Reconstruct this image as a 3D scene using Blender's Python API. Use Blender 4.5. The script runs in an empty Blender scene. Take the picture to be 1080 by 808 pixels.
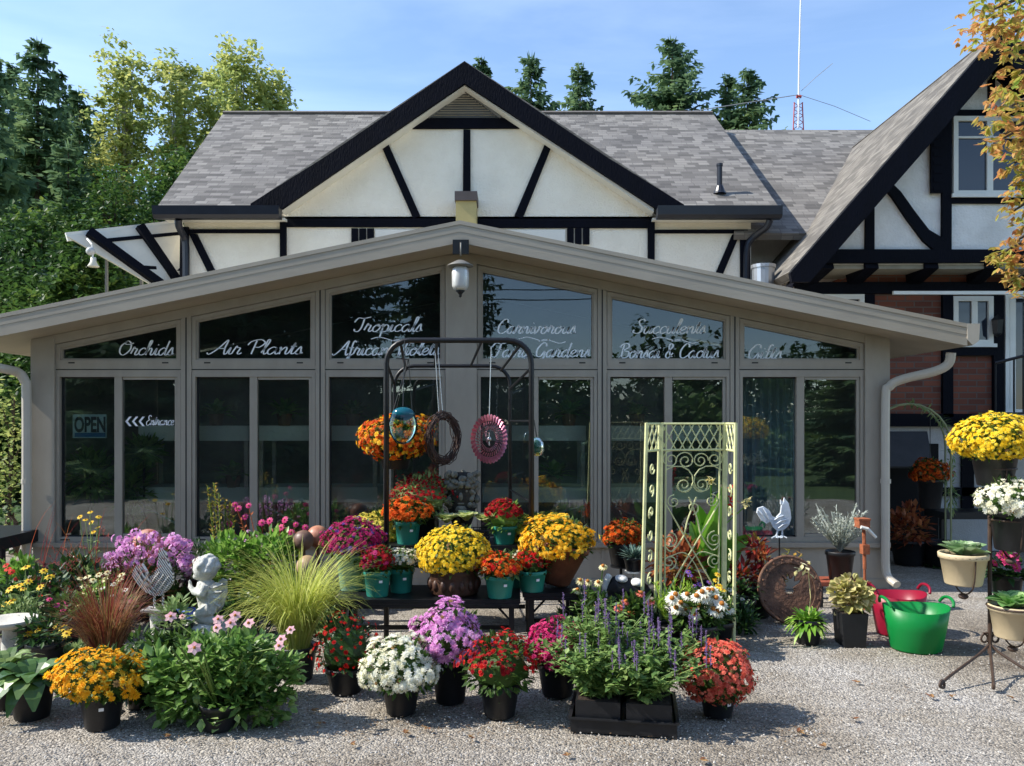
SUN_BACK, SUN_EL, SUN_E, SKY_E, EXPO, CIRRUS, CIRCOL = -5, 43, 3.8, .15, 0.93, .12, (8,9,10.5,1)
import bpy, bmesh, math, random
from mathutils import Vector, Matrix, Quaternion, noise

SC = bpy.context.scene
COL = SC.collection
F, HY, CH = 840.0, 444.0, 1.6
V = Vector
R = math.radians

def P(px, py, Y):
    """point of the place seen at photo pixel (px, py) and standing Y metres away"""
    return V(((px-540)/F*Y, Y, CH-(py-HY)/F*Y))
def X_(px, Y): return (px-540)/F*Y
def Z_(py, Y): return CH-(py-HY)/F*Y
def YG(py): return CH*F/(py-HY)

def lin(c):
    c = c/255.0
    return c/12.92 if c <= .04045 else ((c+.055)/1.055)**2.4
def C(r, g, b, k=1.0):
    return (min(1, lin(r)*k), min(1, lin(g)*k), min(1, lin(b)*k), 1)

# ------------------------------------------------------------------ materials
MATS = {}
def newmat(name):
    m = bpy.data.materials.new(name); m.use_nodes = True
    nt = m.node_tree; nt.nodes.clear()
    return m, nt
def nd(nt, typ, **kw):
    n = nt.nodes.new(typ)
    for k, v in kw.items():
        if k.startswith('i_'):
            key = k[2:]
            key = int(key) if key.isdigit() else key.replace('_', ' ')
            n.inputs[key].default_value = v
        else: setattr(n, k, v)
    return n
def ramp(nt, cols, interp='LINEAR', pos=None):
    n = nt.nodes.new('ShaderNodeValToRGB'); e = n.color_ramp.elements
    n.color_ramp.interpolation = interp
    k = len(cols)
    while len(e) < k: e.new(.5)
    for i, c in enumerate(cols):
        e[i].position = pos[i] if pos else (i/(k-1) if interp != 'CONSTANT' else i/k)
        e[i].color = c
    return n
def M(name, col, rough=.6, var=.2, scale=6, bump=0, bscale=60, metal=0, spec=.4, col2=None, stretch=None):
    """painted / plain surface with an uneven tone and a little relief"""
    if name in MATS: return MATS[name]
    m, nt = newmat(name); L = nt.links.new
    out = nd(nt, 'ShaderNodeOutputMaterial'); b = nd(nt, 'ShaderNodeBsdfPrincipled')
    b.inputs['Roughness'].default_value = rough; b.inputs['Metallic'].default_value = metal
    b.inputs['Specular IOR Level'].default_value = spec
    tc = nd(nt, 'ShaderNodeTexCoord'); vec = tc.outputs['Object']
    if stretch:
        mp = nd(nt, 'ShaderNodeMapping'); mp.inputs['Scale'].default_value = stretch
        L(vec, mp.inputs['Vector']); vec = mp.outputs['Vector']
    n = nd(nt, 'ShaderNodeTexNoise', i_Scale=scale, i_Detail=6.0, i_Roughness=.65); L(vec, n.inputs['Vector'])
    c2 = col2 or tuple(x*(1-var) for x in col[:3])+(1,)
    c1 = tuple(min(1, x*(1+var*.5)) for x in col[:3])+(1,)
    r = ramp(nt, [c2, c1], pos=[.3, .7]); L(n.outputs['Fac'], r.inputs['Fac'])
    L(r.outputs['Color'], b.inputs['Base Color'])
    if bump:
        n2 = nd(nt, 'ShaderNodeTexNoise', i_Scale=bscale, i_Detail=4.0); L(vec, n2.inputs['Vector'])
        bp = nd(nt, 'ShaderNodeBump', i_Strength=bump, i_Distance=.02); L(n2.outputs['Fac'], bp.inputs['Height'])
        L(bp.outputs['Normal'], b.inputs['Normal'])
    L(b.outputs[0], out.inputs['Surface'])
    MATS[name] = m
    return m
def LEAF(name, cols, trans=.35, rough=.5, spec=.35, patch=None):
    """leaves and petals: each leaf its own tone, part of the light goes through"""
    if name in MATS: return MATS[name]
    m, nt = newmat(name); L = nt.links.new
    out = nd(nt, 'ShaderNodeOutputMaterial'); b = nd(nt, 'ShaderNodeBsdfPrincipled')
    b.inputs['Roughness'].default_value = rough; b.inputs['Specular IOR Level'].default_value = spec
    g = nd(nt, 'ShaderNodeNewGeometry'); r = ramp(nt, cols)
    fac = g.outputs['Random Per Island']
    if patch:
        tc = nd(nt, 'ShaderNodeTexCoord')
        nz = nd(nt, 'ShaderNodeTexNoise', i_Scale=patch, i_Detail=2.0); L(tc.outputs['Object'], nz.inputs['Vector'])
        mr = nd(nt, 'ShaderNodeMapRange', i_1=.3, i_2=.7); L(nz.outputs['Fac'], mr.inputs[0])
        mx = nd(nt, 'ShaderNodeMix', data_type='FLOAT'); mx.inputs[0].default_value = .6
        L(fac, mx.inputs[2]); L(mr.outputs[0], mx.inputs[3]); fac = mx.outputs[0]
    L(fac, r.inputs['Fac']); L(r.outputs['Color'], b.inputs['Base Color'])
    t = nd(nt, 'ShaderNodeBsdfTranslucent'); L(r.outputs['Color'], t.inputs['Color'])
    mx = nd(nt, 'ShaderNodeMixShader'); mx.inputs[0].default_value = trans
    L(b.outputs[0], mx.inputs[1]); L(t.outputs[0], mx.inputs[2]); L(mx.outputs[0], out.inputs['Surface'])
    MATS[name] = m
    return m

# ------------------------------------------------------------------ mesh builder
class MB:
    def __init__(s): s.v = []; s.f = []; s.mi = []; s.cur = 0
    def add(s, vs, fs):
        o = len(s.v); s.v.extend([tuple(x) for x in vs])
        for f in fs: s.f.append(tuple(i+o for i in f)); s.mi.append(s.cur)
    def box(s, x0, x1, y0, y1, z0, z1):
        if x0 > x1: x0, x1 = x1, x0
        if y0 > y1: y0, y1 = y1, y0
        if z0 > z1: z0, z1 = z1, z0
        s.add([(x0,y0,z0),(x1,y0,z0),(x1,y1,z0),(x0,y1,z0),(x0,y0,z1),(x1,y0,z1),(x1,y1,z1),(x0,y1,z1)],
              [(0,3,2,1),(4,5,6,7),(0,1,5,4),(1,2,6,5),(2,3,7,6),(3,0,4,7)]); return s
    def prism(s, poly, y0, y1):
        """polygon [(x,z)...] seen from -Y counter-clockwise, extruded along Y"""
        a = sum(poly[i][0]*poly[(i+1)%len(poly)][1]-poly[(i+1)%len(poly)][0]*poly[i][1] for i in range(len(poly)))
        if a < 0: poly = poly[::-1]
        n = len(poly)
        vs = [(x,y0,z) for x,z in poly]+[(x,y1,z) for x,z in poly]
        fs = [tuple(range(n)), tuple(range(2*n-1, n-1, -1))]
        for i in range(n):
            j = (i+1)%n; fs.append((j, i, i+n, j+n))
        s.add(vs, fs); return s
    def slab(s, pts, t):
        """flat polygon of 3-D points with thickness t below it (against its normal)"""
        pts = [V(p) for p in pts]; n = len(pts)
        nr = (pts[1]-pts[0]).cross(pts[2]-pts[0]).normalized()
        lo = [p-nr*t for p in pts]
        fs = [tuple(range(n)), tuple(range(2*n-1, n-1, -1))]
        for i in range(n):
            j = (i+1)%n; fs.append((j, i, i+n, j+n))
        s.add(pts+lo, fs); return s
    def bar(s, a, b, w, d, up=(0,0,1)):
        a, b = V(a), V(b); t = (b-a).normalized(); u = V(up)
        sx = t.cross(u)
        if sx.length < 1e-4: sx = t.cross(V((0,1,0)))
        sx.normalize(); sy = sx.cross(t).normalized()
        vs = []
        for p in (a, b):
            for q, r in ((-1,-1),(1,-1),(1,1),(-1,1)): vs.append(p+sx*q*w/2+sy*r*d/2)
        s.add(vs, [(0,3,2,1),(4,5,6,7),(0,1,5,4),(1,2,6,5),(2,3,7,6),(3,0,4,7)]); return s
    def tube(s, pts, r, n=6, cap=True, flat=1.0):
        pts = [V(p) for p in pts]; m = len(pts)
        rs = r if isinstance(r, (list, tuple)) else [r]*m
        t0 = (pts[1]-pts[0]).normalized()
        ref = V((0,0,1)) if abs(t0.z) < .9 else V((0,1,0))
        u = t0.cross(ref).normalized(); vs = []
        for i, p in enumerate(pts):
            t = (pts[min(i+1,m-1)]-pts[max(i-1,0)])
            if t.length < 1e-9: t = t0
            t.normalize(); u = (u-t*u.dot(t))
            if u.length < 1e-6: u = t.orthogonal()
            u.normalize(); w = t.cross(u)
            for k in range(n):
                a = 2*math.pi*k/n
                vs.append(p+(u*math.cos(a)+w*math.sin(a)*flat)*rs[i])
        fs = []
        for i in range(m-1):
            for k in range(n):
                k2 = (k+1)%n; fs.append((i*n+k, i*n+k2, (i+1)*n+k2, (i+1)*n+k))
        if cap:
            fs.append(tuple(range(n-1,-1,-1))); fs.append(tuple((m-1)*n+k for k in range(n)))
        s.add(vs, fs); return s
    def lathe(s, prof, c=(0,0,0), n=20, mat=None):
        c = V(c); vs = []; fs = []; m = len(prof)
        for r, z in prof:
            for k in range(n):
                a = 2*math.pi*k/n; q = V((r*math.cos(a), r*math.sin(a), z))
                if mat: q = mat @ q
                vs.append(c+q)
        for i in range(m-1):
            for k in range(n):
                k2 = (k+1)%n; fs.append((i*n+k, i*n+k2, (i+1)*n+k2, (i+1)*n+k))
        s.add(vs, fs); return s
    def ball(s, c, rx, ry=None, rz=None, nu=14, nv=9, lump=0, ls=3, seed=0, mat=None):
        ry = ry or rx; rz = rz or rx; c = V(c); vs = []; fs = []
        for j in range(nv+1):
            th = math.pi*j/nv
            for k in range(nu):
                a = 2*math.pi*k/nu
                d = V((math.sin(th)*math.cos(a), math.sin(th)*math.sin(a), math.cos(th)))
                h = 1+lump*noise.noise(d*ls+V((seed,0,0))) if lump else 1
                q = V((d.x*rx*h, d.y*ry*h, d.z*rz*h))
                if mat: q = mat @ q
                vs.append(c+q)
        for j in range(nv):
            for k in range(nu):
                k2 = (k+1)%nu; fs.append((j*nu+k, (j+1)*nu+k, (j+1)*nu+k2, j*nu+k2))
        s.add(vs, fs); return s
    def leaf(s, p, d, up, L, W, fold=.25, droop=0.0, seg=2):
        """one leaf: a folded blade from p along d"""
        p = V(p); d = V(d).normalized(); up = V(up)
        sd = d.cross(up)
        if sd.length < 1e-4: sd = d.orthogonal()
        sd.normalize(); nr = sd.cross(d).normalized()
        vs = []; fs = []
        for i in range(seg+1):
            t = i/seg
            w = W*.5*math.sin(math.pi*min(1, (t*.88+.08)))
            c = p+d*(L*t*(1-.25*droop*t))-V((0,0,1))*(droop*L*t*t*.8)
            vs += [c-sd*w+nr*fold*w, c, c+sd*w+nr*fold*w]
        for i in range(seg):
            a = i*3; fs += [(a, a+1, a+4, a+3), (a+1, a+2, a+5, a+4)]
        s.add(vs, fs); return s
    def diamond(s, p, d, up, L, W):
        p = V(p); d = V(d).normalized(); sd = d.cross(V(up))
        if sd.length < 1e-4: sd = d.orthogonal()
        sd.normalize()
        s.add([p, p+d*L*.45+sd*W*.5, p+d*L, p+d*L*.45-sd*W*.5], [(0,1,2,3)]); return s
    def blade(s, p, d, L, W, droop, seg=5, lift=1.0):
        """grass blade arching over in the direction d"""
        p = V(p); d = V((d[0], d[1], 0)).normalized(); sd = V((-d.y, d.x, 0)); vs = []; fs = []
        for i in range(seg+1):
            t = i/seg
            ang = lift*(math.pi/2)-droop*t*t
            c = p if i == 0 else c+(d*math.cos(ang)+V((0,0,1))*math.sin(ang))*(L/seg)
            w = W*.5*(1-t**2*.9)
            vs += [c-sd*w, c+sd*w]
        for i in range(seg):
            a = 2*i; fs.append((a, a+1, a+3, a+2))
        s.add(vs, fs); return c
    def bloom(s, p, nr, r, n=8, cup=.35, layers=2, rng=random):
        """a many-petalled flower head"""
        p = V(p); nr = V(nr).normalized(); u = nr.orthogonal().normalized(); w = nr.cross(u)
        a0 = rng.random()*6.28
        for l in range(layers):
            k = 1-l*.42; vs = [p+nr*r*(.12+.24*l)]; fs = []
            for i in range(2*n):
                a = a0+l*.35+math.pi*i/n
                rr = r*k*(1 if i % 2 == 0 else .62)
                vs.append(p+(u*math.cos(a)+w*math.sin(a))*rr+nr*r*(cup*k*(1 if i % 2 == 0 else .55)*(.5+l*.8)))
            for i in range(2*n): fs.append((0, 1+i, 1+(i+1)%(2*n)))
            s.add(vs, fs)
        return s
    def daisy(s, p, nr, r, n=10, droop=.3, wid=.42):
        """separate flat petals round a centre"""
        p = V(p); nr = V(nr).normalized(); u = nr.orthogonal().normalized(); w = nr.cross(u)
        for i in range(n):
            a = 2*math.pi*i/n; d = u*math.cos(a)+w*math.sin(a); t = nr.cross(d)
            e = p+d*r-nr*r*droop; h = p+d*r*.55-nr*r*droop*.35
            s.add([p+d*r*.12, h-t*r*wid*.5, e, h+t*r*wid*.5], [(0,1,2,3)])
        return s
    def build(s, name, mats, parent=None, smooth=False, origin=None):
        if not isinstance(mats, (list, tuple)): mats = [mats]
        o = V(origin) if origin is not None else (ORG.get(parent, V((0,0,0))) if parent else V((0,0,0)))
        me = bpy.data.meshes.new(name)
        me.from_pydata([(x-o.x, y-o.y, z-o.z) for x,y,z in s.v], [], s.f)
        for m in mats: me.materials.append(m)
        if len(mats) > 1: me.polygons.foreach_set('material_index', s.mi)
        if smooth: me.polygons.foreach_set('use_smooth', [True]*len(me.polygons))
        me.update()
        ob = bpy.data.objects.new(name, me); COL.objects.link(ob)
        if parent: ob.parent = parent; ORG[ob] = ORG.get(parent, V((0,0,0)))
        else: ob.location = o; ORG[ob] = o
        return ob
ORG = {}
def tag(o, label=None, cat=None, group=None, kind=None):
    if label: o['label'] = label
    if cat: o['category'] = cat
    if group: o['group'] = group
    if kind: o['kind'] = kind
    return o
def thing(name, label, cat, loc=(0,0,0), group=None):
    o = bpy.data.objects.new(name, None); COL.objects.link(o); o.location = loc; o.empty_display_size = .1
    ORG[o] = V(loc)
    return tag(o, label, cat, group)
def copy_thing(root, loc, rz=0, sc=1, label=None):
    r = root.copy(); COL.objects.link(r); r.location = loc; r.rotation_euler = (0,0,rz); r.scale = (sc,sc,sc)
    if label: r['label'] = label
    for ch in list(root.children):
        c = ch.copy(); COL.objects.link(c); c.parent = r
        for g in list(ch.children):
            d = g.copy(); COL.objects.link(d); d.parent = c
    return r
def baked(ob, *mods):
    """apply modifiers: (type, {settings}) in turn"""
    for t, kw in mods:
        m = ob.modifiers.new(t.lower(), t)
        for k, v in kw.items(): setattr(m, k, v)
    dg = bpy.context.evaluated_depsgraph_get()
    me = bpy.data.meshes.new_from_object(ob.evaluated_get(dg))
    old = ob.data; ob.modifiers.clear(); ob.data = me
    if not me.materials:
        for m in old.materials: me.materials.append(m)
    me.polygons.foreach_set('use_smooth', [True]*len(me.polygons))
    return ob
def catmull(pts, k=5):
    pts = [V(p) for p in pts]; out = []
    n = len(pts)
    if n < 3: return pts
    for i in range(n-1):
        p0, p1, p2, p3 = pts[max(i-1,0)], pts[i], pts[i+1], pts[min(i+2,n-1)]
        for j in range(k):
            t = j/k
            out.append(.5*((2*p1)+(p2-p0)*t+(2*p0-5*p1+4*p2-p3)*t*t+(3*p1-p0-3*p2+p3)*t**3))
    out.append(pts[-1]); return out

# ------------------------------------------------------------------ hand lettering
GL = {
'a':(1.0,[[(.75,.85),(.45,1),(.1,.6),(.15,.1),(.4,0),(.7,.45),(.78,.95),(.72,.3),(.85,0),(1.05,.2)]]),
'b':(.85,[[(0,.2),(.3,1.2),(.4,2),(.2,1.9),(.15,.8),(.2,.1),(.5,0),(.75,.5),(.6,.95),(.35,.75)]]),
'c':(.75,[[(.7,.8),(.5,1),(.15,.7),(.12,.2),(.4,0),(.8,.25)]]),
'd':(1.0,[[(.75,.85),(.45,1),(.1,.6),(.15,.1),(.4,0),(.7,.45)],[(.88,2),(.76,.8),(.74,.15),(.9,0),(1.05,.2)]]),
'e':(.75,[[(.05,.3),(.45,.55),(.62,.8),(.45,1),(.15,.75),(.12,.2),(.4,0),(.8,.25)]]),
'f':(.6,[[(.6,1.8),(.42,2),(.27,1.6),(.25,.4),(.2,-.7),(.05,-.85),(.05,-.4),(.3,-.05),(.6,.2)],[(0,1),(.5,1.05)]]),
'g':(1.0,[[(.75,.85),(.45,1),(.1,.6),(.15,.1),(.4,0),(.7,.45),(.78,.95),(.75,-.4),(.5,-.9),(.2,-.7),(.5,-.2),(1,.2)]]),
'h':(.9,[[(0,.2),(.35,1.5),(.4,2),(.22,1.9),(.15,.8),(.1,0)],[(.1,.3),(.4,.95),(.6,.8),(.58,.2),(.7,0),(.9,.2)]]),
'i':(.45,[[(0,.2),(.2,.95),(.17,.2),(.3,0),(.5,.2)],[(.25,1.4),(.31,1.48)]]),
'l':(.45,[[(0,.2),(.35,1.4),(.4,2),(.22,1.9),(.17,.6),(.28,0),(.5,.2)]]),
'n':(.9,[[(0,.8),(.12,.95),(.12,0)],[(.12,.4),(.45,.97),(.62,.8),(.6,.2),(.72,0),(.9,.2)]]),
'o':(.9,[[(.45,1),(.12,.6),(.15,.1),(.45,0),(.75,.5),(.6,.95),(.42,.98),(.6,.75),(.95,.85)]]),
'p':(.85,[[(0,.8),(.15,.95),(.12,-.9)],[(.13,.5),(.4,.98),(.7,.7),(.6,.1),(.3,0),(.13,.2)],[(.55,.06),(.88,.2)]]),
'r':(.75,[[(0,.2),(.2,1.1),(.3,.92),(.55,.85),(.45,.2),(.6,0),(.8,.2)]]),
's':(.65,[[(0,.15),(.35,1.05),(.45,.6),(.5,.2),(.3,0),(.05,.1)],[(.3,0),(.7,.2)]]),
't':(.5,[[(0,.2),(.3,1.6),(.2,.5),(.25,.05),(.5,.15)],[(0,1.1),(.5,1.12)]]),
'u':(.95,[[(0,.7),(.12,.95),(.1,.2),(.3,0),(.6,.4),(.7,.95),(.66,.2),(.8,0),(.98,.2)]]),
'v':(.85,[[(0,.7),(.12,.95),(.2,.1),(.3,0),(.6,.5),(.6,.95),(.9,.85)]]),
'y':(.95,[[(0,.7),(.12,.95),(.1,.2),(.3,0),(.6,.4),(.7,.95),(.65,-.4),(.4,-.9),(.15,-.7),(.5,-.2),(.95,.2)]]),
'A':(1.35,[[(-.35,.2),(-.1,0),(.5,.8),(1.1,2),(1.05,.9),(1.15,0),(1.4,.2)],[(.35,.8),(1.1,.8)]]),
'B':(1.25,[[(.35,1.9),(.3,0)],[(-.1,1.5),(.2,1.95),(.8,2),(1,1.5),(.4,1.05),(1.1,.85),(1.1,.2),(.6,-.02),(.1,.2)]]),
'C':(1.2,[[(1.1,1.5),(1,1.9),(.6,1.95),(.15,1.1),(.25,.2),(.7,0),(1.2,.4)]]),
'E':(1.05,[[(1,1.7),(.7,2),(.35,1.7),(.6,1.1),(.8,1.1),(.1,.7),(.2,.1),(.6,0),(1.05,.4)]]),
'F':(1.15,[[(-.2,1.4),(.1,1.95),(.7,1.85),(1.3,2)],[(.75,1.9),(.65,.6),(.4,0),(0,.1),(-.05,.4)],[(.4,1),(1,1.05)]]),
'G':(1.25,[[(1.1,1.5),(1,1.9),(.6,1.95),(.15,1.1),(.25,.2),(.7,.1),(1.05,.8),(1.05,-.4),(.7,-.9),(.4,-.6)]]),
'O':(1.35,[[(.7,2),(.15,1.3),(.15,.4),(.6,0),(1.15,.7),(1.1,1.6),(.7,2),(.5,1.6),(.9,1.5),(1.35,1.7)]]),
'P':(1.1,[[(.4,1.9),(.3,0)],[(-.25,1.3),(0,1.8),(.7,2.05),(1.15,1.6),(.8,1),(.4,1)]]),
'S':(1.1,[[(1,1.7),(.8,2),(.4,1.8),(.5,1.3),(.85,.8),(.8,.2),(.4,0),(0,.2),(.1,.5)]]),
'T':(1.0,[[(-.2,1.3),(.1,1.9),(.6,1.85),(1.3,2.05)],[(.7,1.9),(.65,.6),(.4,0),(.05,.1),(0,.35)]]),
'V':(1.1,[[(0,1.6),(.2,1.95),(.35,1.8),(.45,.1),(.55,0),(1,1.3),(1.1,2),(1.3,1.9)]]),
'&':(1.15,[[(1,.2),(.7,.3),(.3,1.6),(.5,2),(.75,1.6),(.2,.7),(.15,.2),(.5,0),(.95,.7)]]),
' ':(.6,[]),
}
def stroke(mb, pts, wd, y):
    """flat ribbon with a broad-nib feel in the plane Y = y, points (x, z)"""
    c = catmull([(p[0], p[1], 0) for p in pts], 6); vs = []; fs = []
    for i, p in enumerate(c):
        t = (c[min(i+1,len(c)-1)]-c[max(i-1,0)])
        if t.length < 1e-9: t = V((1,0,0))
        t.normalize(); w = wd*(.55+.75*abs(t.y)**1.5)*.5
        vs += [(p.x-t.y*w, y, p.y+t.x*w), (p.x+t.y*w, y, p.y-t.x*w)]
    for i in range(len(c)-1): fs.append((2*i, 2*i+1, 2*i+3, 2*i+2))
    mb.add(vs, fs)
def script_text(mb, s, x0, x1, zb, cap, y, wd):
    adv = 0; items = []
    for ch in s:
        a, st = GL[ch]; items.append((adv, st)); adv += a
    k = (x1-x0)/adv; kz = cap/2
    for a, st in items:
        for pl in st:
            stroke(mb, [(x0+(a+px+.22*(py-.5))*k, zb+py*kz) for px, py in pl], wd, y)
def block_text(s, size, name):
    cu = bpy.data.curves.new(name, 'FONT'); cu.body = s; cu.size = size; cu.align_x = 'CENTER'
    cu.extrude = .0005; cu.offset = size*.035
    o = bpy.data.objects.new(name, cu); COL.objects.link(o)
    dg = bpy.context.evaluated_depsgraph_get()
    me = bpy.data.meshes.new_from_object(o.evaluated_get(dg))
    bpy.data.objects.remove(o)
    return me
# ================================================================== materials of the place
navy   = M('navy_timber', C(6,8,20), .7, .35, 5, .3, 60, spec=.12, stretch=(1,1,.3))
stucco = M('cream_stucco', C(246,240,224), .9, .05, 2.2, .7, 40, col2=C(236,228,210))
stucco2= M('white_stucco', C(244,242,238), .9, .08, 1.7, .7, 40, col2=C(214,211,206))
white  = M('white_paint', C(225,224,215), .55, .06, 4)
taupe  = M('taupe_aluminium', C(172,162,146), .5, .14, 2.5, .04, 160, spec=.4, stretch=(.5,1,2))
taupeL = M('taupe_frame', C(160,151,137), .48, .14, 4, .04, 160, spec=.4, stretch=(1,1,.4))
taupeP = M('taupe_panel', C(166,157,143), .55, .16, 5, .04, 120, stretch=(1,1,.25))
seal   = M('black_gasket', C(30,31,32), .6)
blackm = M('black_metal', C(22,23,26), .42, .3, 12, .08, 90)
darkin = M('dark_interior', C(150,146,136), .9, .3, 2)
rustm  = M('rusty_iron', C(122,88,68), .8, .45, 7, .5, 40, col2=C(56,42,36))
galv   = M('galvanised', C(175,178,182), .35, .15, 6, metal=.8)
soil   = M('potting_soil', C(48,36,28), .95, .4, 30, .6, 60)
vinyl  = M('etched_vinyl', C(238,243,245), .8, .05)
whitev = M('white_vinyl', C(240,240,240), .7, .03)

def glass_mat(name, tint, refl, dust=0.0):
    m, nt = newmat(name); L = nt.links.new
    out = nd(nt,'ShaderNodeOutputMaterial'); t = nd(nt,'ShaderNodeBsdfTransparent'); t.inputs[0].default_value = tint
    g = nd(nt,'ShaderNodeBsdfGlossy'); g.inputs['Roughness'].default_value = .0; g.inputs[0].default_value = (.92,.96,1,1)
    fr = nd(nt,'ShaderNodeFresnel', i_IOR=1.5); ad = nd(nt,'ShaderNodeMath', operation='ADD'); ad.inputs[1].default_value = refl
    ad.use_clamp = True
    tc = nd(nt,'ShaderNodeTexCoord'); nz = nd(nt,'ShaderNodeTexNoise', i_Scale=1.7, i_Detail=1.0)
    bp = nd(nt,'ShaderNodeBump', i_Strength=.03, i_Distance=.02)
    L(tc.outputs['Object'], nz.inputs['Vector']); L(nz.outputs['Fac'], bp.inputs['Height']); L(bp.outputs[0], g.inputs['Normal'])
    mx = nd(nt,'ShaderNodeMixShader'); L(fr.outputs[0], ad.inputs[0]); L(ad.outputs[0], mx.inputs[0])
    L(t.outputs[0], mx.inputs[1]); L(g.outputs[0], mx.inputs[2])
    df = nd(nt,'ShaderNodeBsdfDiffuse'); df.inputs[0].default_value = (.42,.45,.42,1)
    nd2 = nd(nt,'ShaderNodeTexNoise', i_Scale=3.0, i_Detail=6.0, i_Roughness=.7); L(tc.outputs['Object'], nd2.inputs['Vector'])
    mm_ = nd(nt,'ShaderNodeMath', operation='MULTIPLY'); mm_.inputs[1].default_value = dust*2; L(nd2.outputs['Fac'], mm_.inputs[0])
    m2 = nd(nt,'ShaderNodeMixShader'); L(mm_.outputs[0], m2.inputs[0]); L(mx.outputs[0], m2.inputs[1]); L(df.outputs[0], m2.inputs[2])
    L(m2.outputs[0], out.inputs['Surface'])
    return m
glass = glass_mat('window_glass', (.88,.93,.89,1), .07, .018)
screen = glass_mat('screened_glass', (.78,.82,.79,1), .02, .04)
glassT = glass_mat('transom_glass', (.52,.60,.62,1), .025, .012)

def shingle_mat(name, axis, k, cA, cB):
    """asphalt shingles: courses of uneven tabs; axis: which object axis runs along the course"""
    m, nt = newmat(name); L = nt.links.new
    out = nd(nt,'ShaderNodeOutputMaterial'); b = nd(nt,'ShaderNodeBsdfPrincipled', i_Roughness=.92)
    tc = nd(nt,'ShaderNodeTexCoord'); sp = nd(nt,'ShaderNodeSeparateXYZ'); L(tc.outputs['Object'], sp.inputs[0])
    mz = nd(nt,'ShaderNodeMath', operation='MULTIPLY'); mz.inputs[1].default_value = k; L(sp.outputs['Z'], mz.inputs[0])
    nz = nd(nt,'ShaderNodeTexNoise', i_Scale=2.2, i_Detail=3.0); L(tc.outputs['Object'], nz.inputs['Vector'])
    wob = nd(nt,'ShaderNodeMath', operation='MULTIPLY_ADD'); wob.inputs[1].default_value = .05
    L(nz.outputs['Fac'], wob.inputs[0]); L(mz.outputs[0], wob.inputs[2])
    cb = nd(nt,'ShaderNodeCombineXYZ'); L(sp.outputs[axis], cb.inputs[0]); L(wob.outputs[0], cb.inputs[1])
    br = nd(nt,'ShaderNodeTexBrick', i_Scale=1.0, i_Mortar_Size=.007, i_Bias=.1, i_Brick_Width=.155, i_Row_Height=.096, i_Mortar_Smooth=.6)
    br.offset = .37; br.squash = 1.5; br.squash_frequency = 3
    br.inputs['Color1'].default_value = cA; br.inputs['Color2'].default_value = cB
    br.inputs['Mortar'].default_value = tuple(x*.5 for x in cA[:3])+(1,)
    L(cb.outputs[0], br.inputs['Vector'])
    n2 = nd(nt,'ShaderNodeTexNoise', i_Scale=.7, i_Detail=5.0); L(tc.outputs['Object'], n2.inputs['Vector'])
    rr = ramp(nt, [(.86,.86,.88,1),(1.08,1.07,1.05,1)], pos=[.3,.7]); L(n2.outputs['Fac'], rr.inputs['Fac'])
    mx = nd(nt,'ShaderNodeMix', data_type='RGBA', blend_type='MULTIPLY'); mx.inputs[0].default_value = 1
    L(br.outputs['Color'], mx.inputs[6]); L(rr.outputs['Color'], mx.inputs[7]); L(mx.outputs[2], b.inputs['Base Color'])
    n3 = nd(nt,'ShaderNodeTexNoise', i_Scale=180, i_Detail=2.0); L(tc.outputs['Object'], n3.inputs['Vector'])
    iv = nd(nt,'ShaderNodeMath', operation='MULTIPLY_ADD'); iv.inputs[1].default_value = -1.0
    L(br.outputs['Fac'], iv.inputs[0]); L(n3.outputs['Fac'], iv.inputs[2])
    bp = nd(nt,'ShaderNodeBump', i_Strength=.5, i_Distance=.02); L(iv.outputs[0], bp.inputs['Height']); L(bp.outputs[0], b.inputs['Normal'])
    L(b.outputs[0], out.inputs['Surface']); return m
sh_main = shingle_mat('grey_shingles', 'X', 1.74, C(145,141,135), C(92,89,86))
sh_side = shingle_mat('grey_shingles_side', 'Y', 1.33, C(136,131,122), C(96,92,86))

def brick_mat():
    m, nt = newmat('red_brick'); L = nt.links.new
    out = nd(nt,'ShaderNodeOutputMaterial'); b = nd(nt,'ShaderNodeBsdfPrincipled', i_Roughness=.9)
    tc = nd(nt,'ShaderNodeTexCoord'); sp = nd(nt,'ShaderNodeSeparateXYZ'); L(tc.outputs['Object'], sp.inputs[0])
    cb = nd(nt,'ShaderNodeCombineXYZ'); L(sp.outputs['X'], cb.inputs[0]); L(sp.outputs['Z'], cb.inputs[1])
    br = nd(nt,'ShaderNodeTexBrick', i_Scale=1.0, i_Mortar_Size=.008, i_Brick_Width=.22, i_Row_Height=.075, i_Bias=-.1)
    br.inputs['Color1'].default_value = C(128,74,54); br.inputs['Color2'].default_value = C(92,52,40); br.inputs['Mortar'].default_value = C(98,84,76)
    L(cb.outputs[0], br.inputs['Vector']); L(br.outputs['Color'], b.inputs['Base Color'])
    bp = nd(nt,'ShaderNodeBump', i_Strength=.6, i_Distance=.01, invert=True); L(br.outputs['Fac'], bp.inputs['Height']); L(bp.outputs[0], b.inputs['Normal'])
    L(b.outputs[0], out.inputs['Surface']); return m
brick = brick_mat()

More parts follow.
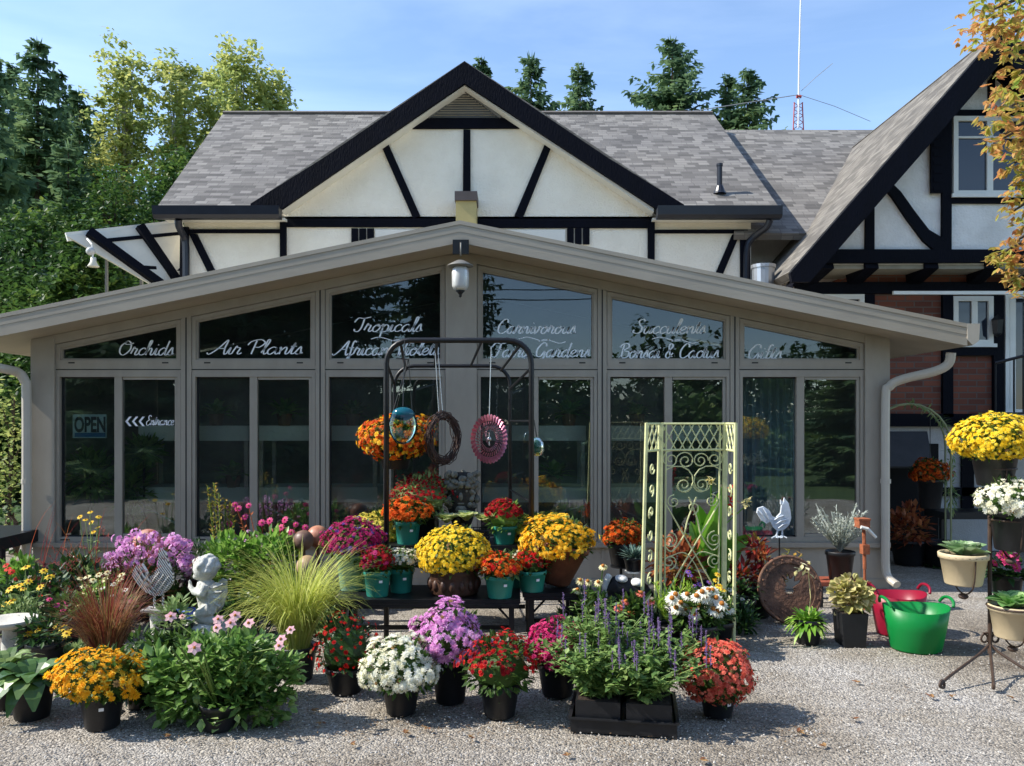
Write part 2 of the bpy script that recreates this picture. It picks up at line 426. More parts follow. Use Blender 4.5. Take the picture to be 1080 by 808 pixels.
def gravel_mat():
    m, nt = newmat('gravel'); L = nt.links.new
    out = nd(nt,'ShaderNodeOutputMaterial'); b = nd(nt,'ShaderNodeBsdfPrincipled', i_Roughness=.95)
    tc = nd(nt,'ShaderNodeTexCoord'); vec = tc.outputs['Object']
    v1 = nd(nt,'ShaderNodeTexVoronoi', i_Scale=80.0); v2 = nd(nt,'ShaderNodeTexVoronoi', i_Scale=150.0)
    L(vec, v1.inputs['Vector']); L(vec, v2.inputs['Vector'])
    s1 = nd(nt,'ShaderNodeSeparateColor'); L(v1.outputs['Color'], s1.inputs[0])
    r1 = ramp(nt, [C(112,106,100), C(152,146,140), C(188,183,176), C(224,219,210)], pos=[0,.35,.75,1]); L(s1.outputs[0], r1.inputs['Fac'])
    s2 = nd(nt,'ShaderNodeSeparateColor'); L(v2.outputs['Color'], s2.inputs[0])
    r2 = ramp(nt, [C(100,95,90), C(170,164,156), C(205,200,192)]); L(s2.outputs[1], r2.inputs['Fac'])
    mx = nd(nt,'ShaderNodeMix', data_type='RGBA'); mx.inputs[0].default_value = .45
    L(r1.outputs[0], mx.inputs[6]); L(r2.outputs[0], mx.inputs[7])
    n = nd(nt,'ShaderNodeTexNoise', i_Scale=.65, i_Detail=8.0, i_Roughness=.68, i_Distortion=.4); L(vec, n.inputs['Vector'])
    r3 = ramp(nt, [C(160,148,132),C(226,220,210),(1,1,1,1)], pos=[.34,.5,.66]); L(n.outputs['Fac'], r3.inputs['Fac'])
    m2 = nd(nt,'ShaderNodeMix', data_type='RGBA', blend_type='MULTIPLY'); m2.inputs[0].default_value = 1
    L(mx.outputs[2], m2.inputs[6]); L(r3.outputs[0], m2.inputs[7]); L(m2.outputs[2], b.inputs['Base Color'])
    bp = nd(nt,'ShaderNodeBump', i_Strength=.9, i_Distance=.012, invert=True); L(v1.outputs['Distance'], bp.inputs['Height'])
    bp2 = nd(nt,'ShaderNodeBump', i_Strength=.6, i_Distance=.006, invert=True); L(v2.outputs['Distance'], bp2.inputs['Height'])
    L(bp.outputs[0], bp2.inputs['Normal']); L(bp2.outputs[0], b.inputs['Normal'])
    L(b.outputs[0], out.inputs['Surface']); return m
gravel = gravel_mat()
lawn_m = M('lawn', C(70,90,46), .95, .45, 3, .6, 60, col2=C(44,62,30))

# ================================================================== ground
mb = MB(); n = 30
for iy in range(n):
    for ix in range(n):
        x0 = -9+18*ix/n; x1 = -9+18*(ix+1)/n; y0 = -1+12*iy/n; y1 = -1+12*(iy+1)/n
        z = lambda x, y: .012*noise.noise(V((x*.8, y*.8, 3)))-.006
        mb.add([(x0,y0,z(x0,y0)),(x1,y0,z(x1,y0)),(x1,y1,z(x1,y1)),(x0,y1,z(x0,y1))], [(0,1,2,3)])
tag(mb.build('gravel_yard', gravel), kind='structure')
mb = MB(); mb.add([(-400,-400,-.04),(400,-400,-.04),(400,600,-.04),(-400,600,-.04)], [(0,1,2,3)])
tag(mb.build('lawn', lawn_m), kind='structure')
# loose stones lying on the gravel
mb = MB(); rng = random.Random(5)
for i in range(9000):
    y = 3.2+rng.random()**1.6*2.7; x = rng.uniform(-.72,.72)*y
    r = rng.uniform(.003,.007); a = rng.random()*3
    pts = []
    for k in range(5):
        an = a+k*1.2566; pts.append((x+r*rng.uniform(.7,1.2)*math.cos(an), y+r*rng.uniform(.7,1.2)*math.sin(an), .004))
    top = [(x+(p[0]-x)*.55, y+(p[1]-y)*.55, .004+r*rng.uniform(.5,1)) for p in pts]
    mb.add(pts+top, [(5,6,7,8,9)]+[(k,(k+1)%5,5+(k+1)%5,5+k) for k in range(5)])
tag(mb.build('gravel_stones', LEAF('stone_tones', [C(104,98,92),C(146,140,133),C(172,167,160),C(200,195,187)], 0, .9)), kind='stuff')

# ================================================================== the garden-centre sunroom
YW = 7.6
XL, XR = X_(33,YW), X_(938,YW); XC = X_(488,YW)
PKZ = 3.215; SL = .2035
def roofz(x): return PKZ-SL*abs(x-XC)          # underside of the roof
sun = thing('sunroom', 'long low taupe glass sunroom shop front with shallow gable and script lettering on its windows', 'sunroom', (XC,YW,0))
mb = MB()
zk = Z_(577,YW)
mb.box(XL+.01, XR-.01, YW+.01, YW+.10, 0, zk)
for px in (60,125,196,262,338,405,486,565,636,705,776,845,910):
    x = X_(px,YW); mb.box(x-.012, x+.012, YW+.002, YW+.012, .03, zk-.02)
mb.box(XL+.005, XR-.005, YW-.008, YW+.012, 0, .09)
mb.build('knee_wall', taupeP, sun)
mb = MB(); mb.box(XL, XR, YW-.03, YW+.11, zk, zk+.045); mb.build('sill', taupeL, sun)
zh0, zh1 = Z_(393,YW), Z_(386,YW)
for px0, px1 in ((33,58),(190.5,201.5),(332.5,342.5),(470,503),(630.5,640),(770.5,780),(912,938)):
    mb = MB(); x0, x1 = X_(px0,YW), X_(px1,YW); wide = px1-px0 > 20
    yf = YW-.012 if wide else YW+.005
    poly = [(x0,zk+.045),(x1,zk+.045),(x1,roofz(x1)-.02)]
    if x0 < XC < x1: poly.append((XC,roofz(XC)-.02))
    poly.append((x0,roofz(x0)-.02))
    mb.prism(poly, yf, YW+.10)
    if not wide:
        mb.cur = 1; xm = (x0+x1)/2; mb.prism([(xm-.006,zk+.05),(xm+.006,zk+.05),(xm+.006,roofz(xm)-.03),(xm-.006,roofz(xm)-.03)], yf-.002, yf-.0005)
    mb.build('post', [taupeL, seal], sun)
bays = [(58.5,190),(202,332),(343,469.5),(503.5,630),(640.5,770),(780.5,911.5)]
def ring(mb, O, I, y0, y1):
    n = len(O)
    for i in range(n):
        j = (i+1)%n; mb.prism([O[i],O[j],I[j],I[i]], y0, y1)
texts = [[('Orchids',122,181,374,15)], [('Air Plants',221,318,373,15)],
         [('Tropicals',373,445,349,15),('African Violets',353,463,374,15)],
         [('Carnivorous',524,608,351,15),('Fairy Gardens',519,623,376,15)],
         [('Succulents',669,746,351,15),('Bonsai & Cactus',654,760,377,15)], [('Gifts',790,827,378,15)]]
dirt = M('vinyl_trim', C(186,178,164), .45, .05)
for bi, (a, b) in enumerate(bays):
    x0, x1 = X_(a,YW), X_(b,YW); fw = .085
    # header strip between the two rows
    # ---- transom
    zt0 = zh1+.003; tz = lambda x: roofz(x)-.095
    O = [(x0,zt0),(x1,zt0),(x1,tz(x1)),(x0,tz(x0))]
    xi0, xi1 = x0+.035, x1-.035
    I = [(xi0,zt0+.055),(xi1,zt0+.055),(xi1,tz(xi1)-.04),(xi0,tz(xi0)-.04)]
    mb = MB(); ring(mb, O, I, YW+.012, YW+.085)
    mb.cur = 1
    for q in (.1,.9):
        xs = xi0+(xi1-xi0)*q; mb.box(xs-.03, xs+.03, YW+.0095, YW+.013, zt0+.022, zt0+.034)
    # thin inner bead
    mb.cur = 0
    I2 = [(xi0+.016,zt0+.071),(xi1-.016,zt0+.071),(xi1-.016,tz(xi1-.016)-.058),(xi0+.016,tz(xi0+.016)-.058)]
    ring(mb, I, I2, YW+.03, YW+.08)
    tw = mb.build('transom_window', [taupeL, seal], sun)
    mb = MB(); mb.prism([(p[0],p[1]) for p in I2], YW+.055, YW+.061); mb.build('pane', glassT, tw)
    mb = MB()
    for s, p0, p1, pb, cap in texts[bi]:
        script_text(mb, s, X_(p0,YW), X_(p1,YW), Z_(pb,YW), cap/F*YW, YW+.0545, .0128)
    if len(texts[bi]) == 2:
        xm = (X_(texts[bi][0][1],YW)+X_(texts[bi][0][2],YW))/2; zz = Z_(357,YW)
        for dx, dz, w in ((-.17,0,.30),(.02,-.022,.26)):
            stroke(mb, [(xm+dx+w*t, zz+dz+.018*math.sin(t*6.0)) for t in (0,.25,.5,.75,1)], .011, YW+.0545)
    mb.build('lettering', vinyl, tw)
    # ---- slider
    zs0, zs1 = zk+.048, zh0
    xm = {0:123.5,1:266.5,2:408,3:564,4:705.5,5:845}[bi]; xm = X_(xm,YW)
    mb = MB(); O = [(x0,zs0),(x1,zs0),(x1,zs1),(x0,zs1)]
    I = [(x0+.03,zs0+.045),(x1-.03,zs0+.045),(x1-.03,zs1-.04),(x0+.03,zs1-.04)]
    ring(mb, O, I, YW+.012, YW+.09)
    mb.cur = 1; ring(mb, I, [(I[0][0]+.012,I[0][1]+.012),(I[1][0]-.012,I[1][1]+.012),(I[2][0]-.012,I[2][1]-.012),(I[3][0]+.012,I[3][1]-.012)], YW+.05, YW+.085)
    mb.cur = 0; mb.box(xm-.036, xm+.036, YW+.02, YW+.08, zs0+.045, zs1-.04)
    mb.box(xm+.042, x1-.034, YW+.026, YW+.07, zs0+.046, zs0+.075); mb.box(xm+.042, x1-.034, YW+.026, YW+.07, zs1-.066, zs1-.041)
    mb.box(x1-.062, x1-.033, YW+.026, YW+.07, zs0+.075, zs1-.066)
    mb.cur = 1; mb.box(x0+.04, x0+.13, YW+.0095, YW+.013, zs0+.015, zs0+.026)
    sw = mb.build('sliding_window', [taupeL, seal], sun)
    mb = MB(); mb.box(x0+.042, xm-.036, YW+.064, YW+.070, zs0+.057, zs1-.052); mb.build('pane', screen if bi not in (0,5) else glass, sw)
    mb = MB(); mb.box(xm+.036, x1-.062, YW+.045, YW+.051, zs0+.075, zs1-.066); mb.build('pane', glass, sw)
    if bi == 0:
        mb = MB(); script_text(mb, 'Entrance', X_(152,YW), X_(181.5,YW), Z_(448.5,YW), 10.5/F*YW, YW+.0445, .0075)
        for k in range(3):
            cx = X_(132+k*7,YW); cz = Z_(444.5,YW); h = .046; w = .05; t = .024
            mb.add([(cx-w*.4,YW+.0435,cz),(cx+w*.35,YW+.0435,cz+h),(cx+w*.35+t,YW+.0435,cz+h),(cx-w*.4+t,YW+.0435,cz)],[(0,3,2,1)])
            mb.add([(cx-w*.4,YW+.0435,cz),(cx+w*.35,YW+.0435,cz-h),(cx+w*.35+t,YW+.0435,cz-h),(cx-w*.4+t,YW+.0435,cz)],[(0,1,2,3)])
        mb.build('lettering', whitev, sw)
mb = MB(); mb.box(XL+.2, XR-.2, YW+.015, YW+.095, zh0-.002, zh1+.006)
mb.cur = 1; mb.box(XL+.22, XR-.22, YW+.011, YW+.0145, zh0+.026, zh0+.034); mb.build('header_rail', [taupeL, seal], sun)
for sgn in (-1, 1):
    xe = XL if sgn < 0 else XR
    mb = MB(); mb.prism([(XC,roofz(XC)-.001),(xe,roofz(xe)-.001),(xe,roofz(xe)-.09),(XC,roofz(XC)-.09)], YW-.004, YW+.10); mb.build('top_plate', taupeL, sun)
# roof: soffit slab, fascia with pressed ribs
YF = 7.2; HW = 4.58; YB = 10.17
FH = .185
for sgn in (-1, 1):
    xe = XC+sgn*HW
    zt = lambda x: roofz(x)+FH
    mb = MB(); mb.prism([(XC,roofz(XC)+.002),(xe,roofz(xe)+.002),(xe,zt(xe)-.004),(XC,zt(XC)-.004)], YF+.012, YB); mb.build('roof', taupe, sun)
    mb = MB()
    for k, (f0, f1, yy) in enumerate(((-.03,.33,.0),(.335,.5,.006),(.505,.7,.003),(.705,.86,.007),(.865,1.06,0))):
        mb.prism([(XC,roofz(XC)+FH*f0),(xe,roofz(xe)+FH*f0),(xe,roofz(xe)+FH*f1),(XC,roofz(XC)+FH*f1)], YF+yy-.012, YF+.011)
    mb.build('fascia', taupe, sun)
    # eave gutter along the side, seen from below, and its downspout
    mb = MB(); g0 = xe; z1 = roofz(xe)+FH*1.06; z0 = roofz(xe)+.0
    mb.prism([(g0,z0+.05),(g0+sgn*.05,z0+.0),(g0+sgn*.105,z0+.04),(g0+sgn*.115,z1),(g0,z1)], YF-.013, YB-.1)
    mb.build('gutter', dirt, sun)
    mb = MB()
    if sgn > 0: path = [P(1003,372,7.32), P(1000,384,7.34), P(985,392,7.38), P(952,400,7.5), P(938,408,7.53), P(934,425,7.535), P(934,560,7.535), P(934,596,7.535), P(937,609,7.5), P(946,617,7.4)]
    else: path = [P(-14,378,7.32), P(-10,386,7.34), P(4,389,7.38), P(19,393,7.5), P(26,402,7.53), P(28,420,7.535), P(28,560,7.535), P(28,585,7.535), P(25,597,7.5), P(15,605,7.4)]
    mb.tube(catmull(path,4), .045, 10, flat=.8)
    mb.tube([path[6]+V((0,0,.45)), path[6]+V((0,0,.49))], .05, 10, flat=.8)
    mb.build('downspout', dirt, sun)
    mb = MB(); xs = XL if sgn < 0 else XR
    mb.prism([(xs,0),(xs-sgn*.09,0),(xs-sgn*.09,roofz(xs)),(xs,roofz(xs))], YW+.105, YB); mb.build('side_wall', taupeP, sun)
mb = MB(); mb.box(XL+.1, XR-.1, YW+.12, YB-.02, 0, .06); mb.build('floor', M('concrete_floor', C(186,182,174), .85, .2, 3), sun)
mb = MB(); mb.prism([(XL+.1,0.06),(XR-.1,.06),(XR-.1,roofz(XR)-.02),(XC,roofz(XC)-.02),(XL+.1,roofz(XL)-.02)], YB-.08, YB-.02); mb.build('back_wall', darkin, sun)

# ---- OPEN sign hung inside the glass
sg = thing('open_sign', 'white and blue OPEN sign hanging in the leftmost shop window', 'sign', P(95,462,YW+.09))
mb = MB(); mb.box(X_(77,YW+.09),X_(112.5,YW+.09),YW+.086,YW+.094,Z_(462,YW+.09),Z_(437,YW+.09)); mb.build('board', M('sign_white', C(196,226,236), .5, .05), sg)
mb = MB(); mb.box(X_(78.5,7.68),X_(111,7.68),YW+.083,YW+.0855,Z_(461,7.68),Z_(456.5,7.68)); mb.build('blue_band', M('sign_blue', C(30,110,170), .5, .05), sg)
me = block_text('OPEN', .19, 'lettering'); me.materials.append(M('sign_navy', C(18,34,62), .5, .05))
o = bpy.data.objects.new('lettering', me); COL.objects.link(o); o.parent = sg
o.rotation_euler = (R(90),0,0); o.scale = (.62,1.05,1); o.location = V((X_(94.8,7.68), YW+.0835, Z_(455.2,7.68)))-sg.location; ORG[o] = ORG[sg]

# ---- inside: racks with white fronts, braces
def rack(px0, px1, label):
    Yr = 7.98; t = thing('display_rack', label, 'display rack', (X_((px0+px1)/2,Yr),Yr,.06), 'display racks inside the sunroom')
    for py in (457,522):
        z = Z_(py,Yr); mb = MB(); mb.box(X_(px0,Yr),X_(px1,Yr),Yr,Yr+.5,z-.075,z+.075); mb.build('shelf', M('rack_white', C(244,246,242), .6, .04), t)
    for px in (px0+3,px1-3):
        for yy in (Yr+.03,Yr+.46):
            mb = MB(); x = X_(px,Yr); mb.box(x-.02,x+.02,yy-.015,yy+.015,.06,1.55); mb.build('upright', galv, t)
    for a, b in ((.1,.62),(.62,.1)):
        mb = MB(); mb.tube([(X_(px0+8,Yr),Yr-.02,a+.12),(X_(px1-6,Yr),Yr-.02,b+.12)], .012, 6); mb.build('brace', galv, t)
rack(146,262,'white fronted rack behind the OPEN window and the next one')
rack(272,398,'white fronted rack with crossed braces behind the second and third windows')
rack(404,618,'long white fronted rack behind the black arch')
rack(640,772,'white fronted rack behind the green trellis')
rng = random.Random(31)
def shelf_plant(px, py, w, h, label):
    Y = 8.02; b = P(px,py,Y); t = thing('shelf_plant', label, 'houseplant', b, 'houseplants on the racks'); mb = MB(); mb.lathe([(0,0),(.06,0),(.08,.12),(.07,.12)], b, 12); mb.build('pot', M('indoor_pot', C(120,84,62), .7), t)
    mb = MB()
    for k in range(60): mb.leaf(b+V((0,0,.1)), V((rng.uniform(-1,1),rng.uniform(-1,1),rng.uniform(.2,1.6))), V((0,0,1)), h*Y/F*rng.uniform(.8,1.5), .06, .2, .4, 4)
    mb.build('foliage', LEAF('indoor_leaf',[C(100,150,70),C(140,180,90),C(180,210,130)],.5,.4,.5), t)
for px,py,w,h,l in ((228,449,20,22,'bushy houseplant on the upper rack behind the second window, left pane'),(300,449,20,26,'tall houseplant on the upper rack behind the second window, right pane'),(246,514,20,24,'houseplant on the lower rack behind the second window'),(372,449,20,22,'houseplant on the upper rack behind the third window'),(600,449,20,24,'houseplant on the upper rack behind the fourth window'),(585,514,20,24,'houseplant on the lower rack behind the fourth window'),(672,449,20,22,'houseplant on the upper rack behind the fifth window, left pane'),(740,514,18,20,'houseplant on the lower rack behind the trellis')): shelf_plant(px,py,w,h,l)
# 'seedling_tray'
mb = MB(); n = 40
for i in range(n+1):
    x = X_(779,8.2)+(X_(846,8.2)-X_(779,8.2))*i/n; y = 8.2+.03*math.sin(i*1.3)
    mb.v += [(x,y,.1),(x,y,2.35)]
    if i: k = 2*i; mb.f.append((k-2,k,k+1,k-1)); mb.mi.append(0)
tag(mb.build('curtain', M('curtain_blue', C(150,172,190), .9, .1), None, origin=P(812,560,8.2)), 'pale blue grey curtain hanging inside the rightmost shop window', 'curtain')
t = thing('wall_lantern', 'old hanging lantern with frosted glass under the sunroom gable peak', 'lantern', P(486,256,7.12))
mb = MB(); mb.box(X_(477.5,7.16),X_(494.5,7.16),7.15,7.185,Z_(268,7.16),Z_(253,7.16)); mb.build('back_plate', blackm, t)
mb = MB(); c = P(485.5,280,7.08); mb.lathe([(0,.095),(.03,.09),(.07,.07),(.115,.045),(.118,.038),(.06,.03),(0,.03)], c+V((0,0,-.045)), 18)
mb.tube([P(486,256,7.08),P(486,270,7.08)], .007, 6); mb.tube([P(486,256.5,7.15),P(486,256.5,7.08)], .007, 6); mb.build('cap', M('lantern_cap', C(120,118,112), .5, .2), t, True)
mb = MB(); mb.lathe([(.0,.0),(.05,-.0),(.07,-.02),(.076,-.05),(.074,-.17),(.06,-.20),(.03,-.21)], c+V((0,0,-.012)), 20)
gm, nt = newmat('frosted_glass'); out = nd(nt,'ShaderNodeOutputMaterial'); b_ = nd(nt,'ShaderNodeBsdfPrincipled', i_Roughness=.35); b_.inputs['Base Color'].default_value = C(225,226,224); b_.inputs['Transmission Weight'].default_value = .35
nt.links.new(b_.outputs[0], out.inputs[0]); mb.build('glass_shade', gm, t, True)
mb = MB(); mb.lathe([(.03,-.205),(.042,-.215),(.02,-.235),(.012,-.25),(.016,-.262),(0,-.275)], c+V((0,0,-.012)), 14); mb.build('finial', blackm, t, True)

# ================================================================== main house
YH = 10.2; YE = 9.96
house = thing('tudor_house', 'cream half timbered house with dark beams and grey shingle roof behind the sunroom', 'house', (X_(490,YH),YH,0))
ze = Z_(219,YE); zr = 6.77; YR = 13.4
def ptx(px, py, Y): q = P(px,py,Y); return (q.x,q.z)
gpx, gpz = ptx(490,66,YE); gfl = ptx(265,218,YE); gfr = ptx(721,219,YE)
xl, xr = X_(194,YH), X_(792,YH)
mb = MB(); mb.box(xl,xr,YH,YH+6,0,ze-.05)
s = (gpz-gfl[1])/(gpx-gfl[0])
mb.prism([(gfl[0]+.2,ze-.1),(gfr[0]-.2,ze-.1),(gpx,gpz-.18)], YH, YH+2.4)
mb.build('wall', stucco, house)
# main roof
mb = MB()
rz_ = lambda y: ze+(zr-ze)*(y-YE)/(YR-YE)
yc = YH+.06; qa = lambda p0, p1, y: p0+(p1-p0)*(y-YE)/(YR-YE)
xa0, xa1, xb0, xb1 = X_(165,YE), X_(235,YR), X_(822,YE), X_(752,YR)
mb.slab([(xa0,YE,ze),(gfl[0]+.12,YE,ze),(gfl[0]+.12,yc,rz_(yc)),(qa(xa0,xa1,yc),yc,rz_(yc))], .09)
mb.slab([(gfr[0]-.12,YE,ze),(xb0,YE,ze),(qa(xb0,xb1,yc),yc,rz_(yc)),(gfr[0]-.12,yc,rz_(yc))], .09)
mb.slab([(qa(xa0,xa1,yc),yc,rz_(yc)),(qa(xb0,xb1,yc),yc,rz_(yc)),(xb1,YR,zr),(xa1,YR,zr)], .09)
mb.slab([(X_(752,YR),YR,zr),(X_(752,YR),17.05,ze),(X_(235,YR),17.05,ze),(X_(235,YR),YR,zr)], .09)
mb.build('roof', sh_main, house)
mb = MB(); mb.tube([(X_(236,YR),YR,zr+.005),(X_(751,YR),YR,zr+.005)], .06, 6, flat=.6); mb.build('ridge_cap', M('ridge_shingle', C(112,106,102), .9, .3, 20), house)
# gable roof (two triangles meeting the main roof)
mb = MB(); yb = YE+(gpz-ze)/((zr-ze)/(YR-YE))+.12
mb.slab([(gfl[0],YE-.02,gfl[1]+.03),(gpx,YE-.02,gpz+.012),(gpx,yb,gpz+.012)], .07)
mb.slab([(gpx,YE-.02,gpz+.012),(gfr[0],YE-.02,gfr[1]+.03),(gpx,yb,gpz+.012)], .07)
mb.build('gable_roof', sh_side, house)
# soffit (white boards under the rake and the eaves)
mb = MB()
for f in (gfl, gfr):
    dx = -.35 if f is gfl else .35
    a = (gpx,gpz-.235); b2 = (f[0]-dx*1.05,f[1]-.0)
    mb.prism([a,b2,(b2[0],b2[1]-.05),(a[0],a[1]-.05)], YE+.03, YH-.002)
mb.box(X_(170,YE),X_(298,YE),YE+.1,YH-.002,ze-.13,ze-.1); mb.box(X_(690,YE),X_(818,YE),YE+.1,YH-.002,ze-.13,ze-.1)
mb.build('soffit', white, house)
for f, px_i in ((gfl,298),(gfr,692)):
    mb = MB(); inn = ptx(490,89,YE); ii = ptx(px_i,219,YE)
    mid = ((gpx*.35+f[0]*.65), (gpz*.35+f[1]*.65)-.015)
    mb.prism([(gpx,gpz),mid,(f[0]+(.0),f[1]+.03),(f[0],f[1]-.01),(ii[0],ii[1]-.02),inn], YE-.03, YE+.025)
    mb.build('bargeboard', navy, house)
def timber(root, Y, pts, th=.03, y1=None):
    mb = MB(); rng = random.Random(int(pts[0][0]*7+pts[0][1]))
    mb.prism([ptx(a+rng.uniform(-.5,.5),b+rng.uniform(-.4,.4),Y) for a, b in pts], Y-th, Y-.001 if y1 is None else y1); mb.build('timber', navy, root)
T = lambda pts: timber(house, YH, pts)
T([(303,231),(482,231),(482,240),(303,240)]); T([(501,231.5),(686,231.5),(686,241),(501,241)])
T([(488.5,137.5),(496.5,137.5),(496.5,205),(488.5,205)])
T([(449,125.5),(533,125.5),(549,136.5),(434,136.5)])
T([(403,156),(410.5,153),(444,228.5),(436,231)]); T([(574,153),(581,156),(551,231),(543,228.5)])
timber(house, YH, [(296,232),(303,232),(303,275),(296,275)], .045); timber(house, YH, [(683,232),(690,232),(690,285),(683,285)], .045)
T([(196,242.5),(296,242.5),(296,246.5),(196,246.5)]); T([(690,242.5),(788,242.5),(788,246.5),(690,246.5)])
T([(200,247),(209,247),(230,290),(221,290)]); T([(772,247.5),(780,247.5),(759,296),(751,296)])
timber(house, YH, [(780,247),(790.5,247),(790.5,300),(780,300)], .04); timber(house, YH, [(191,240),(200,240),(200,300),(191,300)], .04)
# louvre
mb = MB(); ap = ptx(490,97,YH); bl = ptx(452,125,YH); br_ = ptx(528,125,YH)
for k in range(11):
    z = bl[1]+(ap[1]-bl[1])*(k/11.0); h = (ap[1]-bl[1])/11.0; f = (z+h*.5-bl[1])/(ap[1]-bl[1])
    a = bl[0]+(ap[0]-bl[0])*f; b2 = br_[0]+(ap[0]-br_[0])*f
    mb.add([(a,YH-.035,z),(b2,YH-.035,z),(b2,YH-.012,z+h*.95),(a,YH-.012,z+h*.95)], [(0,1,2,3)])
mb.bar(V((bl[0],YH-.03,bl[1])),V((ap[0],YH-.03,ap[1]+.01)),.03,.03); mb.bar(V((br_[0],YH-.03,br_[1])),V((ap[0],YH-.03,ap[1]+.01)),.03,.03)
mb.build('louvre_vent', M('louvre_grey', C(118,118,116), .6, .1), house)
for px in (383,610):
    for k in range(3):
        mb = MB(); x = X_(px-12+k*8.3,YH); mb.box(x, x+.085, YH-.03, YH-.001, Z_(258,YH), Z_(241.5,YH)); mb.build('shutter_board', navy, house)
mb = MB(); mb.box(X_(396,YH),X_(596,YH),YH-.02,YH-.001,Z_(262,YH),Z_(242.5,YH)); mb.build('window_surround', white, house)
for a, b2 in ((165,297),(692,822)):
    mb = MB(); x0, x1 = X_(a,YE), X_(b2,YE); z1 = Z_(219.5,YE); z0 = Z_(232,YE)
    mb.add([], [])
    prof = [(YE-.13,z1),(YE-.12,z0+.04),(YE-.08,z0),(YE-.0,z0),(YE+.02,z0+.01),(YE+.02,z1-.02),(YE-.10,z1-.02)]
    vs = [(x0,y,z) for y,z in prof]+[(x1,y,z) for y,z in prof]; k = len(prof)
    mb.add(vs, [tuple(range(k)), tuple(range(2*k-1,k-1,-1))]+[((i+1)%k,i,i+k,(i+1)%k+k) for i in range(k)])
    mb.build('gutter', M('dark_gutter', C(34,38,48), .35, .2), house)
mb = MB(); mb.tube(catmull([P(188,232,YE-.05),P(189,240,YE),P(194,250,YH-.1),P(196,262,YH-.07),P(196,300,YH-.07)],4), .045, 8); mb.build('downspout', M('dark_gutter', C(0,0,0)), house)
mb = MB(); mb.tube(catmull([P(812,232,YE-.05),P(808,240,YE),P(795,250,YH-.1),P(788,262,YH-.07),P(787,300,YH-.07)],4), .04, 8); mb.build('downspout', M('dark_gutter', C(0,0,0)), house)
# vent box over the sunroom ridge
mb = MB(); mb.box(X_(481,9.9),X_(502.5,9.9),9.85,YH,Z_(240,9.9),Z_(213,9.9)); mb.cur = 1
mb.box(X_(480,9.9),X_(503.5,9.9),9.82,YH,Z_(213,9.9),Z_(203.5,9.9)); mb.build('vent_box', [M('vent_beige', C(178,164,112), .6, .15), M('vent_brown', C(84,76,74), .6, .15)], house)
# roof pipe
q = P(759,204,10.25); sl = (zr-ze)/(YR-YE); yy = 10.35; q = V((X_(759,yy),yy,ze+(yy-YE)*sl))
mb = MB(); mb.tube([q-V((0,0,.05)),q+V((0,0,.38))], .035, 10); mb.lathe([(.085,0),(.07,.03),(.045,.1),(.036,.11)], q, 12); mb.tube([q+V((0,0,.36)),q+V((0,0,.39))], .042, 10); mb.build('vent_pipe', M('dark_gutter', C(0,0,0)), house)
# ---- link roof on the right
lk = thing('rear_wing', 'lower shingle roofed link between the half timbered house and its gabled wing', 'house wing', (4.2,11,0))
mb = MB(); z2 = Z_(137,13.6); s2 = .74; y2 = 10.1
mb.slab([(X_(775,10.1),y2,z2-s2*(13.6-y2)),(9.5,y2,z2-s2*(13.6-y2)),(9.5,13.6,z2),(X_(745,13.6),13.6,z2)], .09)
mb.slab([(9.5,13.6,z2),(9.5,17,z2-s2*3.4),(X_(745,13.6),17,z2-s2*3.4),(X_(745,13.6),13.6,z2)], .09)
mb.build('roof', sh_main, lk)
mb = MB(); mb.box(3.1,9.3,10.9,16.5,0,z2-s2*2.75-.12); mb.build('wall', stucco2, lk)

# ---- shiny flue by the sunroom roof
t = thing('flue_pipe', 'shiny metal flue stub standing at the back of the sunroom roof', 'flue', P(805,305,9.6))
mb = MB(); c = P(805,305,9.6); mb.tube([c,c+V((0,0,.27))], .13, 18); mb.build('pipe', galv, t, False)
mb = MB(); mb.tube([c+V((0,0,.25)),c+V((0,0,.29))], .145, 18); mb.build('collar', galv, t)

# ================================================================== right gabled wing
YG1 = 9.4; YG0 = 9.0; YBk = 9.8
wing = thing('gabled_wing', 'steep gabled wing with white stucco, dark curved braces and red brick ground floor', 'house wing', (5.5,YG1,0))
px_, pz_ = ptx(1058,27,YG0); fx, fz = ptx(832,287,YG0); rx2 = 2*px_-fx
mb = MB(); zj = Z_(279,YG1); sg_ = (pz_-fz)/(px_-fx)
mb.prism([(fx+.35,zj),(rx2-.35,zj),(rx2-.35,fz+.2),(px_,pz_-.25),(fx+.35,fz+.2)], YG1, 12.9); mb.build('wall', stucco2, wing)
mb = MB(); zb0 = Z_(446,YBk)
mb.box(X_(900,YBk),8.2,YBk,12.8,zb0,zj-.02); mb.build('brick_wall', brick, wing)
mb = MB(); mb.box(X_(900,YBk),8.2,YBk+.02,12.8,0,zb0-.002); mb.build('plinth_wall', M('plinth_render', C(186,186,184), .9, .2, 2, .4, 60), wing)
mb = MB()
mb.slab([(fx,YG0,fz),(px_,YG0,pz_),(px_,13.2,pz_),(fx,11.2,fz)], .1)
mb.slab([(px_,YG0,pz_),(rx2,YG0,fz),(rx2,13.2,fz),(px_,13.2,pz_)], .1)
mb.build('roof', sh_side, wing)
for sg2, f in ((-1,fx),(1,rx2)):
    mb = MB(); h = .36; nx = px_
    mb.prism([(nx,pz_-.02),(f,fz-.02),(f-sg2*.02,fz-.12),(f-sg2*.22,fz-.12),(nx,pz_-.02-h)], YG0-.05, YG0+.02); mb.build('bargeboard', navy, wing)
mb = MB()
for sg2, f in ((-1,fx),(1,rx2)):
    mb.prism([(px_,pz_-.16),(f-sg2*.05,fz-.14),(f-sg2*.05,fz-.18),(px_,pz_-.2)], YG0+.02, YG1-.002)
mb.build('soffit', navy, wing)
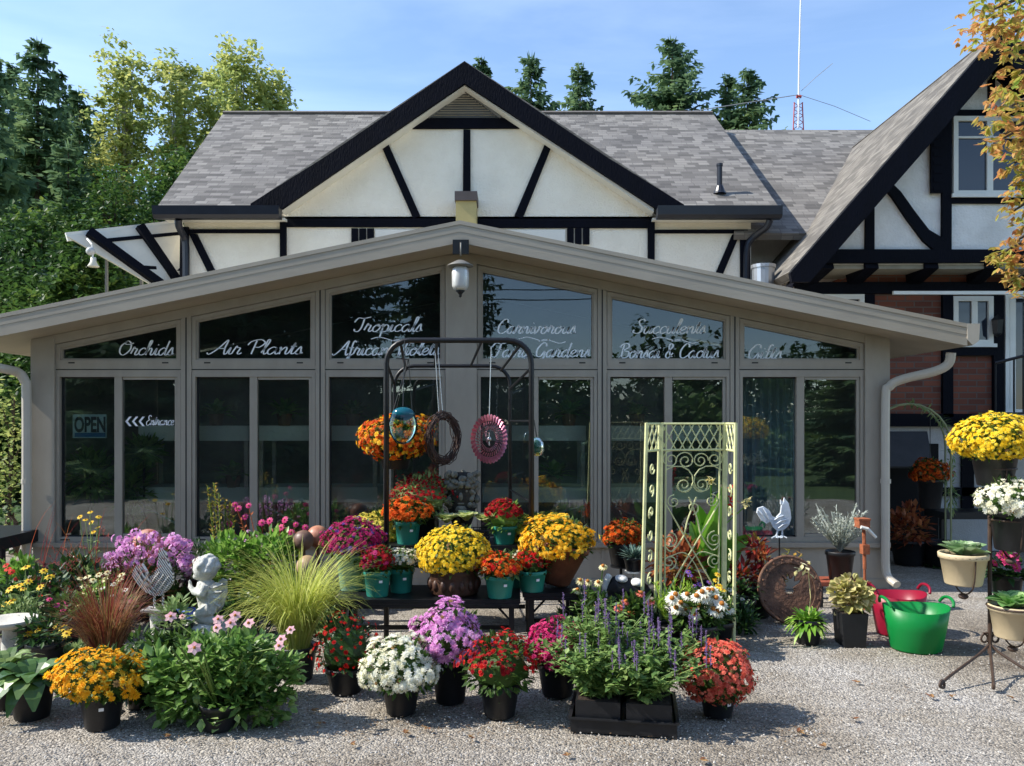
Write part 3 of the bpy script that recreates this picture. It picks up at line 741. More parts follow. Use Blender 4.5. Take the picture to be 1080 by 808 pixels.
W = lambda pts, th=.035: timber(wing, YG1, pts, th)
W([(856,264),(1100,264),(1100,278),(856,278)], .06)
W([(911.5,196),(921,190),(921,264),(911.5,264)]); W([(992,112),(1002,106),(1002,264),(992,264)], .045)
W([(924,192),(932,187),(948,203),(963,224),(978,243),(993,252),(993,264),(983,264),(972,255),(955,232),(940,209)], .05)
W([(1002,117),(1100,117),(1100,123),(1002,123)]); W([(1002,208.5),(1100,208.5),(1100,215),(1002,215)])
W([(1041,86),(1048,80),(1048,108),(1041,108)])
# shutter and upper window
mb = MB(); mb.box(X_(979,YG1),X_(991.5,YG1),YG1-.07,YG1-.036,Z_(205,YG1),Z_(122,YG1))
for k in range(9):
    z = Z_(203-k*9,YG1); mb.box(X_(981,YG1),X_(990,YG1),YG1-.078,YG1-.071,z,z+.05)
mb.build('shutter', navy, wing)
def window(root, Y, a, b, c, d, mulls=(), muntin=(), fw=.05, fm=None, g=None):
    x0,x1,z1,z0 = X_(a,Y),X_(b,Y),Z_(c,Y),Z_(d,Y)
    mb = MB(); ring(mb, [(x0,z0),(x1,z0),(x1,z1),(x0,z1)], [(x0+fw,z0+fw),(x1-fw,z0+fw),(x1-fw,z1-fw),(x0+fw,z1-fw)], Y-.05, Y-.002)
    for m_ in mulls: x = X_(m_,Y); mb.box(x-.035,x+.035,Y-.045,Y-.004,z0+fw,z1-fw)
    for m_ in muntin: z = Z_(m_,Y); mb.box(x0+fw,x1-fw,Y-.04,Y-.01,z-.012,z+.012)
    w = mb.build('window', fm or white, root)
    mb = MB(); mb.box(x0+fw-.01,x1-fw+.01,Y-.018,Y-.012,z0+fw-.01,z1-fw+.01); mb.build('pane', g or dkpane, w)
    mb = MB(); mb.box(x0-.03,x1+.03,Y-.075,Y-.052,z0-.03,z0+.012); mb.build('sill', fm or white, w)
    return w
dkpane, nt = newmat('dark_pane'); out = nd(nt,'ShaderNodeOutputMaterial'); b_ = nd(nt,'ShaderNodeBsdfPrincipled', i_Roughness=.05); b_.inputs['Base Color'].default_value = C(38,46,58); b_.inputs['Specular IOR Level'].default_value = .7
nt.links.new(b_.outputs[0], out.inputs[0])
window(wing, YG1, 1003.5, 1100, 124, 207, (1042,1084), (146,), .055)
# jetty brackets and beams
for px in (858,905,968,1032,1090):
    mb = MB(); a = P(px-6,294,YBk); b2 = P(px+14,276,YG1-.02); mb.bar(a, b2, .16, .17); mb.build('bracket', navy, wing)
mb = MB(); mb.box(fx+.3,8.0,YG1+.002,YBk+.3,zj-.004,zj-.05); mb.build('jetty_soffit', M('jetty_board', C(150,146,132), .8, .2), wing)
B = lambda pts, th=.05: timber(wing, YBk, pts, th)
B([(838,298),(1100,298),(1100,310),(838,310)]); B([(992,311),(1003,311),(1003,440),(992,440)]); B([(1046,311),(1057,311),(1057,440),(1046,440)])
B([(900,436.5),(1100,436.5),(1100,450),(900,450)]); B([(1003,366.5),(1046,366.5),(1046,375),(1003,375)])
B([(911,311),(921,311),(921,440),(911,440)])
window(wing, YBk, 1003.5, 1045.5, 313, 364, (1026,), (), .06)
window(wing, YBk, 860, 910, 311, 372, (), (), .06)
mb = MB(); mb.box(X_(941,9.5),8.0,9.46,9.5,Z_(311,9.5),Z_(307.5,9.5)); mb.build('awning_rail', white, wing)
window(wing, YBk, 1058, 1100, 311, 436, (1066,1082), (), .05)
# cellar opening below, dark awning
mb = MB(); mb.box(X_(936,YBk),X_(990,YBk),YBk+.002,YBk+.018,0,Z_(468,YBk)); mb.build('doorway', M('opening_shade', C(12,12,14), .9), wing)  # flat black sheet paints the darkness inside the opening
mb = MB(); mb.slab([P(934,492,9.35),P(984,492,9.35),P(978,455,YBk),P(934,455,YBk)], .03); mb.build('door_hood', M('hood_grey', C(66,66,68), .7, .2), wing)
mb = MB(); mb.box(X_(1013,YBk),X_(1026,YBk),YBk-.03,YBk-.002,.5,Z_(475,YBk)); mb.box(X_(985,YBk),X_(1100,YBk),YBk-.03,YBk-.002,Z_(523,YBk),Z_(514,YBk)); mb.build('plank_trim', navy, wing)
mb = MB(); mb.box(X_(984,9.3),X_(1062,9.3),9.05,9.5,Z_(545,9.3),Z_(538,9.3)); 
for px in (986,1058): mb.box(X_(px,9.3)-.03,X_(px,9.3)+.03,9.1,9.16,0,Z_(545,9.3))
tag(mb.build('potting_bench', blackm, None, origin=P(1022,575,9.3)), 'dark potting bench against the white cellar wall behind the plant stand', 'bench')
# iron rail of the steps
t = thing('iron_railing', 'dark iron stair railing beside the door of the gabled wing', 'railing', P(1065,440,9.3))
mb = MB(); mb.tube([P(1050,383,9.3),P(1120,365,9.0)], .02, 6); mb.build('handrail', blackm, t)
mb = MB(); mb.tube([P(1050,436,9.3),P(1120,436,9.0)], .015, 6); mb.build('bottom_rail', blackm, t)
for k in range(8):
    mb = MB(); q = k/7; mb.tube([P(1050,383,9.3).lerp(P(1120,365,9.0),q),P(1050,436,9.3).lerp(P(1120,436,9.0),q)], .011, 5); mb.build('baluster', blackm, t)
mb = MB(); mb.box(X_(1048,9.3),8,8.95,YBk-.06,Z_(445,9.3),Z_(437,9.3)); mb.build('landing', M('grey_deck', C(120,116,108), .8, .2), t)
t = thing('coach_lamp', 'small black coach lamp on the dark post beside the wing door', 'lamp', P(1052,345,9.7))
mb = MB(); c = P(1052,345,9.68); mb.lathe([(0,.16),(.03,.13),(.075,.09),(.07,.08),(.055,-.08),(.03,-.1),(0,-.13)], c, 6); mb.build('lantern', blackm, t)
mb = MB(); mb.box(c.x-.03,c.x+.03,c.y+.03,9.745,c.z+.03,c.z+.08); mb.build('bracket', blackm, t)

# ================================================================== porch canopy on the left
pc = thing('porch_canopy', 'white lean-to canopy with dark rafters on the left side of the house', 'canopy', P(150,300,10.6))
a = P(71,250,9.6); b2 = P(178,237,10.3); c = P(205,300,10.3); d = P(150,303,9.6)
canv = M('canopy_white', C(222,218,205), .7, .15, 2.5)
A0, A1, B0, B1 = P(70,250,9.7), P(192,236,10.6), P(212,318,10.6), P(168,306,10.2)
mb = MB(); nrm = (A1-A0).cross(B1-A0).normalized()
mb.slab([A0,A1,B0,B1], .035); mb.build('panel', canv, pc)
mb = MB(); mb.bar(A0,A1,.05,.10); mb.build('fascia', white, pc)
off = (A1-A0).cross(B1-A0).normalized(); off = off if off.y < 0 else -off
for q in (.17,.60):
    mb = MB(); mb.bar(A0.lerp(A1,q)+off*.07,B1.lerp(B0,q)+off*.07,.10,.13,off); mb.build('rafter', navy, pc)
for q in (.14,.62):
    mb = MB(); mb.bar(A0.lerp(B1,q)+off*.03+(A1-A0)*.12,A1.lerp(B0,q)+off*.03,.045,.05,off); mb.build('batten', navy, pc)
mb = MB(); mb.box(X_(111.5,10),X_(113.5,10),9.98,10.02,0,Z_(250,10)); mb.build('post', M('post_grey', C(96,96,92), .6, .2), pc)
mb = MB(); mb.box(X_(148,10.4),X_(150.5,10.4),10.38,10.42,0,Z_(286,10.4)); mb.build('post', M('post_grey', C(96,96,92), .6, .2), pc)
t = thing('floodlight', 'white round floodlight hanging from the edge of the lean-to canopy', 'floodlight', P(97,266,9.6))
mb = MB(); c = P(95.5,265,9.6); mb.ball(c, .052, nu=14, nv=8); mb.build('globe', M('globe_white', C(190,190,186), .3, .1), t, True)
mb = MB(); c = P(98.5,279,9.6); mb.lathe([(0,.09),(.03,.085),(.035,.03),(.065,-.02),(.062,-.03),(0,-.03)], c, 14); mb.build('reflector', M('lamp_cream', C(214,208,190), .4, .1), t, True)
mb = MB(); mb.tube([P(97,258,9.62),P(98,275,9.6)], .012, 6); mb.tube([P(92,252,9.7),P(97,258,9.62)], .012, 6); mb.build('arm', white, t)

# ================================================================== antenna mast and wires
t = thing('antenna_mast', 'tall thin radio mast with red lattice base behind the roof ridge', 'antenna', P(842,160,16))
mb = MB(); mb.tube([P(842,135,16),P(843,60,16),P(845,-20,16)], [.022,.018,.014], 6); mb.build('mast', M('mast_white', C(225,225,230), .4, .05), t)
mb = MB()
for dx in (-6,6):
    mb.tube([P(842+dx,150,16),P(842+dx*.7,108,16)], .012, 5)
for k in range(6):
    y0_ = 150-k*7; mb.tube([P(837,y0_,16),P(847,y0_-7,16)], .007, 4); mb.tube([P(847,y0_,16),P(837,y0_-7,16)], .007, 4)
mb.build('lattice', M('mast_red', C(176,70,62), .6, .2), t)
mb = MB(); mb.tube([P(840,102,16),P(845,102,16)], .03, 6); mb.build('clamp', M('mast_red', C(0,0,0)), t)
mb = MB(); mb.tube(catmull([P(700,122,14.5),P(765,112,15.2),P(842,100,16)],5), .009, 5)
tag(mb.build('overhead_cable', M('cable_grey', C(150,150,150), .6), None, origin=P(765,112,15.2)), 'pale cable sagging from the ridge across to the antenna mast', 'cable')
mb = MB(); mb.tube([P(843,100,16),P(880,112,16.2),P(918,128,16.5)], .006, 4)
tag(mb.build('guy_wire', M('cable_grey', C(0,0,0)), None, origin=P(880,112,16.2)), 'thin guy wire running down from the mast towards the gabled wing', 'guy wire')
mb = MB(); mb.tube([P(845,96,16),P(860,82,16.2),P(878,67,16.5)], .006, 4)
tag(mb.build('guy_wire', M('cable_grey', C(0,0,0)), None, origin=P(860,82,16.2)), 'faint antenna rod slanting up to the right from the mast', 'antenna rod')
# ================================================================== trees
bark = M('bark', C(84,72,60), .95, .4, 8, .6, 30, stretch=(1,1,.25))
birch = M('pale_bark', C(176,170,158), .9, .35, 6, .3, 30, stretch=(1,1,.4))
needles = LEAF('spruce_needles', [C(60,86,70),C(88,114,86),C(114,138,94),C(146,160,104)], .42, .6, .2, patch=.5)
poplar_l = LEAF('poplar_leaves', [C(104,130,84),C(150,166,96),C(190,194,118),C(222,208,120)], .5, .5, .4, patch=.35)
maple_l = LEAF('maple_leaves', [C(34,58,32),C(54,82,42),C(82,112,52),C(138,152,72)], .4, .5, .3, patch=.6)
autumn_l = LEAF('autumn_leaves', [C(124,156,66),C(176,178,84),C(214,160,98),C(196,120,88)], .5, .5, .3, patch=3.5)

def spruce(name, label, loc, H, rad, seed, group, bare=.06, curve=.85):
    rng = random.Random(seed); t = thing(name, label, 'spruce', loc, group); L = V(loc)
    mb = MB(); mb.tube([L+V((0,0,H*q)) for q in (0,.3,.6,.97)], [H*.018,H*.013,H*.007,.015], 7); mb.build('trunk', bark, t)
    mb = MB(); z = H*bare
    while z < H*.995:
        q = (z-H*bare)/(H*(1-bare)); rr = rad*(1-q)**curve*rng.uniform(.8,1.08)+.12
        nb = 12 if q < .8 else 7
        for k in range(nb):
            a = rng.random()*6.283; bl = rr*rng.choice((.5,.75,.9,1.0,1.12,1.3))*rng.uniform(.9,1.08)
            d = V((math.cos(a), math.sin(a), 0)); p0 = L+V((0,0,z+rng.uniform(-.15,.15)))
            drp = .35 if q < .6 else .05; upc = .25
            ns = max(4, int(bl/.13))
            for i in range(ns):
                s = (i+.6)/ns; c = p0+d*bl*s+V((0,0,1))*bl*(-drp*s+upc*s*s)
                sd = V((-d.y, d.x, 0)); w = bl*.24*(1.05-s)+.17
                for sg in (-1,1):
                    e = (d*.75+sd*sg*rng.uniform(.5,1.1)+V((0,0,rng.uniform(-.55,.05)))).normalized()
                    mb.diamond(c, e, V((rng.uniform(-.5,.5),rng.uniform(-.5,.5),1)), w*rng.uniform(.9,1.4), .10+w*.22)
                if rng.random() < .6:
                    mb.diamond(c, (d*.2+V((rng.uniform(-.3,.3),rng.uniform(-.3,.3),-1))).normalized(), sd, .3, .14)
        z += (.25+.13*(1-q))
    for k in range(6):
        a = k; mb.diamond(L+V((0,0,H*.965)), V((.25*math.cos(a),.25*math.sin(a),1)), V((math.sin(a),math.cos(a),0)), H*.035+.1, .10)
    mb.build('crown', needles, t); return t

def leafy_tree(name, label, cat, loc, H, clumps, leafm, barkm, seed, group=None, leaf=.13, per=220, tr=.10):
    """clumps: list of (dx,dy,z,r) - each clump hangs on its own limb"""
    rng = random.Random(seed); t = thing(name, label, cat, loc, group); L = V(loc)
    mb = MB(); top = L+V((rng.uniform(-.2,.2),0,H*.86))
    mid = L+V((rng.uniform(-.15,.15),rng.uniform(-.1,.1),H*.45))
    mb.tube(catmull([L,mid,top],4), [tr*(1-.085*i) for i in range(9)], 7)
    for dx,dy,z,r in clumps:
        b = L.lerp(mid, min(1,z*.6/(H*.45))) if z*.6 < H*.45 else mid.lerp(top, min(1,(z*.72-H*.45)/(H*.41)) if z*.72 > H*.45 else 0)
        e = L+V((dx,dy,z)); m_ = b.lerp(e,.55)+V((0,0,-.1*r))
        mb.tube(catmull([b,m_,e],3), [tr*.42*(1-.14*i) for i in range(7)], 5)
    mb.build('trunk', barkm, t)
    mb = MB()
    for dx,dy,z,r in clumps:
        c = L+V((dx,dy,z)); n = int(per*(r/.8)**2)
        subs = [(c+V((rng.gauss(0,.5),rng.gauss(0,.5),rng.gauss(0,.42)))*1.0*0+V((rng.gauss(0,.55)*r,rng.gauss(0,.55)*r,rng.gauss(0,.45)*r)), rng.uniform(.18,.42)*r) for _ in range(9)]
        for i in range(n):
            cc, sr = subs[rng.randrange(9)]
            q = V((rng.gauss(0,1),rng.gauss(0,1),rng.gauss(0,1)))
            if q.length > 2.3: continue
            p = cc+q*sr*.8
            d = V((rng.uniform(-1,1),rng.uniform(-1,1),rng.uniform(-.9,.35)))
            mb.leaf(p, d, V((rng.uniform(-.6,.6),rng.uniform(-.6,.6),1)), leaf*rng.uniform(.7,1.3), leaf*rng.uniform(.6,.95), .2, 0, 2)
    mb.build('crown', leafm, t); return t
def crown(rng, W, D, z0, z1, n, r0, shape='egg'):
    out = []
    for i in range(n):
        q = (i+.5)/n; z = z0+(z1-z0)*q
        if shape == 'egg': w = math.sin(math.pi*min(1,.14+q*.84))**.7
        else: w = (1-q)**.45*.9+.1
        a = i*2.4+rng.uniform(-.4,.4); rr = math.sqrt(rng.random())*.9
        out.append((W*.5*w*rr*math.cos(a), D*.5*w*rr*math.sin(a), z, r0*(.6+.5*w)*rng.uniform(.8,1.15)))
    return out
def at_px(px, py_tip, Y): q = P(px,py_tip,Y); return (q.x,Y,-.04), q.z+.04

GS = 'spruces standing left of the house'
for i,(px,tip,Y,wpx,lab) in enumerate(((40,42,25,66,'tallest spruce left of the house, its pale green top against the sky'),
        (-12,62,20,62,'dark spruce cut off by the left edge of the photo'),(84,96,27,52,'lower dark spruce between the tall spruce and the poplars'),
        (104,128,33,44,'far small spruce showing in the gap beside the first poplar'),
        (62,78,30,62,'spruce standing behind the tallest one, just right of it'),(14,70,28,66,'broad spruce between the tallest one and the frame edge'),(-30,100,16,90,'nearest spruce, mostly outside the left edge of the photo'),(72,150,22,60,'short spruce in front of the tall ones'))):
    l, h = at_px(px, tip, Y); spruce('spruce_tree', lab, l, h, wpx/F*Y*.95, 11+i, GS, curve=.62)
GB = 'spruces rising behind the roof ridge'
protoB = None
for i,(px,tip,Y,wpx,lab) in enumerate(((560,56,30,62,'spruce right beside the main gable peak, behind the ridge'),
        (612,67,32,50,'small narrow spruce behind the middle of the roof ridge'),
        (709,40,29,92,'broadest spruce behind the roof ridge, between the small spruce and the mast'),
        (788,74,28,66,'spruce just left of the antenna mast'),(766,79,29,30,'thin dark spruce tip left of the spruce by the mast'),
        (507,61,31,40,'spruce tip just showing over the main gable peak'))):
    l, h = at_px(px, tip, Y)
    spruce('spruce_tree', lab, l, h, wpx/F*Y*1.2, 31+i, GB, bare=.45, curve=.8)
GP = 'poplars between the spruces and the house'
for i,(px,tip,Y,wpx,lab) in enumerate(((132,44,27,58,'leftmost tall yellow green poplar beside the dark spruces'),
        (188,52,28,64,'middle pale yellow poplar behind the canopy'),(226,66,29,50,'thin poplar between the pale middle one and the roof corner'),(256,42,26,44,'tall poplar with a narrow top left of the roof'),
        (286,70,27,34,'small dark green poplar leaning out over the left roof slope'))):
    l, h = at_px(px, tip, Y); rng = random.Random(50+i); w = wpx/F*Y
    leafy_tree('poplar_tree', lab, 'poplar', l, h, crown(rng, w*1.05, w, h*.36, h*.975, 36, .72, 'col'), poplar_l, birch, 60+i, GP, .15, 520, .16)
GM = 'broadleaf trees below the poplars'
for i,(px,tip,Y,wpx,z0,lab) in enumerate(((118,178,17,120,.25,'dense dark green maple just behind the white canopy'),
        (186,150,20,100,.3,'bushy green tree rising at the left end of the shingle roof'),(45,222,15,100,.2,'bright green maple over the left end of the sunroom roof'),
        (88,250,13.5,90,.15,'low bright green tree against the lean-to canopy'),(0,290,16,80,.1,'green tree behind the left downspout'))):
    l, h = at_px(px, tip, Y); rng = random.Random(70+i); w = wpx/F*Y
    leafy_tree('maple_tree', lab, 'maple', l, h, crown(rng, w, w*.8, h*z0, h*.95, 34, .70), maple_l, bark, 80+i, GM, .105, 760, .12)
# hedge behind the left side
GHs = 'shrubs beyond the left corner of the sunroom'
for i,(px,tip,Y,wpx,lab) in enumerate(((8,395,12.5,60,'tall yellow green shrub seen between the left downspout and the frame edge'),
        (-30,440,15,80,'dark shrub at the far left edge behind the lawn'),(14,525,9.6,26,'small pale shrub with pinkish tips behind the black table'))):
    l, h = at_px(px, tip, Y); rng = random.Random(90+i); w = wpx/F*Y
    leafy_tree('garden_shrub', lab, 'shrub', l, h, crown(rng, w, w, h*.15, h*.9, 12, h*.26), maple_l if i else poplar_l, bark, 95+i, GHs, .08, 240, .04)
tag(COL.objects['garden_shrub.002'], 'small pale shrub with pinkish tips behind the black table')
# far wood closing the view
rng = random.Random(8); mb = MB()
for i in range(9000):
    x = rng.uniform(-70,-9); y = 46+rng.uniform(-3,6)+abs(x+30)*.1
    zz = 8.5*rng.random()**.8*(.75+.35*noise.noise(V((x*.15,0,0)))); mb.leaf((x,y,zz), (rng.uniform(-1,1),rng.uniform(-1,1),rng.uniform(-.6,.6)), (rng.uniform(-1,1),-.6,1), 1.0, .8, .2)
tag(mb.build('far_wood', maple_l), kind='stuff')
# maple reaching in on the right, in autumn colour
rng = random.Random(3); Ym = 6.2
t = thing('autumn_maple', 'maple turning orange whose branches hang in from the right edge', 'maple', (5.3,Ym+.3,0))
mb = MB(); mb.tube(catmull([(5.3,Ym+.3,0),(5.2,Ym+.3,2.5),(5.0,Ym+.2,5.6)],4), [.14-.011*i for i in range(9)], 8)
cl = [(1048,10,.30),(1062,38,.26),(1072,80,.22),(1066,112,.24),(1058,146,.17),(1076,150,.2),(1070,172,.15),(1078,196,.14),(1070,222,.09),(1066,258,.15),(1072,276,.17),(1080,240,.14),(1052,270,.09),(1082,20,.35),(1092,120,.35),(1096,280,.25),(1100,200,.3),(1068,296,.09),(1044,150,.08)]
tips = []
for px, py, r in cl:
    c = P(px,py,Ym+rng.uniform(-.25,.25)); tips.append((c,r)); b = V((5.15-.01*rng.random(),Ym+.25,min(5.3,max(2.2,c.z+.35))))
    mb.tube(catmull([b,b.lerp(c,.6)+V((0,0,.12)),c],3), [.035-.0045*i for i in range(7)], 5)
mb.build('trunk', bark, t)
mb = MB()
for c, r in tips:
    for i in range(int(60*(r/.2)**1.6)):
        q = V((rng.gauss(0,1),rng.gauss(0,1),rng.gauss(0,.8)))
        if q.length > 1.9: continue
        p = c+q*r*.6; d = V((rng.uniform(-1,1),rng.uniform(-1,1),rng.uniform(-1,.1)))
        for k in (-.7,0,.7):
            m_ = Matrix.Rotation(k,3,'Z'); mb.leaf(p, m_@d, V((rng.uniform(-.4,.4),rng.uniform(-.4,.4),1)), .075*rng.uniform(.7,1.2), .032, .15)
mb.build('crown', autumn_l, t)

# ================================================================== what stands behind the viewer (seen mirrored in the panes, plus added shade trees)
GR = 'spruces behind the viewer, mirrored in the left panes'
pr = None
GQ = 0
for i,(x,y,h,lab) in enumerate(((-13.5,-11,13,'mirrored spruce farthest left'),(-9.5,-13,15,'tall mirrored spruce left of centre'),(-6,-10,12,'mirrored spruce behind the tropicals pane'),
        (-2.6,-14,13,'mirrored spruce nearest the centre post'),(-18,-9,14,'mirrored spruce beyond the leftmost pane'),(16.3,-17,10.5,'mirrored spruce on the far right'),(-8.5,-3.2,11,'near added shade spruce at the left'),(8.7,-5,6.5,'near mirrored slim spruce at the right'),(-12,-5.5,13,'near added shade spruce farther left'),(-7.5,-7.5,12,'near added shade spruce with the longest shadow'))):  # three near left spruces are added to shade the mirrored yard
    lab = lab+' standing across the yard behind the viewer'
    if pr is None: pr = spruce('spruce_tree', lab, (x,y,-.04), h, 3.4, 99, GR, .03, .7)
    else: copy_thing(pr, (x,y,-.04), i*1.3, h/13, lab)
for i,(x,y,h,w,lab) in enumerate(((7.4,-17,5.0,6.5,'round broadleaf tree across the yard behind the viewer, mirrored in the bonsai pane'),(2.2,-19,4.4,5,'low bushy tree across the yard behind the viewer'),(12,-20,4.5,6,'low wide tree across the yard behind the viewer, on the right'))):
    rng = random.Random(200+i)
    leafy_tree('broadleaf_tree', lab, 'tree', (x,y,-.04), h, crown(rng, w, w*.8, h*.3, h*.93, 22, w*.17), maple_l, bark, 210+i, None, .26, 150, .14)
mb = MB()
for z in (6.4,6.05): mb.tube([(-30,-14,z+.3),(0,-14,z),(30,-14,z+.3)], .02, 4)
tag(mb.build('power_line', blackm, None, origin=(0,-14,6.2)), 'pair of black power lines strung across the yard behind the viewer', 'power line')

rng = random.Random(21); mb = MB()
for i in range(9000):
    x = rng.uniform(-26,6.5); u = rng.random()
    y = -9.2+rng.uniform(-.9,.9)*(.5+.5*rng.random()); z = 2.5*u+.35*noise.noise(V((x*.7,0,0)))*u
    mb.leaf((x,y,max(.02,z)), (rng.uniform(-1,1),rng.uniform(-.4,1),rng.uniform(-.6,.6)), (rng.uniform(-1,1),1,1), .3, .22, .2)
tag(mb.build('yard_hedge', maple_l, None, origin=(0,-9.2,0)), 'long uneven hedge across the yard behind the viewer', 'hedge')

mb = MB()
for i in range(5000):
    x = rng.uniform(6.6,22); u = rng.random(); y = -9.4+rng.uniform(-.6,.6)
    mb.leaf((x,y,max(.02,(1.25+.2*noise.noise(V((x*.9,0,0))))*u)), (rng.uniform(-1,1),rng.uniform(-.4,1),rng.uniform(-.6,.6)), (rng.uniform(-1,1),1,1), .22, .16, .2)
tag(mb.build('low_hedge', maple_l, None, origin=(14,-9.4,0)), 'low clipped hedge across the yard behind the viewer, on the right', 'hedge')
# ================================================================== pots, plants, ornaments
blackp = M('nursery_black', C(30,31,34), .45, .35, 9, .05, 40)
tealp  = M('teal_pot', C(48,140,122), .4, .12, 5)
paleg  = M('pale_green_pot', C(150,190,160), .5, .15, 5)
terra  = M('dark_terracotta', C(120,72,50), .75, .35, 7, .15, 40)
urnb   = M('brown_urn', C(74,50,38), .5, .4, 12, .3, 24)
beigep = M('beige_pot', C(205,186,150), .55, .15, 5, .05, 30)
grey_st= M('weathered_stone', C(206,206,198), .9, .3, 9, .5, 50, col2=C(158,158,150))
stem_m = LEAF('stems', [C(70,96,40),C(110,130,56)], .1, .6)
g_mum  = LEAF('mum_foliage', [C(40,66,30),C(66,96,40),C(96,124,54)], .35, .55)
g_bright=LEAF('bright_foliage', [C(76,116,46),C(118,160,66),C(170,204,104)], .5, .4, .5)
g_dark = LEAF('dark_foliage', [C(28,52,28),C(46,78,36),C(70,104,46)], .3, .4, .45)
g_lime = LEAF('lime_foliage', [C(120,160,48),C(160,196,70),C(196,214,104)], .4, .45)
g_sage = LEAF('sage_foliage', [C(92,120,70),C(128,152,92),C(160,178,120)], .35, .6)
g_silv = LEAF('silver_foliage', [C(150,160,150),C(186,194,182),C(214,218,206)], .25, .7)
g_blue = LEAF('blue_green_foliage', [C(80,112,104),C(112,142,130),C(140,166,150)], .25, .6)
g_red  = LEAF('red_foliage', [C(96,28,34),C(150,44,44),C(186,92,60),C(150,130,60)], .4, .45)
g_brz  = LEAF('bronze_foliage', [C(96,46,32),C(150,78,50),C(190,116,76),C(120,96,44)], .4, .45)
def PET(n, *cs, **k): return LEAF('petals_'+n, [C(*c) for c in cs], k.get('t',.42), .6, .2)
pt = dict(
 gold=PET('gold',(232,164,24),(250,196,40),(255,220,84)), yellow=PET('yellow',(250,212,40),(255,226,60),(255,240,112)),
 lemon=PET('lemon',(236,218,90),(246,234,126),(210,204,100)), amber=PET('amber',(244,180,30),(252,206,50),(255,228,96)),
 white=PET('white',(226,222,190),(246,244,226),(255,255,244)), lilac=PET('lilac',(206,134,196),(232,168,220),(248,204,236)),
 magenta=PET('magenta',(150,24,80),(196,40,110),(214,80,140)), crimson=PET('crimson',(120,14,24),(176,26,36),(206,50,50)),
 coral=PET('coral',(216,92,76),(240,124,102),(250,160,132)), orange=PET('orange',(206,76,20),(236,112,30),(250,150,60)),
 bronze=PET('bronze',(120,40,16),(176,74,24),(206,110,40)), hot=PET('hot_pink',(200,40,110),(226,70,140),(240,110,160)),
 pink=PET('pink',(226,150,170),(240,184,196),(250,214,216)), purple=PET('purple',(90,60,140),(124,84,170),(150,110,190)),
 cream=PET('cream',(226,212,140),(240,230,170),(250,244,206)), red=PET('red',(190,20,24),(222,40,36),(236,80,60)))
conem = M('flower_cone', C(176,110,40), .8, .4, 80)

def base(px, pb, Y=None, z=0.0):
    if Y is None: Y = YG(pb); z = 0.0
    return V((X_(px,Y), Y, z))
def pot(root, c, rt, h, mat, ratio=.76, label=None, tagw=False, name='pot'):
    mb = MB(); rb = rt*ratio; lip = min(.035, h*.2)
    prof = [(0,0),(rb*.96,0),(rb,.006),(rt*.97,h-lip),(rt*1.05,h-lip+.003),(rt*1.06,h-.004),(rt*1.03,h),(rt*.96,h),(rt*.94,h-.03)]
    mb.lathe(prof, c, 22); mb.cur = 1; mb.lathe([(rt*.945,h-.028),(rt*.5,h-.02),(0,h-.02)], c, 22)
    o = mb.build(name, [mat, soil], root, True)
    if tagw:
        mb = MB(); a = -1.5+.35; d = V((math.cos(a),math.sin(a),0)); p = c+d*(rt*.93)+V((0,0,h*.62))
        sd = V((-d.y,d.x,0)); mb.add([p+d*.004-sd*.012-V((0,0,.008)),p+d*.004+sd*.012-V((0,0,.008)),p+d*.006+sd*.012+V((0,0,.009)),p+d*.006-sd*.012+V((0,0,.009))],[(0,1,2,3)])
        mb.build('price_tag', whitev, o)
    return o
def foliage_ball(mb, c, rx, ry, ru, rd, n, L, W, rng, inner=.62, spread=.5):
    for i in range(n):
        while True:
            d = V((rng.uniform(-1,1),rng.uniform(-1,1),rng.uniform(-1,1)))
            if .05 < d.length <= 1: break
        d.normalize(); q = inner+(1-inner)*rng.random()**.6
        p = c+V((d.x*rx*q,d.y*ry*q,d.z*(ru if d.z > 0 else rd)*q))
        mb.leaf(p, d+V((rng.uniform(-1,1),rng.uniform(-1,1),rng.uniform(-.5,.9)))*spread, V((rng.uniform(-.5,.5),rng.uniform(-.5,.5),1)), L*rng.uniform(.7,1.3), W*rng.uniform(.7,1.2), .2)
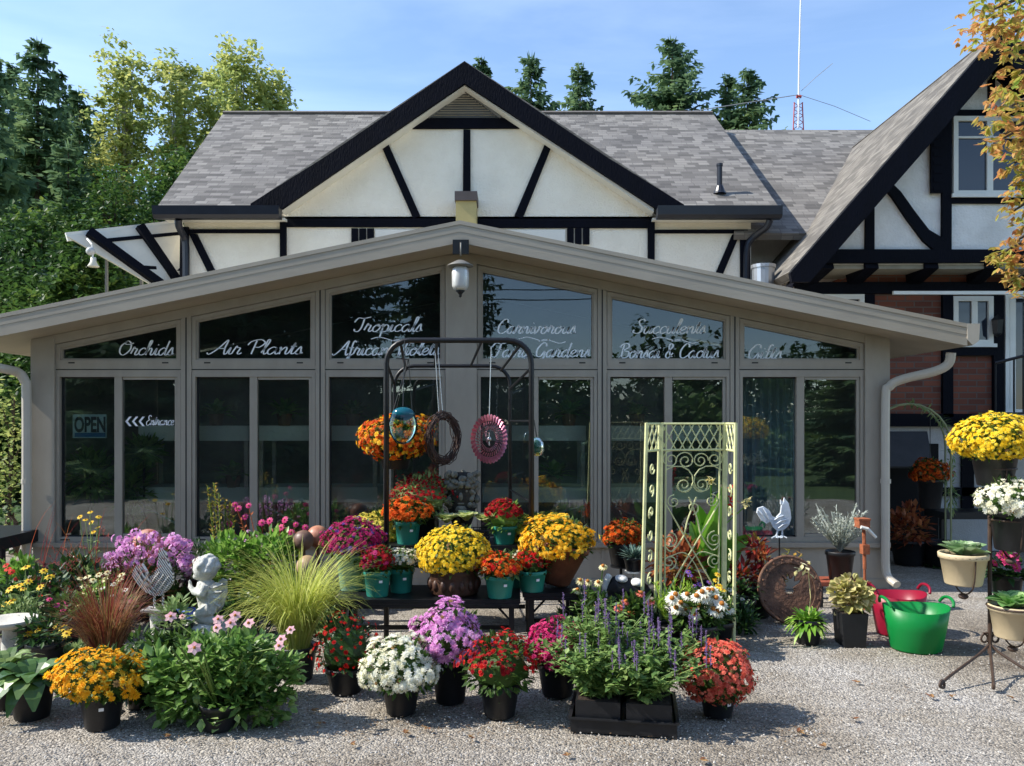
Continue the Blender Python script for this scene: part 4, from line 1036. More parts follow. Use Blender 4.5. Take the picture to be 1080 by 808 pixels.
def mum(label, px, pb, top, bot, w, potw, col, Y=None, z=0.0, group=None, potm=None, br=.021, n=None, cover=1.0, zmin=-.55,
        cat='chrysanthemum', name='potted_mum', green=None, lump=.2, tagw=False, potz=None, seed=None, ratio=.76, dep=.95, petals=8, second=None, root=None, potless=False):
    b = base(px, pb, Y, z); Y = b.y; s = Y/F; seed = seed or int(px*7+pb); rng = random.Random(seed)
    t = root or thing(name, label, cat, b, group)
    zt, zb = Z_(top,Y), Z_(bot,Y); rx = w*s/2; zc = zb+(zt-zb)*.42; ru, rd = zt-zc-br*.3, zc-zb
    h = zb+(zt-zb)*.18-b.z
    if not potless: pot(t, b, potw*s/2, max(.06,h), potm or blackp, ratio, tagw=tagw)
    c = V((b.x,b.y,zc)); mb = MB()
    mb.ball(c, rx*.74, rx*.74*dep, (ru+rd)*.36, nu=12, nv=8, lump=.3, ls=2.5, seed=seed)
    area = rx*rx*9; nl = int(area/(.0011))
    foliage_ball(mb, c, rx*.97, rx*.97*dep, ru*.97, rd, min(1500,max(160,nl)), .045, .024, rng, .7)
    for k in range(14):
        a = rng.random()*6.28; mb.tube([b+V((.02*math.cos(a),.02*math.sin(a),max(0,h-.02))), c+V((rx*.5*math.cos(a),rx*.5*math.sin(a),-rd*.1))], .004, 4)
    mb.build('foliage', green or g_mum, t)
    bm = [pt[col]]+([pt[second[0]]] if second else [])+[LEAF('faded_bloom',[C(150,110,70),C(176,140,90),C(120,100,60)],.3,.7)]
    mb = MB(); n = n or int(cover*19*rx*(ru+rd)/2/(br*br*2.3))
    for i in range(n):
        zz = 1-(i+.5)/n*(1-zmin); a = i*2.39996+rng.uniform(-.35,.35); r_ = math.sqrt(max(0,1-zz*zz))
        d = V((r_*math.cos(a), r_*math.sin(a), zz))
        if cover < 1 and rng.random() > .9 and cover < .6: continue
        lm = 1+lump*(1.3*noise.noise(d*1.2+V((seed*.37,3,0)))+1.1*noise.noise(d*3.2+V((seed*.37,0,0))))+rng.uniform(-.06,.06)+(.14*rng.random() if rng.random() < .05 else 0)
        p = c+V((d.x*rx*lm, d.y*rx*dep*lm, d.z*(ru if d.z > 0 else rd)*lm))
        nr = V((d.x/rx, d.y/(rx*dep), d.z/max(ru,.02))).normalized()+V((rng.uniform(-.4,.4),rng.uniform(-.4,.4),rng.uniform(-.1,.5)))
        mb.cur = 1 if second and rng.random() < second[1](d) else 0
        if rng.random() < .035: mb.cur = len(bm)-1
        mb.bloom(p, nr, br*rng.choice((.55,.8,.95,1.05,1.2,1.3)), petals, rng.uniform(.25,.85), 2, rng)
    mb.build('blossoms', bm, t)
    return t
GMU = 'potted mums on the gravel'
mum('golden yellow mum in a black nursery pot at the front left of the display', 108,766,686,736,86,44,'gold',group=GMU,tagw=True,br=.021)
mum('white mum in a black pot on the gravel before the black bench', 423,751,673,728,84,40,'white',group=GMU,br=.020)
mum('lilac pink mum rising behind the white mum, in a tall black pot', 475,739,638,705,72,40,'lilac',group=GMU,br=.019,lump=.3,cover=1.0)
mum('half open red mum with much green showing, between the lilac and the magenta mums', 527,754,669,730,78,42,'crimson',group=GMU,br=.014,cover=.26,zmin=.1,second=('red',lambda d:.3))
mum('magenta mum left of the purple salvia tray, in a black pot', 588,732,654,708,58,42,'magenta',group=GMU,br=.016,second=('hot',lambda d:.35))
mum('ball shaped coral red mum at the right end of the front row', 757,754,676,739,70,38,'coral',group=GMU,br=.017,zmin=-.85,tagw=True)
mum('dark leaved bush dotted with small red flowers, between the golden grass and the white mum', 365,729,648,714,64,42,'red',group=GMU,br=.013,cover=.12,zmin=-.6,cat='red flower',name='red_flower_pot',green=g_dark)

# ------------------------------------------------ benches
def bench(label, xa, xb, y0, y1, z, legs=True):
    t = thing('display_bench', label, 'bench', ((xa+xb)/2,(y0+y1)/2,0), 'black display benches')
    mb = MB(); mb.box(xa,xb,y0,y1,z-.028,z); mb.box(xa+.01,xb-.01,y0-.004,y0+.02,z-.05,z-.0285); mb.build('bench_top', blackm, t)
    for x in (xa+.06,xb-.06):
        for y in (y0+.05,y1-.05):
            mb = MB(); mb.box(x-.018,x+.018,y-.018,y+.018,0,z-.0285); mb.build('leg', blackm, t)
    mb = MB(); mb.box(xa+.08,xb-.08,y1-.06,y1-.04,.10,.13); mb.build('stretcher', blackm, t)
    for x,sg in ((xa+.06,1),(xb-.06,-1)):
        mb = MB(); mb.tube([(x+sg*.018,y0+.05,z-.14),(x+sg*.12,y0+.05,z-.03)], .008, 5); mb.build('brace', blackm, t)
ZL, ZU = .41, .66
bench('long low black bench in front carrying the big yellow mum', X_(352,5.3), X_(549,5.3), 5.3, 5.78, ZL)
bench('short low black bench under the terracotta bowl', X_(551,5.5), X_(613,5.5), 5.5, 5.98, ZL)
bench('tall black bench behind, carrying the wire basket and stone head', X_(352,6.0), X_(566,6.0), 6.0, 6.42, ZU)

# ------------------------------------------------ on the benches
GT = 'flowers in teal pots on the black benches'
def tealmum(label, px, top, bot, w, potw, col, Y, z, **k):
    return mum(label, px, 0, top, bot, w, potw, col, Y, z, GT, k.pop('potm',tealp), name='teal_flower_pot', cat='potted flower', tagw=k.pop('tagw',True), ratio=.8, **k)
mum('magenta and purple mum at the left end of the low bench', 372,0,549,590,62,34,'magenta',5.62,ZL,group='mums on the black benches',potm=paleg,br=.016,second=('purple',lambda d:.6 if d.z < .05 and d.x>-.5 else .05))
tealmum('magenta and red flowers in a teal pot, third from left on the low bench', 398,577,606,34,28,'crimson',5.42,ZL,br=.015,second=('magenta',lambda d:.55 if d.x < 0 else .1),cover=.85,zmin=-.2)
tealmum('small teal pot of purple flowers tucked behind the red one on the low bench', 389,580,606,26,24,'magenta',5.62,ZL,br=.014,cover=.7,zmin=0,tagw=False,second=('purple',lambda d:.5))
tealmum('white flowers with one red bloom in a teal pot on the low bench', 423,580,603,36,27,'white',5.55,ZL,br=.015,cover=.8,zmin=.1)
tealmum('orange flowers in a teal pot at the right end of the long low bench', 527,583,611,44,31,'orange',5.38,ZL,br=.02,cover=.9,zmin=-.3,second=('red',lambda d:.25))
tealmum('dark red flowers in a teal pot beside the terracotta bowl', 561,578,606,36,30,'crimson',5.58,ZL,br=.015,cover=.6,zmin=-.1,second=('red',lambda d:.4))
tealmum('small white flowers in a teal pot between the orange and dark red ones', 547,580,604,24,24,'white',5.72,ZL,br=.013,cover=.5,zmin=0,tagw=False)
tealmum('orange flowers in a teal pot at the left end of the tall bench', 430,526,554,48,27,'orange',6.1,ZU,br=.021,cover=.95,zmin=-.2)
tealmum('dark red flowers over bright leaves in a teal pot right on the tall bench', 532,528,560,40,26,'crimson',6.1,ZU,br=.017,cover=.6,zmin=.2,green=g_bright)
GB2 = 'mums on the black benches'
t = mum('big bright yellow mum in a brown carved urn at the middle of the low bench', 479,0,556,606,72,40,'yellow',5.5,ZL,group=GB2,potless=True,br=.0145,n=1500,lump=.11,zmin=-.7)
b = ORG[t]; mb = MB()
mb.lathe([(0,0),(.15,0),(.17,.02),(.165,.06),(.172,.10),(.165,.14),(.178,.155),(.178,.175),(.155,.18),(.14,.16),(0,.16)], b, 26)
for k in range(16):
    a = k*math.pi/8; mb.ball(b+V((.165*math.cos(a),.165*math.sin(a),.075)), .022,.022,.04, 8, 6)
mb.build('urn', urnb, t, True)
mum('pale lemon mum half hidden at the left of the tall bench', 396,0,541,582,54,30,'lemon',6.3,ZU,group=GB2,br=.015,lump=.2)
mum('wide red dotted green mum at the back of the tall bench', 446,0,500,545,70,34,'crimson',6.32,ZU,group=GB2,br=.013,cover=.28,zmin=.1,green=g_sage)
mum('light yellow mum standing behind the terracotta bowl', 574,0,541,580,62,34,'lemon',6.25,ZU,group=GB2,br=.018,lump=.2,second=('yellow',lambda d:.5))
t = mum('amber yellow mum in a tilted terracotta bowl on the short bench', 588,0,546,592,74,44,'amber',5.72,ZL,group=GB2,potless=True,br=.02,lump=.2,zmin=-.45)
b = ORG[t]; mb = MB(); mm = Matrix.Rotation(R(14),3,'Y'); mb.lathe([(0,0),(.09,.0),(.115,.02),(.18,.26),(.195,.265),(.2,.30),(.185,.30),(.17,.27),(0,.26)], b+V((-.03,0,.024)), 24, mm); mb.build('bowl', terra, t, True)

# white green ornamental kale in a wire basket
def kale(mb, c, r, rng, n=26, H=.5):
    for i in range(n):
        q = (i+.5)/n; a = i*2.4; d = V((math.cos(a),math.sin(a),.75+1.5*(1-q)+rng.uniform(-.25,.25)))
        mb.leaf(c+V((0,0,r*.15)), d, V((0,0,1)), r*(.35+.75*q), r*(.5+.35*q), .35, .35*q, 4)
t = thing('kale_basket', 'pale green and white kale in a black wire basket on the tall bench', 'kale basket', (X_(492,6.15),6.15,ZU))
b = ORG[t]; rng = random.Random(4); mb = MB()
for k in range(3): kale(mb, b+V((-.15+.15*k,rng.uniform(-.03,.03),.13+.02*(k==1))), .15, rng, 30)
mb.build('leaves', LEAF('kale_leaf', [C(176,196,120),C(216,222,160),C(244,242,206)], .35, .5), t)
mb = MB()
for zz in (.01,.06,.105): mb.tube([b+V((-.2*(.8+zz*2),-.1,zz)),b+V((.2*(.8+zz*2),-.1,zz)),b+V((.2*(.8+zz*2),.1,zz)),b+V((-.2*(.8+zz*2),.1,zz)),b+V((-.2*(.8+zz*2),-.1,zz))], .004, 5)
for k in range(9):
    x = -.2+.05*k; mb.tube([b+V((x*.8,-.1,.01)),b+V((x,-.1,.105))], .0035, 4); mb.tube([b+V((x*.8,.1,.01)),b+V((x,.1,.105))], .0035, 4)
mb.build('basket', blackm, t)
mb = MB(); mb.box(b.x-.155,b.x+.155,b.y-.09,b.y+.09,b.z+.012,b.z+.09); mb.build('soil', soil, t)
# stone head covered with grapes
t = thing('stone_head_planter', 'grey stone head planter covered with grape clusters at the back of the tall bench', 'planter', (X_(487,6.33),6.33,ZU))
b = ORG[t]; rng = random.Random(9); mb = MB()
mb.cur = 1; mb.lathe([(0,0),(.07,0),(.075,.03),(.06,.08),(.09,.16),(.113,.25),(.122,.36),(.118,.44),(.108,.5),(.07,.53),(0,.53)], b, 20); mb.cur = 0
for k in range(170):
    z = rng.uniform(.26,.53); a = rng.uniform(-math.pi,math.pi)
    if abs(a+math.pi/2) < .5 and z < .42: continue
    r0 = (.122 if z > .3 else .098)+rng.uniform(-.012,.012); mb.ball(b+V((r0*math.cos(a),r0*math.sin(a),z)), rng.uniform(.015,.027), nu=8, nv=6)
mb.ball(b+V((0,-.115,.35)), .018,.022,.035, 8, 6); mb.ball(b+V((-.04,-.1,.39)), .016, nu=8, nv=5); mb.ball(b+V((.04,-.1,.39)), .016, nu=8, nv=5)
mb.ball(b+V((0,-.105,.295)), .035,.014,.012, 8, 6); mb.ball(b+V((0,-.095,.25)), .05,.03,.04, 8, 6)
for k in range(12): mb.ball(b+V((rng.uniform(-.05,.05),-.085+rng.uniform(-.02,.01),rng.uniform(.12,.25))), .02, nu=7, nv=5)
mb.build('head', [M('grape_stone', C(116,116,106), .85, .5, 16, .5, 60), M('gap_shade_stone', C(50,49,45), .9, .5, 14, .5, 50)], t, True)  # darker body colour paints the shade in the gaps between grapes

# ------------------------------------------------ black garden arch
t = thing('garden_arch', 'tall black tubular garden arch with rounded shoulders standing over the benches', 'arch', (X_(484,6.5),6.5,0))
def hoop(Y, xa, xb, zt, rc, r):
    pts = [(xa,Y,0),(xa,Y,zt-rc)]
    for k in range(1,7): a = math.pi-k*math.pi/12; pts.append((xa+rc+rc*math.cos(a),Y,zt-rc+rc*math.sin(a)))
    for k in range(0,7): a = math.pi/2-k*math.pi/12; pts.append((xb-rc+rc*math.cos(a),Y,zt-rc+rc*math.sin(a)))
    pts.append((xb,Y,0)); mb = MB(); mb.tube(pts, r, 8); return mb
A = (5.86, X_(407.5,5.86), X_(560.5,5.86), Z_(359,5.86), .17, .020); B_ = (6.95, X_(416,6.95), X_(538,6.95), Z_(386,6.95), .17, .016)
hoop(*A).build('front_hoop', blackm, t, True); hoop(*B_).build('rear_hoop', blackm, t, True)
for q, dz in ((0,-.16),(.1,-.035),(.35,0),(.66,0),(.92,-.04),(1,-.2)):
    mb = MB(); mb.tube([(A[1]+(A[2]-A[1])*q,A[0],A[3]+dz),(B_[1]+(B_[2]-B_[1])*q,B_[0],B_[3]+dz)], .011, 6); mb.build('cross_bar', blackm, t)
for zz in (1.0,1.6,.4):
    for x0,x1 in ((A[1],B_[1]),(A[2],B_[2])):
        mb = MB(); mb.tube([(x0,A[0],zz),(x1,B_[0],zz)], .008, 5); mb.build('cross_bar', blackm, t)
# hanging things
t = mum('orange mum in a basket hung inside the left side of the black arch', 417,0,436,484,72,36,'orange',6.35,1.22,group=None,name='hanging_basket',cat='hanging basket',br=.021,second=('amber',lambda d:.35),lump=.18,zmin=-.9,cover=1.1)
b = ORG[t]; mb = MB()
for a in (0,2.1,4.2): mb.tube([b+V((.15*math.cos(a),.15*math.sin(a),.2)), V((A[1]+.1,6.35,2.1))], .003, 4)
mb.tube([V((A[1]+.1,6.35,2.09)),V((A[1]-.0,6.35,2.1))], .004, 4); mb.build('hanger', blackm, t)
def gmat(name, col, tr, rough=.12):
    m, nt = newmat(name); o_ = nd(nt,'ShaderNodeOutputMaterial'); b_ = nd(nt,'ShaderNodeBsdfPrincipled', i_Roughness=rough); b_.inputs['Base Color'].default_value = col
    b_.inputs['Transmission Weight'].default_value = tr; nt.links.new(b_.outputs[0], o_.inputs[0]); return m
t = thing('glass_float', 'teal and green glass globe hanging before the orange mum on the arch', 'glass ornament', P(425,470,5.75))
mb = MB(); c = P(425,449,5.75); mb.ball(c, .105,.06,.135, 22, 14); mb.build('globe', glass_mat('thin_teal_glass', (.74,.94,.84,1), .015), t, True)
mb = MB(); mb.ball(c+V((0,0,.085)), .082,.05,.05, 18, 10); mb.build('top_cap', gmat('deep_teal', C(20,96,112), .2), t, True)
mb = MB(); mb.tube([c+V((0,0,.14)), V((c.x,5.84,2.19))], .003, 4); mb.build('cord', blackm, t)
t = thing('twig_wreath', 'dark twig wreath hanging at the middle of the black arch', 'wreath', P(467,490,6.3))
rng = random.Random(3); mb = MB(); c = P(467,462,6.3); mm = Matrix.Rotation(R(48),3,'Z')
for k in range(46):
    r0 = .165*rng.uniform(.82,1.12); pts = []
    ph = rng.random()*6.28; off = rng.uniform(-.03,.03)
    for i in range(11):
        a = ph+i*rng.uniform(.34,.40)*1.0; rr = r0+rng.uniform(-.016,.016); pts.append(c+mm@V((rr*math.cos(a)*.95, off+rng.uniform(-.014,.014), rr*1.15*math.sin(a))))
    mb.tube(pts, .004, 4)
mb.build('twigs', M('twig_brown', C(78,62,56), .9, .4, 20), t)
mb = MB(); mb.tube([c+V((-.03,0,.17)), V((X_(459,6.3),6.3,2.14))], .003, 4); mb.tube([c+V((.0,0,.17)), V((X_(462,6.3),6.3,2.14))], .003, 4); mb.build('wire', galv, t)
t = thing('wind_spinner', 'round pink metallic wind spinner hanging right of the arch centre', 'wind spinner', P(516,487,6.2))
mb = MB(); c = P(516,463,6.2)
N = 34
for ri,(r0,r1,tw) in enumerate(((.142,.185,.25),(.108,.134,-.3),(.07,.098,.3))):
    for k in range(N):
        a = 2*math.pi*k/N; a2 = a+2*math.pi/N*(.92 if ri == 0 else .5)
        def pp(a, r, dy): return c+V((.74*r*math.cos(a), dy+.35*r*math.cos(a), r*math.sin(a)))
        mb.add([pp(a,r0,-.012),pp(a2,r0,.012),pp(a2+tw*.3,r1,.02),pp((a+a2)/2+tw*.3,r1*1.06,0),pp(a+tw*.3,r1,-.02)], [(0,1,2,3,4)])
mb.build('blades', M('pink_metal', C(206,130,150), .35, .3, 30, metal=.6), t)
mb = MB(); mb.ball(c, .018, nu=10, nv=8); mb.tube([c+V((0,0,.05)),c+V((0,0,-.05))], .004, 4); mb.build('hub', galv, t)
mb = MB(); mb.tube([c+V((0,0,.17)), V((c.x+.015,6.2,2.18))], .003, 4); mb.build('chain', galv, t)
t = thing('glass_lantern', 'small green glass ornament hanging off the right post of the arch', 'glass ornament', P(566,482,6.0))
mb = MB(); c = P(566,471,6.0); mb.lathe([(0,.07),(.03,.065),(.055,.03),(.058,-.03),(.04,-.065),(0,-.075)], c, 14); mb.build('globe', gmat('green_glass', C(80,140,116), .75), t, True)
mb = MB(); mb.tube([c+V((0,0,.07)),c+V((-.02,0,.2)),V((A[2]+.0,5.9,c.z+.25))], .004, 4); mb.build('hook', blackm, t)

# ------------------------------------------------ green iron trellis
trm = M('pale_green_iron', C(212,213,158), .5, .2, 14)
t = thing('folding_trellis', 'tall pale green scrollwork garden trellis of three folding panels', 'trellis', (X_(730,5.85),5.85,0))
YT = 5.85; ztop = Z_(446,YT)
def TP(u, z, pane):
    """u across the panel, z up; panes: left wing, middle, right wing"""
    pA, pB = {0:((X_(682,5.62),5.62),(X_(696,5.85),5.85)),1:((X_(698,5.85),5.85),(X_(764,5.95),5.95)),2:((X_(766,5.95),5.95),(X_(776,5.62),5.62))}[pane]
    ln = 0.05*(1-z/1.6)
    return V((pA[0]+(pB[0]-pA[0])*u-(.04 if pane == 0 else 0.015)*(1-z/1.6), pA[1]+(pB[1]-pA[1])*u, z))
def spiral(pane, u, z, r, turns, a0, sg, rr=.006, asp=1.0, wd=.46):
    pts = []
    n = int(turns*14)
    for i in range(n+1):
        q = i/n; a = a0+sg*q*turns*2*math.pi; rad = r*(1-q*.82)
        pts.append(TP(u+rad*math.cos(a)/wd, z+rad*math.sin(a)*asp, pane))
    return pts
for pane in (0,1,2):
    mb = MB()
    for u in (0,1): mb.tube([TP(u,0,pane),TP(u,ztop,pane)], .013, 6)
    if pane == 1:
        for u in (.07,.93): mb.tube([TP(u,.1,pane),TP(u,ztop,pane)], .007, 5)
    for z in (ztop-.006, ztop-.2, .14): mb.tube([TP(0,z,pane),TP(1,z,pane)], .009, 6)
    k = 7 if pane == 1 else 3
    for i in range(-1,k+1):
        for sg in (0,1):
            u0, u1 = i/k, (i+1.6)/k
            if sg: u0, u1 = u1, u0
            ua, ub = max(0,min(1,u0)), max(0,min(1,u1))
            if u1 == u0: continue
            qa, qb = (ua-u0)/(u1-u0), (ub-u0)/(u1-u0)
            if abs(qa-qb) > .05: mb.tube([TP(ua,ztop-.2+.194*qa,pane),TP(ub,ztop-.2+.194*qb,pane)], .005, 4)
    if pane == 1:
        for (u,z,r,tn,a0,sg) in ((.15,ztop-.27,.065,1.6,1.6,1),(.85,ztop-.27,.065,1.6,1.6,-1),(.38,ztop-.28,.07,1.7,3.1,-1),(.62,ztop-.28,.06,1.7,0,1),
              (.30,ztop-.45,.15,.8,2.4,-1),(.36,ztop-.46,.06,1.6,0,-1),(.72,ztop-.45,.15,.8,.7,1),(.64,ztop-.46,.06,1.6,3.1,1),
              (.2,ztop-.58,.05,1.5,1.5,1),(.8,ztop-.58,.05,1.5,1.5,-1),(.14,.72,.06,1.6,1.6,-1),(.86,.72,.06,1.6,1.6,1),(.14,.56,.055,1.6,-1.5,1),(.86,.56,.055,1.6,-1.5,-1),(.5,ztop-.63,.05,1.2,-1.5,1)):
            mb.tube(spiral(1,u,z,r,tn,a0,sg), .0048, 5)
        for sg in (-1,1):
            f = lambda pts: [TP(.5+sg*(u-.5),z,1) for u,z in pts]
            mb.tube(catmull(f([(.56,ztop-.55),(.42,ztop-.72),(.36,.75),(.18,.64),(.06,.68)]),5), .006, 5)
            mb.tube(f([(.06,.3),(.94,1.0)]), .006, 5)
            mb.tube(catmull(f([(.28,.22),(.36,.45),(.6,.62),(.86,.6)]),5), .0045, 5)
        mb.build('middle_panel', trm, t)
    else:
        for k in range(7):
            z = .3+k*.16; mb.tube(spiral(pane,.5,z,.05,1.2,k,1 if k%2 else -1,wd=.27), .006, 5)
        mb.build('wing_panel', trm, t)

# ------------------------------------------------ plants with a habit of their own
def plant(name, label, cat, px, pb, Y=None, z=0, group=None, pw=0, ph=0, potm=None, tagw=False):
    b = base(px, pb, Y, z); t = thing(name, label, cat, b, group)
    if pw: pot(t, b, pw*b.y/F/2, ph*b.y/F, potm or blackp, tagw=tagw)
    return t, b, random.Random(int(px*13+(pb or 0)*3)), b.y/F
# large dark hosta in front left
t,b,rng,s = plant('hosta_plant','broad leaved hosta drooping over a large black pot at the lower left','hosta',34,756,pw=44,ph=42)
mb = MB()
for k in range(38):
    q = k/38; a = k*2.4; mb.leaf(b+V((.03*math.cos(a),.03*math.sin(a),.2)), V((math.cos(a),math.sin(a),1.4-1.2*q)), V((0,0,1)), rng.uniform(.20,.30), rng.uniform(.08,.12), .2, .5+.4*q, 5)
mb.build('leaves', LEAF('hosta_leaf',[C(50,84,44),C(84,120,60),C(130,156,92)],.35,.35,.5), t)
t,b,rng,s = plant('hosta_plant','small leafy hosta half cut off by the left edge, behind the large one','hosta',6,746,pw=34,ph=40)
mb = MB()
for k in range(34):
    q = k/34; a = k*2.4; mb.leaf(b+V((0,0,.2)), V((math.cos(a),math.sin(a),1.6-1.2*q)), V((0,0,1)), rng.uniform(.2,.32), rng.uniform(.05,.08), .2, .5, 4)
mb.build('leaves', g_sage, t)
# red fountain grass
t,b,rng,s = plant('fountain_grass','rust red fountain grass behind the golden mum','grass',112,729,pw=46,ph=34)
mb = MB()
for k in range(560):
    a = rng.random()*6.28; r0 = .07*math.sqrt(rng.random()); mb.blade(b+V((r0*math.cos(a),r0*math.sin(a),.15)), (math.cos(a),math.sin(a)), rng.uniform(.35,.62), .007, rng.uniform(.3,1.5), 5, rng.uniform(.82,1))
mb.build('blades', LEAF('red_grass',[C(92,44,38),C(136,66,52),C(134,116,66),C(170,118,84)],.3,.6), t)
mb = MB()
for k in range(40):
    a = rng.random()*6.28; e = mb.blade(b+V((0,0,.15)), (math.cos(a),math.sin(a)), rng.uniform(.6,.85), .004, rng.uniform(.4,1.1), 5, rng.uniform(.85,1))
    d = V((math.cos(a)*.6,math.sin(a)*.6,rng.uniform(-.2,.8)))
    for i in range(24): mb.diamond(e+d*.004*i, d+V((rng.uniform(-1,1),rng.uniform(-1,1),rng.uniform(-1,1)))*.9, V((0,0,1)), .022, .004)
mb.build('plumes', LEAF('plume_red',[C(120,50,44),C(160,80,64)],.3,.8), t)
# golden grass
t,b,rng,s = plant('golden_grass','golden lime arching sedge at the left of the benches','grass',314,716,pw=40,ph=36)
mb = MB()
for k in range(800):
    a = rng.random()*6.28; r0 = .07*math.sqrt(rng.random()); mb.blade(b+V((r0*math.cos(a),r0*math.sin(a),.18)), (math.cos(a),math.sin(a)), rng.uniform(.42,.82), .0075, rng.uniform(.7,2.3), 7, rng.uniform(.8,1))
mb.build('blades', LEAF('gold_grass',[C(150,164,66),C(190,196,90),C(214,214,124)],.35,.55), t)
# leafy bushes with separate pink flowers (anemone)
def flowers(t, pts, r, m, n=6, centre=True, name='flower', droop=.2, wid=.75, cm=None, rng=random):
    for p, nr in pts:
        mb = MB(); mb.daisy(p, nr, r*rng.uniform(.85,1.15), n, droop, wid)
        mb.cur = 1; nn = V(nr).normalized(); mb.ball(p+nn*r*.05, r*.22, nu=8, nv=5); mb.build(name, [m, cm or conem], t)
t,b,rng,s = plant('pink_anemone','big bright green leafy bush with a few pale pink flowers, front left of centre','anemone',232,768,pw=40,ph=28)
mb = MB(); 
for cx,cz,rx,rz,n in ((0,.33,.20,.16,340),(-.12,.35,.14,.12,170),(.15,.33,.17,.15,220),(-.26,.24,.14,.12,170),(.27,.22,.12,.12,140),(-.14,.19,.19,.15,260),(.1,.17,.22,.15,280),(.25,.1,.12,.08,90),(-.28,.12,.12,.1,110),(0,.1,.2,.09,160),(-.36,.3,.09,.08,60),(.36,.3,.07,.08,50)):
    foliage_ball(mb, b+V((cx,.05,cz)), rx, rx*.8, rz, rz, int(n*1.25), rng.uniform(.04,.062), rng.uniform(.034,.05), rng, .35, 1.3)
mb.build('foliage', LEAF('anemone_leaf', [C(58,92,44),C(92,130,60),C(140,174,92),C(196,214,146)], .45, .4, .5, patch=9), t)
mb = MB()
for k in range(16): a = rng.random()*6.28; mb.tube([b+V((0,0,.08)), b+V((.25*math.cos(a),.2*math.sin(a),rng.uniform(.3,.5)))], .005, 4)
fl = [(P(x,y,b.y+dy),V((rng.uniform(-.3,.3),-.7,.7))) for x,y,dy in ((230,653,.1),(243,657,0),(248,649,.12),(262,657,.05),(205,683,-.22),(294,681,-.1),(306,664,.1),(180,650,.15),(296,674,-.05),(228,662,.05))]
for p,_ in fl: mb.tube([b+V((0,.05,.35)), p-V((0,0,.01))], .003, 4)
mb.build('stems', stem_m, t)
flowers(t, fl, .034, pt['pink'], 6, rng=rng)
for i,(px,pb,w,hh,lab) in enumerate(((258,742,60,60,'dark green leafy clump behind the pink anemone bush'),(150,745,44,50,'shaded green clump between the golden mum and the anemone bush'))):
    t,b,rng,s = plant('leafy_clump',lab,'foliage plant',px,pb,pw=34,ph=22)
    mb = MB(); foliage_ball(mb, b+V((0,0,hh*s*.6)), w*s*.6, w*s*.5, hh*s*.45, hh*s*.4, 500, .07, .055, rng, .3, .9); mb.build('foliage', g_dark, t)
# phlox, lilac, with the red gazing ball in it
t,b,rng,s = plant('phlox_plant','tall lilac pink phlox with the red ball in front of the first window','phlox',150,672,Y=6.5,z=0,pw=38,ph=30)
mb = MB(); mb2 = MB()
for k in range(72):
    px = rng.uniform(112,200); top = 556+abs(px-155)*.33+rng.uniform(0,34); e = P(px,top,6.35+rng.uniform(-.25,.2)); mb.tube([b+V((rng.uniform(-.06,.06),0,.2)), b.lerp(e,.6)+V((0,0,.1)), e], .004, 4)
    for i in range(11): f = e.lerp(b,rng.uniform(.06,.6)); mb.leaf(f, V((rng.uniform(-1,1),rng.uniform(-1,1),rng.uniform(-.2,.5))), V((0,0,1)), .07, .022, .2)
    for i in range(15):
        d = V((rng.gauss(0,1),rng.gauss(0,1),rng.gauss(0,.8))).normalized(); mb2.bloom(e+d*.038, d, .019, 5, .2, 1, rng)
mb.build('foliage', g_mum, t); mb2.build('blossoms', pt['lilac'], t)
t = thing('gazing_ball', 'large mottled red ball among the lilac phlox', 'garden ball', P(156,600,6.55))
mb = MB(); c = P(156,573,6.55); mb.ball(c, .118, nu=24, nv=16); mb.build('ball', M('red_marble', C(150,50,36), .25, .5, 9, col2=C(206,178,160)), t, True)
mb = MB(); mb.tube([c-V((0,0,.11)), V((c.x,c.y,0))], .02, 8); mb.build('post', rustm, t)
# tall stalky plant
t,b,rng,s = plant('seeding_stalks','tall yellowing stalks with seed heads before the second window','plant',232,660,Y=6.9,pw=34,ph=26)
mb = MB(); mb2 = MB()
for x,y in ((219,512),(226,510),(231,520),(238,528),(243,532),(222,530),(247,545)):
    e = P(x,y,6.9+rng.uniform(-.08,.08)); mb.tube([b+V((0,0,.2)), b.lerp(e,.55)+V((.01,0,0)), e], .006, 4)
    for i in range(46):
        f = e.lerp(b, rng.random()**1.3*.62); mb2.leaf(f, V((rng.uniform(-1,1),rng.uniform(-1,1),rng.uniform(0,.8))), V((0,0,1)), rng.uniform(.03,.06), .02, .2)
mb.build('stalks', stem_m, t); mb2.build('leaves', LEAF('yellowing',[C(120,130,50),C(170,160,70),C(190,150,70)],.35,.6), t)
